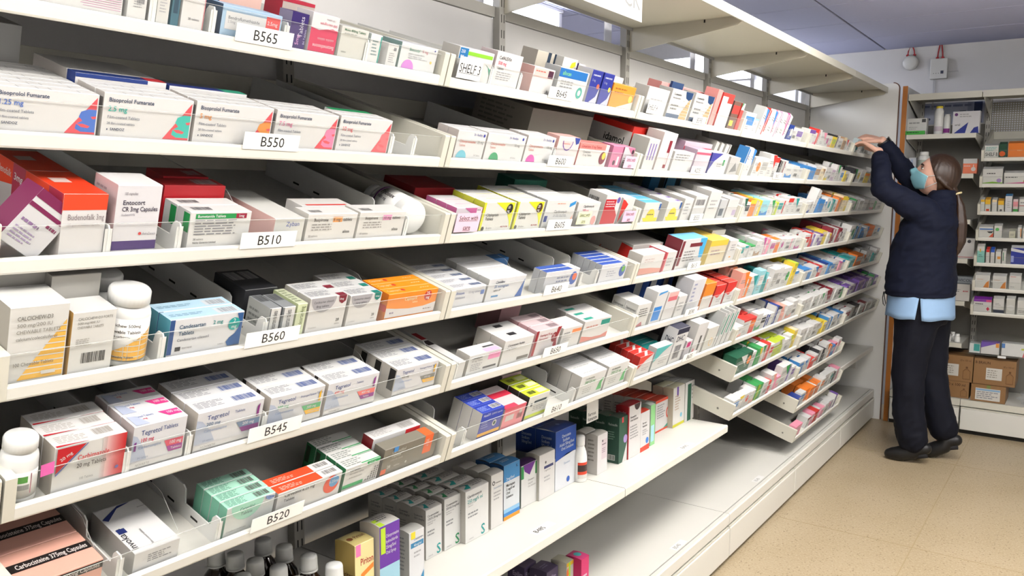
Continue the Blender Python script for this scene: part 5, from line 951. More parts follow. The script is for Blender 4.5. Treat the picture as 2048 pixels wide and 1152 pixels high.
o = stand((1007, 1043), 934, 1039, 989, ('#e9eef2', '#3f7fb8', '#4a4f58'), 'blue topped solution carton with orange foot', [('r', 'F', '#3f88c0', 0, .7, 1, 1), ('b', 'F', '#e6f0f8', '2mg/5ml', .15, .72, .05, .6), ('b', 'F', '#333', 'Martapan', .15, .6, .05, .7), ('b', 'F', '#333', '2 mg/5 ml', .15, .53, .045, .6), ('b', 'F', '#333', 'Oral', .15, .46, .045, .3), ('b', 'F', '#333', 'Solution', .15, .39, .045, .5), ('r', 'F', '#8fc0e0', 0, .08, 1, .2), ('r', 'F', '#3f86c8', 0, .065, 1, .13), ('r', 'F', '#ee9a30', 0, 0, 1, .065), ('b', 'F', '#1f2f4a', 'K.', .75, .9, .05), ('r', 'L', '#2f6098', 0, .7, 1, 1), ('l', 'T', '#d9e6f0', .2, .3, .7, .6, 2)], 2, d=.05)
o = stand((1042, 1018), 934, 1075, 1036, ('#efefec', '#3c2050', '#7d8a80'), 'white solution carton with purple and green corners', [('p', 'F', '#6a2a8a', [(.1, 1), (.85, 1), (.5, .72), (.2, .84)]), ('r', 'F', '#2f8f4a', 0, .68, .15, .98), ('r', 'F', '#2f8f4a', .85, .68, 1, .98), ('t', 'F', '#555', 'Diazepam', .4, .58, .045, .55), ('t', 'F', '#777', '2mg/5ml', .4, .5, .04, .5), ('t', 'F', '#777', 'Oral Solution', .4, .43, .04, .55), ('l', 'L', '#555', .2, .1, .7, .8, 5)], d=.045)
o = stand((1078, 1003), 913, 1109, 1062, ('#edebe7', '#dcd8ce', '#d5d1c6'), 'white solution carton with navy name line', [('r', 'F', '#3a3f6a', .3, .66, .9, .72), ('c', 'F', '#555', .4, .8, .03), ('t', 'F', '#666', '1 mg/ml oral', .3, .6, .035, .6), ('l', 'F', '#aaa', .3, .35, .8, .5, 2)], d=.05)
o = stand((1110, 985), 866, 1151, 1078, ('#eef2f6', '#2a4a9e', '#dfe4ea'), 'large blue topped solution carton with white foot', [('r', 'F', '#2450a8', 0, .56, 1, 1), ('p', 'F', '#2450a8', [(0, .5), (0, .57), (1, .57), (1, .6), (.6, .58), (.3, .53)]), ('b', 'F', '#dfe9f6', 'Docusate', .3, .86, .05, .5), ('b', 'F', '#dfe9f6', 'Sodium', .34, .79, .05, .4), ('b', 'F', '#dfe9f6', 'Adult 50mg/5ml', .18, .72, .05, .72), ('b', 'F', '#dfe9f6', 'Oral Solution', .26, .65, .05, .6), ('t', 'F', '#8aa6c8', 'Docusate', .4, .4, .035, .4), ('c', 'F', '#2f5ab0', .62, .12, .05), ('r', 'L', '#24448f', 0, .56, 1, 1), ('b', 'L', '#b9c6e0', 'Docusate', .3, .86, .05, .5), ('b', 'L', '#b9c6e0', 'Sodium', .3, .79, .05, .4), ('b', 'L', '#b9c6e0', '50mg/5ml', .3, .72, .05, .5), ('c', 'T', '#8aa2d8', .55, .5, .1)], 2, d=.075)
o = stand((1194, 951), 873, 1214, 1180, ('#edeae9', '#d6d2c8', '#dcd7d0'), 'white carton with pinkish panel beside the plastic bottle', [('r', 'F', '#e6d6dc', .4, .35, .95, .85), ('l', 'F', '#5a4a55', 0.45, 0.691, 0.95, 0.749, 1), ('c', 'F', '#444', .5, .82, .03), ('l', 'F', '#8a7a84', .45, .5, .9, .64, 3), ('l', 'L', '#8a867e', .2, .3, .8, .9, 6)], 2, d=.045)
o = stand((1237, 929), 838, 1254, 1207, ('#24513f', '#3a4a40', '#2a4a3c'), 'dark green carton with lilac dot', [('c', 'F', '#a890c8', .75, .5, .09), ('p', 'F', '#e9e9e4', [(.95, 0), (.95, .42), (.5, .08), (.4, 0)]), ('r', 'F', '#d0464a', .3, .88, .5, 1), ('b', 'L', '#cfdad0', 'Flucloxacillin', .15, .82, .05, .7), ('l', 'L', '#7a9a88', .15, .5, .7, .7, 4), ('r', 'L', '#dfe4dc', .15, .06, .7, .18), ('k', 'L', '#333', .2, .07, .65, .17)], 4, d=.05)
o = stand((1255, 920), 815, 1280, 1227, ('#efecea', '#8f2028', '#a8242c'), 'white carton with dark red side and top', [('r', 'F', '#a8242c', 0, 0, .06, 1), ('c', 'F', '#3a2a2c', .7, 1.0, .12, 180, 360), ('b', 'F', '#444', 'Fluoxetine', .15, .76, .04, .6), ('b', 'F', '#444', 'Oral Solution', .15, .7, .04, .7), ('l', 'F', '#999', .15, .35, .8, .62, 5), ('b', 'L', '#f0dada', '20mg/5ml', .2, .86, .04, .6)], d=.05)
o = stand((1280, 906), 828, 1298, 1271, ('#efedec', '#d84a38', '#d8d4ce'), 'white carton with red foot and blue dot', [('p', 'F', '#e04a36', [(0, 0), (1, .1), (1, .14), (0, .12)]), ('r', 'F', '#e04a36', 0, 0, 1, .1), ('c', 'F', '#3f7fd0', .75, .24, .08), ('b', 'F', '#555', 'Ferrous', .2, .7, .05, .6), ('b', 'F', '#555', 'fumarate', .2, .62, .05, .6), ('l', 'F', '#aaa', .2, .4, .8, .56, 3)], 1, d=.045)
o = stand((1300, 893), 812, 1309, 1296, ('#8fd08a', '#dfeadf', '#cfe0cf'), 'slim pale green carton', [('r', 'F', '#a8d8e8', .1, .1, .8, .5)], d=.04)
o = stand((1310, 868), 804, 1341, 1283, ('#eeebe8', '#c8402e', '#c9c3bb'), 'white carton with orange red top and round emblem', [('r', 'F', '#e0543a', 0, .92, 1, 1), ('r', 'F', '#e0543a', 0, 0, 1, .06), ('c', 'F', '#e0543a', .85, .5, .2), ('c', 'F', '#eeebe8', .85, .5, .14), ('p', 'F', '#3aa08a', [(.5, .06), (1, .06), (1, .25)]), ('l', 'F', '#999', .1, .4, .6, .85, 6), ('l', 'L', '#8a8680', .1, .3, .8, .8, 6)], 5, d=.045, bulge=.002)
o = stand((1345, 857), 778, 1368, 1333, ('#efede6', '#dcd8b8', '#cfc6b0'), 'white carton with olive yellow foot and violet tab', [('r', 'F', '#d0cc3a', 0, 0, 1, .07), ('r', 'F', '#6a4aa0', .3, .75, .45, 1), ('l', 'F', '#b8a08a', .15, .4, .6, .8, 6), ('c', 'F', '#7ac0d8', .7, .25, .06)], 2, d=.045, bulge=.002)
o = stand((1369, 845), 767, 1387, 1364, ('#edece8', '#d8d8d2', '#d8d8d2'), 'white carton with dark green stripe', [('r', 'F', '#1f5a46', .25, 0, .65, .94), ('l', 'F', '#7a7a78', .72, .5, .95, .9, 4)], 3, d=.05, bulge=.002)
# plastic bottle with red printed band
p = at(1166, 962, 2, ZS); R = .0135; H_ = .078
b = empty('plastic_bottle', 'small white plastic bottle with orange red printed band on the flat shelf', 'bottle', Matrix.Translation((p.x-R, p.y, ZS+.0004)))
s_ = (962-873)/vscale(p)/.118; R = 28/2/vscale(p)
lathe('bottle_body', [(0, 0), (R*.95, 0), (R, .003), (R, .062*s_), (R*.9, .076*s_), (R*.62, .09*s_), (R*.6, .094*s_)], PLAST, b, 28)
lathe('cap', [(R*.66, .0935*s_), (R*.68, .094*s_, 9), (R*.68, .115*s_, 9), (R*.6, .118*s_), (0, .118*s_)], PLAST, b, 40, .03)
wrap_rect(b, 'print', R+.0004, -75, 65, .012, .052*s_, '#d8482e'); wrap_rect(b, 'print', R+.0006, -75, 65, .028*s_, .045*s_, '#3a2a28'); wrap_rect(b, 'print', R+.0006, -75, 65, .012, .02*s_, '#e9e4dc')
# ferrous card hanging at the tray underside
cp = at(1186, 812, 0, -.12)
hc = empty('hanging_card', 'small white card hanging behind the dark green cartons', 'card', Matrix.Translation((-.12, 0, 0)))
a_, b_ = y_on(1173, -.12, .78), y_on(1196, -.12, .78)
box('sheet', (0, a_, .775), (.0008, b_, .845), PAPER, hc)
pr = Print(b_-a_, .1, .07, .0003, {'F': (Vector((.0009, a_, .775)), Vector((0, 1, 0)), Vector((0, 0, 1)), b_-a_, .07, Vector((1, 0, 0)))})
for q in (('b', 'F', '#444', 'Ferrous', .1, .3, .16, .8), ('b', 'F', '#444', 'fumarate', .1, .08, .16, .8)): pr.op(q)
pr.build('lettering', hc)
# brown syrup bottles with ribbed white caps
GLASSB = mat('#1d0f0a', .12, .6, .1, 5, 0, 'brown_glass')
btl = None
for i, (px, py) in enumerate(((470, 1106), (510, 1119), (526, 1078), (568, 1091), (557, 1132), (617, 1110), (668, 1128), (594, 1158), (432, 1100), (484, 1150))):
    q = at(px, py, 2, .752)
    lab = ['capped brown syrup bottle nearest the cut off edge of shelf B520, second row', 'capped brown syrup bottle in the middle of the front cluster', 'capped brown syrup bottle at the back of the cluster, half under shelf B520', 'capped brown syrup bottle behind the middle of the cluster', 'capped brown syrup bottle at the front of the cluster', 'capped brown syrup bottle second from the cream and orange carton', 'capped brown syrup bottle next to the cream and orange carton', 'capped brown syrup bottle lowest of the cluster, mostly cut off', 'capped brown syrup bottle farthest from the cream carton, half hidden by shelf B520', 'capped brown syrup bottle lowest under the B520 card'][i]
    if btl is None:
        btl = empty('syrup_bottle', lab, 'bottle', Matrix.Translation((q.x, q.y, ZS+.0004)), 'brown syrup bottles')
        lathe('bottle_body', [(0, 0), (.027, 0), (.0295, .003), (.0295, .108), (.026, .122), (.016, .136), (.014, .14), (.014, .15)], GLASSB, btl, 32)
        lathe('paper_band', [(.0298, .02), (.0298, .09)], mat('#2a2f4a', .5), btl, 32)
        lathe('cap', [(.0175, .146), (.0192, .147), (.0185, .152, 9), (.0178, .171, 9), (.0165, .175), (.008, .1765), (0, .177)], mat('#cfd0cc', .45, .4, .04, 60, 0, 'white_plastic'), btl, 56, .035)
        lathe('cap_ring', [(.0178, .1415), (.0192, .1425), (.0192, .1455), (.0178, .1462)], mat('#d6d6d2', .4), btl, 32)
    else:
        c = copy_thing(btl); c.matrix_world = Matrix.Translation((q.x, q.y, ZS+.0004)) @ Matrix.Rotation(i*.7, 4, 'Z'); c['label'] = lab
# cartons on the base deck
ZD = .205
def deckbox(xr, yt, w, d, h, cols, desc, ops):
    p = at(xr, yt, 2, ZD+h); o = carton(w, d, h, cols, ops, 'syrup_carton', .003)
    o.matrix_world = Matrix.Translation((p.x, p.y-w, ZD+.0004)); return tag(o, desc, 'box', 'cartons on the base deck')
ep_ = [('b', 'F', '#b8aecb', 'Epilim', .1, .74, .12, .7), ('b', 'L', '#a79dbb', 'Epilim', .3, .74, .12, .6), ('l', 'T', '#8a80a0', .2, .3, .7, .6, 2)]
deckbox(1116, 1131, .066, .065, .125, ('#4a3d5c', '#4d4160', '#3f3450'), 'dusky purple carton on the base deck beside the yellow edged one', ep_)
deckbox(1072, 1122, .066, .065, .125, ('#4a3d5c', '#4d4160', '#3f3450'), 'dusky purple carton on the base deck farther from the yellow edged one', ep_)
deckbox(1148, 1118, .045, .06, .13, ('#eceade', '#dcd8c0', '#e4dfd0'), 'white and yellow edged carton with lime tab on the base deck', [('r', 'F', '#e8b83a', 0, .9, 1, 1), ('r', 'F', '#a8e03a', .3, .55, .5, 1), ('p', 'F', '#e8763a', [(0, .5), (.3, .7), (.2, .9), (0, .8)])])
deckbox(1178, 1110, .048, .06, .135, ('#d8246c', '#e04a86', '#c01f5e'), 'magenta carton with aqua disc on top, on the base deck', [('l', 'F', '#fbe0ec', 0.1, 0.48, 0.9, 0.61, 1), ('l', 'F', '#f0b0cc', .1, .2, .7, .4, 3), ('c', 'T', '#58c0c0', .5, .5, .22)])
# carton on the flat shelf by the end panel
def far_stand(y, x, w, d, h, z, cols, desc, ops, cat='box', nm='syrup_carton', grp=None):
    o = carton(w, d, h, cols, ops, nm, .002); o.matrix_world = Matrix.Translation((x, y, z+.0004)); return tag(o, desc, cat, grp)
far_stand(5*BAY+.10, -.16, .10, .06, .17, .50, ('#eeeae4', '#e6e2da', '#cfa468'), 'white carton with orange foot on the low flat shelf', [('r', 'F', '#e8902e', 0, 0, 1, .28), ('r', 'F', '#ef9a4a', .2, .72, .8, .84), ('l', 'F', '#aaa', .2, .4, .7, .6, 3)])
far_stand(5*BAY+.02, -.30, .08, .06, .16, .205, ('#d9963a', '#e0a850', '#c07a28'), 'amber carton standing on the deck behind the lowest trays', [])
so = empty('wall_socket', 'small pale socket on the end panel above the base unit', 'socket', Matrix.Translation((-.18, 5.42, .33)))
box('plate', (0, -.008, 0), (.075, -.0002, .085), mat('#d8d6d0', .4), so, .002); box('rocker', (.015, -.012, .02), (.035, -.0082, .06), mat('#6a6862', .4), so)
# ------------------------------------------------------------------ corner shelving against the back wall (front faces look along -y)
YF = 5.40
XD = .545                                   # post between the two bays
bu = empty('corner_shelving_frame', 'grey slotted frame of the corner shelving behind the person', 'shelving', Matrix.Translation((0, 0, 0)))
GP = mat('#8f8c84', .5, .4, .03, 9, 0, 'panel')
box('back_panel', (.13, 5.853, .2), (XD-.016, 5.859, 1.985), GP, bu)
box('back_panel', (XD+.016, 5.853, .2), (1.6, 5.859, 1.80), GP, bu)
pu = box('upright_post', (-.016, 5.80, 0), (.016, 5.834, 2.18), GREYM, bu, .002); pu.location = (XD, 0, 0)
bm = bmesh.new()
for k in range(40):
    for xx in (-.007, .007): bm_box(bm, (xx-.0017, 5.7992, .15+k*.05), (xx+.0017, 5.7998, .176+k*.05))
sg2 = tag(bm_obj('slot_groove', bm, DARK, pu), kind='stuff')
for xx in (.142, 1.5):
    p2 = pu.copy(); COL.objects.link(p2); p2.location = (xx, 0, 0); s2 = sg2.copy(); COL.objects.link(s2); s2.parent = p2
def perf():
    m = bpy.data.materials.new('perforated_steel'); m.use_nodes = True; nt = m.node_tree; b = nt.nodes['Principled BSDF']; b.inputs['Roughness'].default_value = .45
    tc = nt.nodes.new('ShaderNodeTexCoord'); v = nt.nodes.new('ShaderNodeVectorMath'); v.operation = 'MULTIPLY'; v.inputs[1].default_value = (70, 0, 70)
    fr_ = nt.nodes.new('ShaderNodeVectorMath'); fr_.operation = 'FRACTION'; sb = nt.nodes.new('ShaderNodeVectorMath'); sb.operation = 'SUBTRACT'; sb.inputs[1].default_value = (.5, 0, .5)
    ln = nt.nodes.new('ShaderNodeVectorMath'); ln.operation = 'LENGTH'; lt = nt.nodes.new('ShaderNodeMath'); lt.operation = 'LESS_THAN'; lt.inputs[1].default_value = .3
    mx = nt.nodes.new('ShaderNodeMix'); mx.data_type = 'RGBA'; mx.inputs['A'].default_value = H('#8a8578')+(1,); mx.inputs['B'].default_value = H('#c9cbd2')+(1,)
    for a, c in ((tc.outputs['Object'], v.inputs[0]), (v.outputs[0], fr_.inputs[0]), (fr_.outputs[0], sb.inputs[0]), (sb.outputs[0], ln.inputs[0]), (ln.outputs['Value'], lt.inputs[0]), (lt.outputs[0], mx.inputs['Factor']), (mx.outputs['Result'], b.inputs['Base Color'])): nt.links.new(a, c)
    return m
box('perforated_panel', (XD+.016, 5.846, 1.805), (1.6, 5.852, 2.12), perf(), bu)
# flat shelves of the corner bay
def wall_shelf(x0, x1, z, label, yfront=YF):
    o = empty('corner_shelf', label, 'shelf', Matrix.Translation((0, 0, z)), 'flat corner shelves')
    box('shelf_board', (x0, yfront+.004, -.012), (x1, 5.79, 0), WHITE, o); box('front_lip', (x0, yfront, -.028), (x1, yfront+.004, .001), CREAM, o)
    for xx in (x0+.002, x1-.006): prism('bracket', [(yfront+.02, -.0125), (5.79, -.0125), (5.79, -.09), (yfront+.03, -.035)], 0, xx, xx+.004, CREAM, o)
    return o
def xs(px, z, y=YF): return x_on(px, y, z)
WSZ = [1.898, 1.648, 1.362, 1.115, .845, .575]
for z, s in zip(WSZ, ('with a navy finned carton and two white bottles', 'level with the masked face of the person', 'hidden mostly behind the person and ponytail', 'holding the plum edged carton behind the ponytail', 'holding the low grey topped carton', 'holding small white tablet bottles')):
    wall_shelf(.128, XD-.02, z, 'flat corner shelf '+s)
for x0, x1, s in ((.128, XD-.003, 'over the corner bay with white bottles'), (XD+.001, 1.6, 'over the perforated panel')):
    o = empty('overhead_shelf', 'empty cream topmost shelf '+s, 'shelf', Matrix.Translation((0, 0, 2.125)), 'topmost corner shelves')
    box('shelf_board', (x0, YF+.004, .012), (x1, 5.79, .022), mat('#d9d4c2', .45), o); box('front_lip', (x0, YF, -.01), (x1, YF+.004, .03), CREAM, o)
    prism('bracket', [(YF+.02, -.0005), (5.79, -.0005), (5.79, -.11), (YF+.03, -.02)], 0, x0+.006, x0+.01, CREAM, o)
# base drawers
for x0, x1, s in ((.128, XD-.002, 'under the corner bay behind the person'), (XD+.001, 1.6, 'under the brown cardboard cartons')):
    o = empty('base_unit', 'pale base unit with a wide drawer '+s, 'drawer unit', Matrix.Translation((0, 0, 0)), 'corner base units')
    box('deck', (x0, YF-.03, .20), (x1, 5.79, .222), WHITE, o); box('deck_lip', (x0, YF-.036, .182), (x1, YF-.031, .223), CREAM, o)
    dr = box('drawer_front', (x0+.003, YF-.04, .03), (x1-.003, YF-.015, .168), WHITE, o, .004)
    box('pull_edge', (x0+.004, YF-.042, .169), (x1-.004, YF-.025, .176), CREAM, dr)
    box('kick_board', (x0, YF-.01, 0), (x1, YF+.01, .029), DARK, o); box('carcass', (x0+.002, YF-.014, .03), (x1-.002, 5.79, .199), CREAM, o)
# sloping trays of the right-hand bay
ROT = -PI/2
CT = {}
CZR = [1.722, 1.563, 1.394, 1.235, 1.077, .922, .770]
for r, z in enumerate(CZR):
    m = tray_matrix((XD+.02, YF-.03, z), ROT); t = make_tray(m, BAY, f'sloping corner tray with clear front, {ORD[r]} from the top under the perforated panel', 'gravity_shelf', 'sloping corner trays'); CT[r] = (t, m)
ZW = 'beside the person'
def corner(r, items):
    t, m = CT[r]; z = CZR[r]
    for (a, b_, hp, d, cols, desc, ops) in items:
        ya = x_on(a, YF-.03, z+.03)-XD-.02; yb = x_on(b_, YF-.03, z+.03)-XD-.02
        P = m @ Vector((0, ya, .03)); h = hp/vscale(P)+.012
        o = carton(max(yb-ya-.0015, .01), d, min(h, .13), cols, ops, hid=.0125); o.matrix_world = m @ Matrix.Translation((-.0065, max(ya, .0165), .0113))
        tag(o, f'{desc} on the {ORD[r]} corner tray', 'box', 'cartons on the corner trays')
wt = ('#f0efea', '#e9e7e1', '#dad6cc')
corner(0, [(1968, 1996, 24, .05, wt, 'white carton with faint teal print', [('l', 'F', '#6ab0a8', .1, .5, .9, .9, 3), ('b', 'F', '#333', 'SHELF B', .05, .1, .3, .9)]),
           (1998, 2014, 27, .05, ('#1f4a38', '#1f4a38', '#1f4a38'), 'dark green carton with orange dot', [('c', 'F', '#e0622a', .4, .25, .2)]),
           (2016, 2062, 28, .05, ('#ee8030', '#e8802c', '#d8702a'), 'orange carton', [('l', 'F', '#f8c89a', .4, .4, .7, .5, 1)])])
corner(1, [(1964, 2004, 30, .05, wt, 'white carton with green foot wave and lilac dot', [('p', 'F', '#8ac03a', [(0, 0), (1, 0), (1, .06), (.5, .12), (0, .04)]), ('c', 'F', '#a58ac0', .82, .2, .14), ('l', 'F', '#555', 0.2, 0.596, 0.7, 0.752, 1)]),
           (2008, 2062, 22, .05, wt, 'white carton with pink foot wave', [('p', 'F', '#e0509a', [(0, 0), (1, 0), (1, .16), (.6, .1), (0, .0)]), ('l', 'F', '#555', 0.05, 0.472, 0.65, 0.654, 1), ('c', 'F', '#a8843a', .8, .2, .16)])])
corner(2, [(1960, 1968, 24, .05, wt, 'slim white carton with yellow top', [('r', 'F', '#eebc3a', 0, .8, 1, 1)]), (1970, 1981, 24, .05, ('#f0eee6', '#eeb03a', '#d8d4c8'), 'slim white and amber carton with red foot', [('r', 'F', '#eebc3a', 0, .6, 1, 1), ('r', 'F', '#d8502a', .2, 0, .8, .2)]),
           (1984, 1994, 24, .05, wt, 'slim white carton with cream top band', [('r', 'F', '#f0dcb0', 0, .8, 1, 1)]), (1996, 2008, 22, .05, ('#f0eee6', '#eeb03a', '#d8d4c8'), 'second slim white and amber carton', [('r', 'F', '#eebc3a', 0, .6, 1, 1), ('c', 'F', '#555', .5, .1, .1)]),
           (2010, 2024, 32, .05, ('#eef0f2', '#4a86b8', '#d8dce0'), 'white carton with blue top', [('l', 'F', '#aaa', .3, .2, .8, .7, 4)]), (2026, 2036, 26, .05, ('#efdcdc', '#5a5a5c', '#d8c8c8'), 'slim pink and white carton with green foot', [('r', 'F', '#3fa04a', 0, 0, 1, .2), ('r', 'F', '#e89aa0', 0, .4, 1, .8)]), (2038, 2062, 26, .05, wt, 'white carton with thin red line', [('r', 'F', '#c0504a', 0, .45, 1, .5), ('l', 'F', '#888', .1, .6, .8, .8, 1)])])
corner(3, [(1957, 1986, 21, .05, wt, 'white carton with blue line and orange corner', [('r', 'F', '#4a78c0', .05, .72, .98, .85), ('p', 'F', '#e0583a', [(.7, 0), (1, 0), (1, .45)]), ('p', 'F', '#3a3a3a', [(.55, .55), (1, .6), (.9, .4), (.7, .4)])]), (1988, 2004, 24, .05, wt, 'white carton with green oval', [('c', 'F', '#6ac06a', .4, .7, .14)]),
           (2018, 2031, 14, .05, ('#e0dfc8', '#e0dfc8', '#c9d08a'), 'small pale carton lying flat', [('l', 'F', '#777', .2, .3, .8, .6, 2)]), (2035, 2043, 22, .05, wt, 'slim white carton with orange edge', [('r', 'F', '#e8903a', .7, .1, .95, .9)]), (2045, 2060, 22, .05, wt, 'second slim white carton with orange edge', [('r', 'F', '#e8903a', .7, .1, .95, .9)])])
corner(4, [(1953, 1968, 34, .05, ('#8ac8bc', '#e8e0d8', '#78b0a6'), 'aqua carton with white and red top', [('r', 'F', '#f0ece6', 0, .72, 1, 1), ('r', 'F', '#e0b83a', .35, .65, .5, .85), ('l', 'F', '#3a7a78', .2, .3, .8, .5, 2)]), (1972, 1979, 28, .05, ('#eceae6', '#d8342c', '#d8d5cc'), 'slim white carton with red top', [('r', 'F', '#d8342c', 0, .8, 1, 1)]), (1981, 1989, 28, .05, ('#eceae6', '#2f5ac0', '#d8d5cc'), 'slim white carton with blue top', [('r', 'F', '#2f5ac0', 0, .8, 1, 1)]),
           (1991, 2002, 24, .05, wt, 'white carton with orange patch', [('r', 'F', '#e89a3a', .3, .35, .9, .6)]), (2004, 2012, 26, .05, wt, 'slim white carton with green stripe', [('r', 'F', '#3a8a5a', .2, .2, .4, .9)]), (2021, 2052, 34, .05, ('#2a3a9a', '#f0f0f0', '#24338a'), 'blue carton with white top flap', [('p', 'F', '#f0f0f4', [(0, .8), (1, .66), (1, .8), (0, 1)]), ('r', 'F', '#9aa6e0', 0.02, 0.1, 0.2, 0.5)])])
corner(5, [(1950, 1979, 26, .05, wt, 'white carton with brown orange curve', [('p', 'F', '#d8863a', [(.55, 0), (.95, 0), (.95, .6), (.75, .4)]), ('l', 'F', '#c9a08a', .1, .6, .6, .7, 1)]), (1985, 2013, 26, .05, wt, 'second white carton with brown orange curve', [('p', 'F', '#d8863a', [(.55, 0), (.95, 0), (.95, .6), (.75, .4)]), ('l', 'F', '#c9a08a', .1, .6, .6, .7, 1)]), (2018, 2042, 29, .05, wt, 'white carton with red ticks along the top', [('l', 'F', '#d06a6a', .1, .85, .6, .95, 1), ('l', 'F', '#999', .1, .1, .6, .2, 1)])])
corner(6, [(1946, 1982, 26, .05, ('#ecebe8', '#7a2a9a', '#d8d4ca'), 'white carton with violet and pink top and red diamond', [('r', 'F', '#8a3aa8', 0, .82, .7, 1), ('r', 'F', '#e0508a', .7, .82, 1, 1), ('l', 'F', '#555', 0.1, 0.522, 0.6, 0.704, 1), ('p', 'F', '#c8304a', [(.7, .25), (.8, .42), (.9, .25), (.8, .08)])]), (1986, 2008, 30, .05, ('#efeeea', '#e9e7e1', '#d5d1c8'), 'white carton with navy foot band', [('r', 'F', '#2a3248', 0, 0, 1, .22), ('l', 'F', '#999', .2, .5, .7, .7, 2)]), (2012, 2030, 32, .05, ('#e8e8e2', '#e8e8e2', '#c9c8c0'), 'pale carton with a glossy wrapper', [('c', 'F', '#f6f6f4', .5, .4, .2)]), (2034, 2060, 30, .05, wt, 'white carton with dark lines', [('l', 'F', '#777', .1, .1, .8, .3, 2)])])  # gloss of the pale carton is a lighter disc in its print
# things on the flat corner shelves
def on_shelf(px0, px1, pyt, z, d, cols, desc, ops, y=YF+.02, hh=None):
    x0, x1 = xs(px0, z, y), xs(px1, z, y); P = Vector((x0, y, z)); base = pix(P)[1]; h = hh or (base-pyt)/vscale(P)
    o = carton(x1-x0, d, h, cols, ops, 'medicine_carton'); o.matrix_world = Matrix.Translation((x0, y, z+.0012)) @ Matrix.Rotation(ROT, 4, 'Z')
    return tag(o, desc, 'box', 'cartons on the flat corner shelves')
z = WSZ[0]
on_shelf(1813, 1852, 238, z, .07, wt, 'white carton above a green packet on the top corner shelf', [('l', 'F', '#9a9a98', .1, .6, .8, .8, 1), ('r', 'F', '#444', .75, .75, .95, .95), ('l', 'F', '#aaa', .1, .3, .6, .5, 2)], y=YF+.03)
on_shelf(1809, 1849, 256, z, .02, ('#3fb03a', '#4ac045', '#2f8a2c'), 'flat green packet lying along the front of the top corner shelf', [('l', 'F', '#1f5a24', 0.1, 0.2, 0.8, 0.85, 1)], y=YF+.006, hh=.024)
on_shelf(1904, 1958, 224, z, .06, ('#f1f0f2', '#e9e8ea', '#dcdae0'), 'white carton with navy fins on the top corner shelf', [('p', 'F', '#1f2f8a', [(.05, 0), (.58, .5), (.48, 0)]), ('p', 'F', '#1f2f8a', [(.66, 0), (.8, .25), (.95, .3), (.98, 0)]), ('c', 'F', '#6a3a7a', .12, .86, .07), ('l', 'F', '#aaa', .25, .7, .7, .9, 2), ('b', 'F', '#777', 'oral', .08, .35, .1)])
nt_ = empty('wall_notice', 'long pale blue printed sheet on the wall above the top corner shelf', 'notice', Matrix.Translation((0, 5.868, 0)))
x0, x1 = x_on(1842, 5.868, 2.05), x_on(1968, 5.868, 2.05)
box('sheet', (x0, 0, 1.995), (x1, .0012, 2.135), mat('#c3cae0', .5), nt_)
pr = Print(x1-x0, .1, .14, .0004, {'F': (Vector((x0, 0, 1.995)), Vector((1, 0, 0)), Vector((0, 0, 1)), x1-x0, .14, Vector((0, -1, 0)))})
for q in (('r', 'F', '#3f4f7c', .84, .0, .97, 1), ('r', 'F', '#aab4d2', .74, 0, .83, 1), ('l', 'F', '#8a94b8', .02, .72, .8, .95, 1), ('r', 'F', '#7a82a0', .38, .1, .385, .6), ('r', 'F', '#7a82a0', .52, .1, .525, .6), ('r', 'F', '#5a627e', .62, .58, .72, .61), ('p', 'F', '#5a627e', [(.66, .5), (.72, .2), (.725, .2), (.665, .52)]), ('c', 'F', '#5a627e', .08, .25, .05), ('c', 'F', '#5a627e', .14, .25, .05), ('c', 'F', '#5a627e', .57, .35, .05)): pr.op(q)
pr.build('print', nt_)
def wbottle(px, pyt, z, R, label, capf=.2, capcol=None, y=YF+.06):
    x = xs(px, z, y); P = Vector((x, y, z)); h = (pix(P)[1]-pyt)/vscale(P)
    b = empty('tablet_bottle', label, 'bottle', Matrix.Translation((x, y, z+.0012)), 'white bottles on the corner shelves')
    lathe('bottle_body', [(0, 0), (R*.95, 0), (R, .003), (R, h*(.9-capf)), (R*.7, h*(1-capf)), (R*.66, h*(1-capf)+.002)], PLAST, b, 24)
    lathe('cap', [(R*.7, h*(1-capf)), (R*.74, h*(1-capf)+.001, 9), (R*.74, h*.98, 9), (R*.65, h), (0, h)], mat(capcol, .4) if capcol else PLAST, b, 32, .03)
    return b, h
b, h = wbottle(1876, 213, WSZ[0], .027, 'tall white bottle with yellow cap on the top corner shelf', .08, '#e8d23a')
wrap_rect(b, 'print', .0274, -150, -30, .02, .05, '#e6d8e0')
b, h = wbottle(1893, 229, WSZ[0], .022, 'white bottle with purple petals beside the yellow capped bottle', .06)
wrap_rect(b, 'print', .0224, -150, -40, .008, .035, '#8a2a86')
z = WSZ[1]
b, h = wbottle(1846, 304, z, .036, 'wide white tablet bottle beside the face of the person', .16)
wrap_rect(b, 'print', .0366, -160, -20, .03, .09, '#c9d6cc')
on_shelf(1816, 1830, 316, z, .06, ('#dfe4ec', '#d5dae2', '#c0c8d4'), 'small pale blue carton on the shelf beside the wide bottle', [('r', 'F', '#a8b8d0', .3, .1, .6, .9)])
on_shelf(1925, 1953, 318, z, .06, ('#f08058', '#e9e4da', '#d86a44'), 'orange red carton with white top band behind the ponytail', [('r', 'F', '#ecebe6', 0, .68, 1, 1), ('c', 'F', '#f6e8e0', .75, .3, .14), ('r', 'F', '#f6e8e0', .72, .35, .78, .6), ('l', 'F', '#fbe4da', 0.05, 0.43, 0.65, 0.56, 1)])
z = WSZ[3]
on_shelf(1898, 1909, 478, z, .07, ('#e2d4d2', '#d8c8c6', '#c9b8b6'), 'slim pinkish carton with dark plum edge behind the ponytail', [('r', 'F', '#5a2a34', .6, 0, 1, 1)])
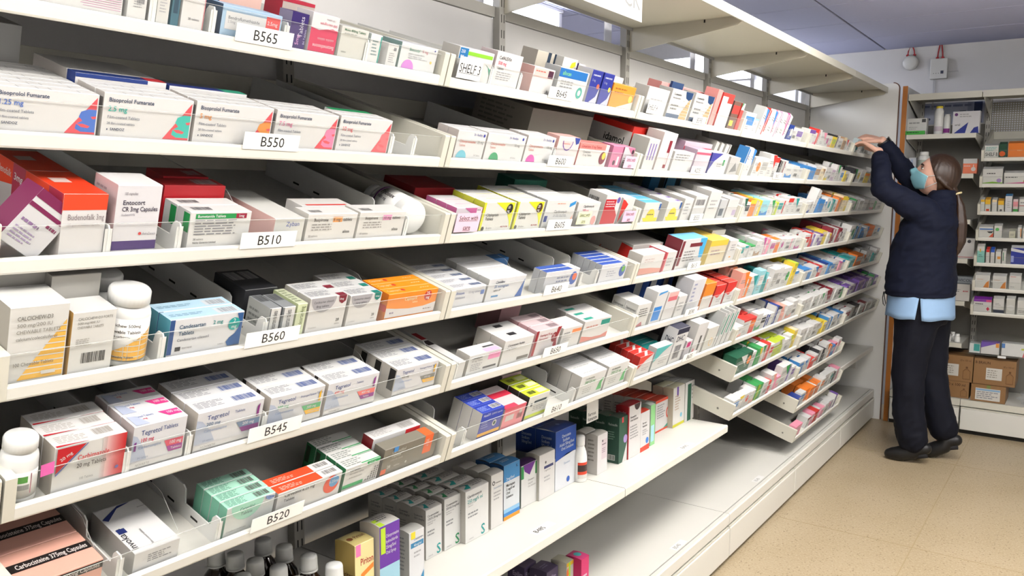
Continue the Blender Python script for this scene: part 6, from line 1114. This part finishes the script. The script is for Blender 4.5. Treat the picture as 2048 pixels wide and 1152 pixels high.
on_shelf(1911, 1947, 476, z, .07, ('#e8e5e0', '#2f4a7a', '#d5d1c8'), 'white carton with black oval behind the ponytail', [('c', 'F', '#3a3a40', .7, .84, .08), ('r', 'F', '#b04a40', .05, .06, .95, .09)])
z = WSZ[4]
on_shelf(1896, 1938, 567, z, .08, ('#e6e2da', '#8f959a', '#d0ccc2'), 'low white carton under a grey one behind the jacket', [('l', 'F', '#8a8480', 0.1, 0.48, 0.6, 0.61, 1), ('l', 'F', '#c0505a', 0.68, 0.474, 0.93, 0.643, 1), ('l', 'F', '#999', .1, .6, .6, .7, 1)])
on_shelf(1896, 1946, 552, z, .10, ('#a3a8ac', '#9aa0a4', '#8a9094'), 'grey carton with dark lettering behind the low white one', [('b', 'F', '#4a4f55', 'MOVICOL', .1, .78, .12, .8)], y=YF+.115)
z = WSZ[5]
for px, s in ((1896, 'nearest the legs of the person'), (1914, 'nearest the sloping trays'), (1905, 'behind the other two small bottles')):
    wbottle(px, 668 if px != 1905 else 664, z, .017, f'small white tablet bottle on the lowest corner shelf, {s}', .3, y=YF+.04 if px != 1905 else YF+.1)
# bin of packets under the trays
bn = empty('clear_bin', 'clear plastic bin of packets under the lowest corner tray', 'bin', Matrix.Translation((XD+.02, YF-.03, .52)))
prism('bin_shell', [(0, .0), (.002, .0), (.035, .085), (.30, .10), (.30, .103), (.032, .088), (-.004, .002)], 0, 0, .85, ACR, bn)
box('bin_floor', (0, .002, 0), (.85, .3, .003), ACR, bn); box('divider', (.17, .004, .003), (.1715, .3, .08), ACR, bn); box('label_strip', (.165, -.006, -.006), (.21, -.004, .008), PAPER, bn)
def packet(x, w, h, d, cols, desc, ops):
    o = carton(w, d, h, cols, ops, 'packet'); o.matrix_world = Matrix.Translation((XD+.02+x, YF-.03+.045, .5235)) @ Matrix.Rotation(ROT, 4, 'Z'); return tag(o, desc, 'box', 'packets in the clear bin')
packet(.004, .06, .06, .08, ('#e6ecea', '#d8e0de', '#c9d4d2'), 'white packet with teal panel in the clear bin', [('r', 'F', '#2f9a94', .4, .2, .95, .95)])
packet(.068, .10, .075, .08, ('#efece8', '#7a52b0', '#d8d2c8'), 'white packet with purple top and orange tab in the clear bin', [('p', 'F', '#6a48a8', [(0, .5), (0, 1), (1, 1), (.4, .7)]), ('r', 'F', '#e8963a', .8, .6, .98, .95)])
packet(.18, .15, .08, .08, ('#f0efec', '#e9e8e4', '#d5d2ca'), 'long white packet with red corner in the clear bin', [('p', 'F', '#d85a6a', [(.75, 0), (1, 0), (1, .5), (.8, .4)]), ('r', 'F', '#4a7ab8', 0, .6, .12, .95), ('r', 'F', '#c0c83a', .7, .55, 1, .68)])
# brown cardboard cartons on the base deck
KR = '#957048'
def kraft(px0, px1, pyt, pyb, y, d, desc, ops, z0):
    x0, x1 = xs(px0, z0+.02, y), xs(px1, z0+.02, y); P = Vector((x0, y, z0)); h = (pyb-pyt)/vscale(P)
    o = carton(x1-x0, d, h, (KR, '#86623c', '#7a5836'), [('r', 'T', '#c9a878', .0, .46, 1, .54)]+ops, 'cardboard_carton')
    o.matrix_world = Matrix.Translation((x0, y, z0)) @ Matrix.Rotation(ROT, 4, 'Z'); tag(o, desc, 'box', 'brown cardboard cartons'); return h
bott = [('p', 'F', '#6a4a2c', [(.78, .1), (.95, .1), (.95, .42), (.9, .5), (.83, .5), (.78, .42)]), ('p', 'F', KR, [(.79, .12), (.94, .12), (.94, .41), (.89, .48), (.84, .48), (.79, .41)]), ('r', 'F', '#6a4a2c', .84, .52, .89, .6)]
lbl = [('r', 'F', '#ece8de', .3, .2, .68, .66), ('l', 'F', '#9a948a', .33, .26, .62, .6, 4)]
hA = kraft(1862, 1937, 763, 795, YF+.0, .25, 'brown cardboard carton at the bottom behind the legs', [('b', 'F', '#4a3320', '20 x 100 ml', .4, .72, .16, .5)]+bott, .2235)
kraft(1858, 1944, 713, 763, YF+.0, .25, 'brown cardboard carton on top behind the legs', [('b', 'F', '#4a3320', 'B BRAUN', .05, .8, .1, .4), ('t', 'F', '#4a3320', '20 x 100 ml', .7, .8, .07, .25)]+lbl+bott, .2245+hA)
hB = kraft(1941, 2010, 775, 808, YF-.02, .25, 'brown cardboard carton at the bottom under the tray, with wide white sheet', [('r', 'F', '#ece8de', .13, .1, .85, .8), ('r', 'F', '#8ab0d0', .14, .66, .84, .76), ('l', 'F', '#8a8a90', .17, .16, .8, .62, 4), ('r', 'F', '#7a8a4a', .45, .82, .56, 1)], .2235)
kraft(1946, 2030, 722, 772, YF+.0, .25, 'brown cardboard carton on top under the tray beside the clear bags', [('b', 'F', '#4a3320', 'B BRAUN', .03, .8, .1, .36), ('t', 'F', '#4a3320', '20 x 100 ml', .7, .72, .07, .25)]+lbl+bott, .2245+hB)
# clear bags: crumpled film
def bag(x, y, z, rx, ry, rz_, seed, desc):
    bm = bmesh.new(); bmesh.ops.create_icosphere(bm, subdivisions=3, radius=1); rr = random.Random(seed)
    ph = [rr.random()*6 for _ in range(6)]
    for v in bm.verts:
        c = v.co; k = 1+.14*math.sin(5*c.x+ph[0])*math.sin(6*c.y+ph[1])+.1*math.sin(9*c.z+7*c.x+ph[2]); v.co = Vector((c.x*rx*k, c.y*ry*k, max(c.z*rz_*k, -rz_*.62)))
    o = bm_obj('plastic_bag', bm, BAGM, None, False); o.location = (x, y, z+rz_*.62+.001); tag(o, desc, 'bag')
BAGM = clear('crinkled_film', '#c9ccd0', .14, .12)
bag(.97, YF+.07, .223, .12, .09, .055, 3, 'crumpled clear plastic bag beside the lower cardboard carton')
bag(1.0, YF+.262, .223, .10, .09, .11, 5, 'crumpled clear plastic bag heaped behind the flatter one')

# ------------------------------------------------------------------ small devices on the back wall
RED = mat('#b3242c', .5)
def loop(name, par, x0, x1, ztop, zbot, y):
    tube(name, [(x0, y, zbot), (x0+.004, y, (ztop+zbot)/2), ((x0+x1)/2-.006, y, ztop-.004), ((x0+x1)/2, y, ztop), ((x0+x1)/2+.006, y, ztop-.004), (x1-.004, y, (ztop+zbot)/2), (x1, y, zbot)], .0042, RED, par, 8)
p = at(1822, 126, 1, Y1)
dv = empty('alarm_sounder', 'round white alarm sounder hanging by a red loop on the back wall', 'alarm', Matrix.Translation((p.x, Y1, p.z)))
o = lathe('body', [(0, 0), (.05, 0), (.05, .02), (.046, .028), (.035, .034), (0, .036)], PLAST, dv, 36); o.matrix_local = Matrix.Rotation(PI/2, 4, 'X') @ Matrix.Translation((0, 0, .001))
loop('red_cord', dv, -.022, .022, .115, .045, -.012)
for xx in (-.022, .022): box('clip', (xx-.009, -.018, .045), (xx+.009, -.004, .056), RED, dv, .002)
p = at(1879, 138, 1, Y1)
dv = empty('control_box', 'square white control box hanging by a red loop on the back wall', 'alarm', Matrix.Translation((p.x, Y1, p.z)))
box('case', (-.053, -.034, -.068), (.053, -.001, .066), PLAST, dv, .004)
for xx in (-.03, -.015, .0): box('lamp', (xx-.002, -.0352, -.034), (xx+.002, -.0338, -.030), DARK, dv)
box('display', (.012, -.0352, -.036), (.030, -.0338, -.016), mat('#3a3f55', .4), dv)
loop('red_cord', dv, -.015, .018, .16, .066, -.012)
for xx in (-.015, .018): box('clip', (xx-.009, -.018, .0665), (xx+.009, -.004, .078), RED, dv, .002)
for xx in (-.03, -.022): tube('cable', [(xx, -.008, -.068), (xx, -.008, -.2), (xx, -.006, -.27)], .0022, mat('#d8d8dc', .4), dv)
box('trunking', (.053, -.010, -.024), (.115, -.001, -.020), mat('#d2d2d4', .5), dv)
# ------------------------------------------------------------------ the person
V3 = Vector
def chain(bm, pts, seg=14):
    """tapered limb through (x,y,z,r) joints: cones with a ball at every joint; merged later into one skin"""
    P = [(V3(q[:3]), q[3]) for q in pts]
    for p, r in P: bmesh.ops.create_uvsphere(bm, u_segments=seg, v_segments=10, radius=r, matrix=Matrix.Translation(p))
    for (p, r), (q, s) in zip(P, P[1:]):
        d = q-p
        if d.length < 1e-5: continue
        t = d.normalized(); a = V3((0, 0, 1)) if abs(t.z) < .9 else V3((1, 0, 0)); u = t.cross(a).normalized(); v = t.cross(u)
        A = [bm.verts.new(p+(u*math.cos(2*PI*k/seg)+v*math.sin(2*PI*k/seg))*r) for k in range(seg)]
        B = [bm.verts.new(q+(u*math.cos(2*PI*k/seg)+v*math.sin(2*PI*k/seg))*s) for k in range(seg)]
        fs = [bm.faces.new((A[k], A[(k+1) % seg], B[(k+1) % seg], B[k])) for k in range(seg)]+[bm.faces.new(A), bm.faces.new(B)]
        bmesh.ops.recalc_face_normals(bm, faces=fs)
def loft(bm, secs, seg=28):
    """closed body through (cx,cy,cz,rx,ry) sections"""
    rings = []
    for cx, cy, cz, rx, ry in secs:
        rings.append([bm.verts.new((cx+rx*math.copysign(abs(math.cos(a))**.85, math.cos(a)), cy+ry*math.copysign(abs(math.sin(a))**.85, math.sin(a)), cz)) for a in [2*PI*k/seg for k in range(seg)]])
    fs = []
    for A, B in zip(rings, rings[1:]):
        for k in range(seg): fs.append(bm.faces.new((A[k], A[(k+1) % seg], B[(k+1) % seg], B[k])))
    fs += [bm.faces.new(rings[0]), bm.faces.new(rings[-1])]
    bmesh.ops.recalc_face_normals(bm, faces=fs)
def fuse(name, bm, m, parent, voxel, smooth=5, disp=None, fac=.5):
    o = bm_obj(name, bm, m, None)
    r = o.modifiers.new('r', 'REMESH'); r.mode = 'VOXEL'; r.voxel_size = voxel
    s = o.modifiers.new('s', 'SMOOTH'); s.iterations = smooth; s.factor = fac
    bpy.context.view_layer.update()
    me = bpy.data.meshes.new_from_object(o.evaluated_get(bpy.context.evaluated_depsgraph_get()))
    bpy.data.objects.remove(o)
    me.materials.clear(); me.materials.append(m)
    if disp:
        ns = [v.normal.copy() for v in me.vertices]
        for v, n in zip(me.vertices, ns): v.co += n*disp(v.co)
    me.polygons.foreach_set('use_smooth', [True]*len(me.polygons)); me.update()
    o = bpy.data.objects.new(name, me); COL.objects.link(o); o.parent = parent
    return o
PX, PY = .40, 4.62
ps = empty('person', 'person in navy jacket and face mask on tiptoe reaching up to the top shelf', 'person', Matrix.Translation((0, 0, 0)))
SKIN = mat('#deae98', .5, .4, .05, 25, 0, 'skin')
NAVY = mat('#0a1024', .8, .25, .2, 30, 0, 'fleece', .3); TROU = mat('#090c19', .75, .25, .12, 25, 0, 'cloth', .2)
LBLUE = mat('#93b4d8', .7, .3, .05, 30, 0, 'cloth'); BLK = mat('#0e0e10', .45, .5, .1, 30, 0, 'leather')
# head frame: f forward, l towards the camera side, u up; face tilted up
HC, TILT = V3((.428, 4.645, 1.622)), math.radians(20)
HF, HL, HU = V3((-math.cos(TILT), 0, math.sin(TILT))), V3((0, -1, 0)), V3((math.sin(TILT), 0, math.cos(TILT)))
_yw = math.radians(6); HF, HL = HF*math.cos(_yw)+HL*math.sin(_yw), HL*math.cos(_yw)-HF*math.sin(_yw)
def hp(f, l, u): return HC+HF*f+HL*l+HU*u
def head_r(a, e):
    """surface of the head in local (f,l,u) for azimuth a (0 = straight ahead) and elevation e"""
    f, l, u = math.cos(e)*math.cos(a)*.098, math.cos(e)*math.sin(a)*.074, math.sin(e)*.116
    if u < 0:
        t = -u/.116; l *= 1-.22*t*t
        if f > 0: f *= 1-.06*t; f += .010*t*math.exp(-(l/.03)**2)
        else: f *= 1-.25*t
    if f > 0:
        f += .024*math.exp(-(l/.011)**2-((u+.018)/.017)**2)+.009*math.exp(-(l/.010)**2-((u-.008)/.02)**2)      # nose
        f -= .010*(math.exp(-((l-.032)/.016)**2-((u-.014)/.013)**2)+math.exp(-((l+.032)/.016)**2-((u-.014)/.013)**2))  # eye sockets
        f += .004*math.exp(-(l/.05)**2-((u-.034)/.01)**2)+.006*math.exp(-(l/.02)**2-((u+.055)/.012)**2)
    return f, l, u
bm = bmesh.new()
NA, NE = 64, 44
rg = [[bm.verts.new(hp(*head_r(2*PI*i/NA, -PI/2+PI*j/NE))) for i in range(NA)] for j in range(1, NE)]
top, bot = bm.verts.new(hp(*head_r(0, PI/2))), bm.verts.new(hp(*head_r(0, -PI/2)))
fs = [bm.faces.new((A[i], A[(i+1) % NA], B[(i+1) % NA], B[i])) for A, B in zip(rg, rg[1:]) for i in range(NA)]
fs += [bm.faces.new((rg[0][(i+1) % NA], rg[0][i], bot)) for i in range(NA)]+[bm.faces.new((rg[-1][i], rg[-1][(i+1) % NA], top)) for i in range(NA)]
bmesh.ops.recalc_face_normals(bm, faces=fs)
for s in (1, -1):      # ears
    E_ = Matrix((HF, HL, HU)).transposed().to_4x4(); E_.translation = hp(-.008, s*.073, -.006)
    bmesh.ops.create_uvsphere(bm, u_segments=16, v_segments=12, radius=1, matrix=E_ @ Matrix.Rotation(.25, 4, 'Y') @ Matrix.Diagonal((.017, .009, .030, 1)))
chain(bm, [(.452, 4.645, 1.575, .054), (.462, 4.645, 1.50, .056), (.455, 4.64, 1.43, .065)])
loft(bm, [(.40, PY, .86, .11, .15), (.395, PY, 1.0, .105, .14), (.395, PY, 1.15, .10, .13), (.41, PY, 1.30, .105, .15), (.435, PY, 1.40, .075, .13), (.45, PY, 1.45, .05, .06)])
LS, LE, LW = V3((.40, 4.47, 1.42)), V3((.205, 4.395, 1.545)), V3((.151, 4.49, 1.752))
RS, RE, RW = V3((.385, 4.79, 1.43)), V3((.245, 4.80, 1.635)), V3((.118, 4.725, 1.826))
chain(bm, [(*LS, .05), (*LE, .040), (*LE.lerp(LW, .4), .037), (*LW, .025)]); chain(bm, [(*RS, .05), (*RE, .040), (*RE.lerp(RW, .4), .037), (*RW, .025)])
LEG_L = [(.40, 4.54, .90, .10), (.365, 4.545, .49, .058), (.385, 4.55, .35, .056), (.415, 4.55, .13, .036)]
LEG_R = [(.425, 4.70, .90, .10), (.455, 4.72, .50, .058), (.49, 4.72, .36, .056), (.545, 4.72, .165, .036)]
chain(bm, LEG_L); chain(bm, LEG_R)
chain(bm, [(.415, 4.55, .13, .034), (.44, 4.55, .10, .030), (.34, 4.55, .036, .028), (.30, 4.55, .030, .022)]); chain(bm, [(.545, 4.72, .165, .034), (.57, 4.72, .13, .030), (.475, 4.72, .040, .028), (.43, 4.72, .030, .022)])
def hand(bm, W, tip, thumb, curl):
    d = (tip-W).normalized(); s = (thumb-d*thumb.dot(d)).normalized(); n = d.cross(s)
    if n.z < 0: n = -n
    for k in (-.026, -.009, .009, .026): chain(bm, [(*(W+d*.005+s*k*.55), .014), (*(W+d*.05+s*k*.95), .0135), (*(W+d*.088+s*k), .0105)], 10)
    for k, L, c in ((.029, .070, 0), (.010, .079, .05), (-.010, .073, .12), (-.028, .056, .2)):
        p = W+d*.090+s*k; pts = [(*p, .0098)]; a = curl*.5+c
        for seg, rr in ((.45, .0088), (.32, .0080), (.23, .0068)):
            a += curl*(.8 if seg != .45 else .3); p = p+(d*math.cos(a)-n*math.sin(a)+s*k*1.2).normalized()*L*seg; pts.append((*p, rr))
        chain(bm, pts, 10)
    p0 = W+d*.022+s*.022; p1 = p0+(d*.72+s*.58-n*.12).normalized()*.036; p2 = p1+(d*.92+s*.1-n*.25).normalized()*.030; p3 = p2+(d*.95-s*.1-n*.3).normalized()*.024
    chain(bm, [(*p0, .015), (*p1, .0118), (*p2, .0098), (*p3, .0075)], 10)
hand(bm, LW, V3((-.02, 4.548, 1.856)), V3((0, 1, -.15)), .42); hand(bm, RW, V3((-.06, 4.66, 1.876)), V3((0, -1, -.25)), .5)
fuse('body', bm, SKIN, ps, .0042, 4)
# jacket
bm = bmesh.new()
loft(bm, [(.388, PY, .955, .178, .215), (.386, PY, 1.0, .182, .218), (.384, PY, 1.12, .172, .21), (.393, PY, 1.25, .160, .208), (.415, PY, 1.35, .145, .205), (.435, PY+.003, 1.42, .11, .165), (.455, PY+.01, 1.47, .085, .11), (.462, PY+.014, 1.51, .070, .080), (.472, PY+.02, 1.542, .066, .072)])
chain(bm, [(.425, 4.485, 1.37, .085), (*LS, .078), (*LS.lerp(LE, .5), .069), (*LE, .062), (*LE.lerp(LW, .45), .054), (*LE.lerp(LW, .80), .044)]); chain(bm, [(.41, 4.76, 1.36, .085), (*RS, .076), (*RS.lerp(RE, .5), .066), (*RE, .058), (*RE.lerp(RW, .45), .049), (*RE.lerp(RW, .80), .043)])
from mathutils import noise as NZ
def fold(c):
    n1 = NZ.noise(V3((c.x*9+c.z*5, c.y*7, c.z*13-c.x*6))); n2 = NZ.noise(V3((c.x*20-c.z*14+7, c.y*13, c.z*24)))
    k = 1.0 if c.z > 1.2 else .75
    crease = -abs(n2)*.009+.003
    return (n1*.010+crease)*k-(.004 if abs(c.z-.972) < .006 else 0)
fuse('jacket', bm, NAVY, ps, .008, 7, fold)
tube('hem_cord', [(.208, 4.56, .965), (.204, 4.555, .93), (.210, 4.55, .895), (.218, 4.55, .885), (.222, 4.553, .90), (.213, 4.556, .935), (.211, 4.56, .96)], .0026, BLK, ps, 6)
# tunic with a side slit
n, V, Fc = 72, [], []
levels = [(1.0, .168, .205), (.95, .170, .208), (.90, .173, .212), (.86, .176, .215), (.835, .178, .217)]
for j, (z, rx, ry) in enumerate(levels):
    g = .02+.17*max(0, (.965-z))/.13
    for i in range(n+1):
        a = -PI/2+.15+g*.5+(2*PI-g)*i/n
        V.append((.392+rx*math.cos(a), PY+ry*math.sin(a), z+.004*math.sin(7*a)*j/4))
for j in range(len(levels)-1):
    for i in range(n): Fc.append((j*(n+1)+i, (j+1)*(n+1)+i, (j+1)*(n+1)+i+1, j*(n+1)+i+1))
o = newmesh('tunic', V, Fc, LBLUE, ps, None, True); md = o.modifiers.new('t', 'SOLIDIFY'); md.thickness = .004
# trousers
bm = bmesh.new()
loft(bm, [(.40, PY, .80, .13, .17), (.398, PY, .88, .15, .185), (.395, PY, .97, .15, .185)])
chain(bm, [(.395, 4.545, .84, .118), (.375, 4.545, .66, .098), (.362, 4.548, .48, .088), (.375, 4.55, .30, .086), (.405, 4.55, .135, .082)]); chain(bm, [(.43, 4.70, .84, .118), (.44, 4.71, .66, .096), (.455, 4.715, .50, .087), (.49, 4.72, .33, .083), (.535, 4.72, .185, .078)])
def fold2(c):
    n1 = NZ.noise(V3((c.x*10, c.y*12, c.z*7+c.x*5))); n2 = NZ.noise(V3((c.x*16+3, c.y*16, c.z*15-c.x*9)))
    low = max(0, (.32-c.z)/.2)
    return n1*.008-abs(n2)*(.006+.010*low)+.002
fuse('trousers', bm, TROU, ps, .009, 7, fold2)
# shoes
for (hx, hz, yy, bx, tx) in ((.475, .095, 4.55, .35, .292), (.605, .125, 4.72, .485, .43)):
    bm = bmesh.new()
    chain(bm, [(hx, yy, hz, .034), (hx-.05, yy, hz-.012, .040), ((hx+bx)/2, yy, hz*.55+.012, .043), (bx, yy, .044, .043), (tx+.02, yy, .036, .036), (tx, yy, .031, .030)])
    bmesh.ops.scale(bm, vec=(1, 1.02, 1), space=Matrix.Translation((0, -yy, 0)), verts=bm.verts)
    sh = fuse('shoe', bm, BLK, ps, .006, 3, lambda c: 0)
    tube('sole', [(hx+.01, yy, hz-.032), (hx-.04, yy, hz-.045), (bx+.02, yy, .009), (bx-.03, yy, .007), (tx, yy, .008)], .01, mat('#16161a', .7), sh, 8, [.022, .024, .006, .006, .006])
# hair
HAIR = bpy.data.materials.new('hair'); HAIR.use_nodes = True; nt = HAIR.node_tree; b = nt.nodes['Principled BSDF']; b.inputs['Roughness'].default_value = .42
tc = nt.nodes.new('ShaderNodeTexCoord'); mp = nt.nodes.new('ShaderNodeMapping'); mp.inputs['Scale'].default_value = (60, 160, 14); nz = nt.nodes.new('ShaderNodeTexNoise'); nz.inputs['Scale'].default_value = 1; nz.inputs['Detail'].default_value = 4
rp = nt.nodes.new('ShaderNodeMix'); rp.data_type = 'RGBA'; rp.inputs['A'].default_value = H('#150c07')+(1,); rp.inputs['B'].default_value = H('#422a18')+(1,)
bp = nt.nodes.new('ShaderNodeBump'); bp.inputs['Strength'].default_value = .5; bp.inputs['Distance'].default_value = .003
for a, c in ((tc.outputs['Object'], mp.inputs[0]), (mp.outputs[0], nz.inputs['Vector']), (nz.outputs['Fac'], rp.inputs['Factor']), (rp.outputs['Result'], b.inputs['Base Color']), (nz.outputs['Fac'], bp.inputs['Height']), (bp.outputs[0], b.inputs['Normal'])): nt.links.new(a, c)
bm = bmesh.new(); NA, NE = 120, 46; rows_ = []
for i in range(NA):
    a = 2*PI*i/NA; e0 = -PI/2+.40
    for q in range(400):
        e = PI/2-PI*q/400; ff, uu = math.cos(e)*math.cos(a), math.sin(e)
        if uu < (1.12*ff-.20 if ff > -.1 else 2.4*ff-.08) or e < -PI/2+.40: e0 = e; break
    col_ = []
    for j in range(NE):
        e = e0+(PI/2-e0)*j/NE; k = 1+.010*math.sin(30*a+5*e)+.006*math.sin(57*a-3*e)
        col_.append(bm.verts.new(hp(math.cos(e)*math.cos(a)*.109*k-.010, math.cos(e)*math.sin(a)*.086*k, math.sin(e)*.121*k+.002)))
    rows_.append(col_)
tp = bm.verts.new(hp(-.010, 0, .123))
for i in range(NA):
    A, B = rows_[i], rows_[(i+1) % NA]
    for j in range(NE-1): bm.faces.new((A[j], B[j], B[j+1], A[j+1]))
    bm.faces.new((A[-1], B[-1], tp))
bmesh.ops.recalc_face_normals(bm, faces=bm.faces)
o = bm_obj('hair', bm, HAIR, None, True); md = o.modifiers.new('t', 'SOLIDIFY'); md.thickness = .013; md.offset = -.8
bpy.context.view_layer.update(); me_ = bpy.data.meshes.new_from_object(o.evaluated_get(bpy.context.evaluated_depsgraph_get())); bpy.data.objects.remove(o)
bm = bmesh.new(); bm.from_mesh(me_)
tie = V3((.537, 4.645, 1.522))
for k in range(17):      # hair drawn back from both sides to the tie
    q_ = -1+2*k/16; z_ = .022*(1-q_*q_)
    chain(bm, [(.452+.03*(1-abs(q_)), 4.645+.080*q_, 1.600-z_*.3, .010), (.485+.015*(1-abs(q_)), 4.645+.062*q_, 1.565-z_*.6, .013), (.513, 4.645+.036*q_, 1.540-z_*.5, .012), (tie.x-.004, tie.y+.011*q_, tie.z+.003, .008)], 8)
fuse('hair', bm, HAIR, ps, .0042, 4)
bm = bmesh.new()
rr = random.Random(4)
for k in range(9):
    ox, oy = rr.uniform(-.016, .016), rr.uniform(-.018, .018)
    chain(bm, [(.505, 4.645+oy*.8, 1.555+ox, .022), (tie.x, tie.y+oy*.3, tie.z, .010), (.556+ox*.6, 4.64+oy*.8, 1.46, .013), (.568+ox*1.1, 4.632+oy*1.1, 1.36, .014), (.572+ox, 4.628+oy, 1.26, .011), (.562+ox*.6, 4.625+oy*.7, 1.185+ox, .003)], 8)
fuse('ponytail', bm, HAIR, ps, .0055, 3)
bm = bmesh.new()
for k in range(10):
    a = 2*PI*k/10; chain(bm, [(tie.x+.017*math.cos(a), tie.y+.017*math.sin(a), tie.z+.006*math.cos(a), .0065)], 8)
fuse('hair_tie', bm, mat('#d8c89a', .6), ps, .003, 2)
# face: eye, brow, mask
for s in (1, -1):
    E_ = Matrix((HF, HL, HU)).transposed().to_4x4(); E_.translation = hp(.078, s*.032, .013)
    bm = bmesh.new(); bmesh.ops.create_uvsphere(bm, u_segments=14, v_segments=10, radius=1, matrix=E_ @ Matrix.Diagonal((.008, .014, .006, 1)))
    ey = bm_obj('eye', bm, mat('#d8cfc8', .3), ps, True)
    bm = bmesh.new(); bmesh.ops.create_uvsphere(bm, u_segments=12, v_segments=8, radius=1, matrix=E_ @ Matrix.Translation((.0035, 0, 0)) @ Matrix.Diagonal((.0062, .006, .0058, 1)))
    bm_obj('iris', bm, mat('#2a1a12', .3), ey, True)
    tube('eyelash', [hp(.084, s*.019, .017), hp(.0875, s*.032, .0205), hp(.081, s*.046, .016)], .0022, mat('#1a100c', .6), ps, 6)
    tube('eyebrow', [hp(.094, s*.016, .030), hp(.092, s*.032, .036), hp(.080, s*.050, .032)], .0032, mat('#35211a', .7), ps, 6)
MASK = mat('#8cc4d0', .75, .25, .04, 60, 0, 'mask')
V, Fc = [], []; NU, NV = 26, 14
for j in range(NV+1):
    t = j/NV
    for i in range(NU+1):
        q = -1+2*i/NU; a = q*math.radians(74)
        u = -.104+.100*t+q*q*(.016*(1-t)-.012*t)+(.010*math.exp(-(q/.25)**2)*t)
        e = math.asin(max(-1, min(1, u/.116))); f, l, uu = head_r(a, e)
        base = math.cos(e)*math.cos(a)*.098
        bul = .020*math.exp(-(q/.42)**2)*math.sin(PI*min(1, .25+.75*t))*(1-.3*t)
        f2 = max(f, base)*1.0+.006+bul+.0009*math.sin(j*PI*.9)*math.exp(-(q/.7)**2)
        V.append(tuple(hp(f2+.003, l*1.06+math.copysign(.0075, a)*abs(math.sin(a))**1.5, u)))
for j in range(NV):
    for i in range(NU): b_ = j*(NU+1)+i; Fc.append((b_, b_+1, b_+NU+2, b_+NU+1))
mk = newmesh('face_mask', V, Fc, MASK, ps, None, True); md = mk.modifiers.new('t', 'SOLIDIFY'); md.thickness = .0022
WL = mat('#e6eef0', .6)
idx = lambda i, j: V3(V[j*(NU+1)+i])
for s, col_ in ((1, NU), (-1, 0)):
    ear = hp(-.020, s*.078, .012); ear2 = hp(-.020, s*.076, -.032)
    tube('ear_loop', [idx(col_, NV), idx(col_, NV).lerp(ear, .5)+HL*s*.004, ear, hp(-.028, s*.078, -.01)], .0016, WL, mk, 6)
    tube('ear_loop', [idx(col_, 1), idx(col_, 1).lerp(ear2, .5)+HL*s*.004, ear2, hp(-.028, s*.078, -.01)], .0016, WL, mk, 6)
    tube('mask_edge', [idx(col_, j) for j in range(NV+1)], .0018, WL, mk, 6)
# watch on the far wrist
wd = (RW-RE).normalized(); wc = RE.lerp(RW, .93); wu = wd.cross(V3((0, 1, 0))).normalized(); wv = wd.cross(wu)
bm = bmesh.new(); seg = 28; R0, R1, hw = .0305, .0345, .010
ring = []
for k in range(seg):
    a = 2*PI*k/seg; d_ = wu*math.cos(a)+wv*math.sin(a)
    ring.append([bm.verts.new(wc+d_*r_+wd*h_) for r_, h_ in ((R0, -hw), (R1, -hw), (R1, hw), (R0, hw))])
for k in range(seg):
    A, B = ring[k], ring[(k+1) % seg]
    for q in range(4): bm.faces.new((A[q], B[q], B[(q+1) % 4], A[(q+1) % 4]))
bmesh.ops.recalc_face_normals(bm, faces=bm.faces)
wa = bm_obj('watch', bm, mat('#1c1d20', .5), ps)
bm = bmesh.new(); bm_box(bm, (-.016, -.015, .033), (.016, .015, .042), .003)
dm = Matrix((wd, wv, wu if wu.z > 0 else -wu)).transposed().to_4x4(); dm.translation = wc; bm.transform(dm); bmesh.ops.recalc_face_normals(bm, faces=bm.faces)
bm_obj('watch_face', bm, mat('#0c0c0e', .15), wa)
# carton held in the fingers
hc_ = carton(.05, .028, .075, ('#e9f0f0', '#dbe6e8', '#cfe0e4'), [('r', 'F', '#5ab8c4', .1, .15, .9, .5), ('l', 'L', '#7fb8c0', .1, .2, .8, .6, 3), ('r', 'L', '#6ac0cc', .1, .1, .9, .35)])
hc_.matrix_world = Matrix.Translation((.012, 4.535, 1.757)) @ Matrix.Rotation(TH, 4, 'Y')
tag(hc_, 'white and aqua carton under the fingers of the person at the top shelf', 'box', 'cartons on the fifth-bay top shelf')
# ------------------------------------------------------------------ past about 300 cartons: the smallest in view become one joined mass
bpy.context.view_layer.update()
cartons = [o for o in COL.objects if o.parent is None and o.name.split('.')[0] == 'medicine_carton']
def shown(o):
    me = o.data; hi = max(v.co.z for v in me.vertices); wd = max(v.co.y for v in me.vertices); dp = -min(v.co.x for v in me.vertices)
    p = o.matrix_world.translation; ps_ = F_PX/max((p-CAM).dot(FWD), .1); x, y = pix(p)
    lab = o.get('label', ''); deep = ' back ' in lab or ' back in ' in lab
    a = ps_*ps_*wd*(hi*.8+dp*.3)*(.22 if deep else 1.0)
    if 'under the fingers' in lab: a *= 20
    return a*(0.3 if not -20 < x < 2068 or not -20 < y < 1180 else 1)
cartons.sort(key=shown, reverse=True)
KEEP = 318
rest = cartons[KEEP:]
V, Fc, mi, ms, mix = [], [], [], [], {}
for o in rest:
    for q in (o, *o.children):
        mw = q.matrix_world; b0 = len(V); me = q.data
        V += [tuple(mw @ v.co) for v in me.vertices]
        ids = []
        for m in me.materials:
            if m.name not in mix: mix[m.name] = len(ms); ms.append(m)
            ids.append(mix[m.name])
        for p_ in me.polygons: Fc.append(tuple(b0+k for k in p_.vertices)); mi.append(ids[p_.material_index])
for o in rest:
    for q in list(o.children): bpy.data.objects.remove(q)
    bpy.data.objects.remove(o)
if V:
    o = newmesh('carton_stock', V, Fc, ms, None, mi)
    tag(o, 'mass of small mixed medicine cartons filling the far shelves and file ends', 'boxes', None, 'stuff')
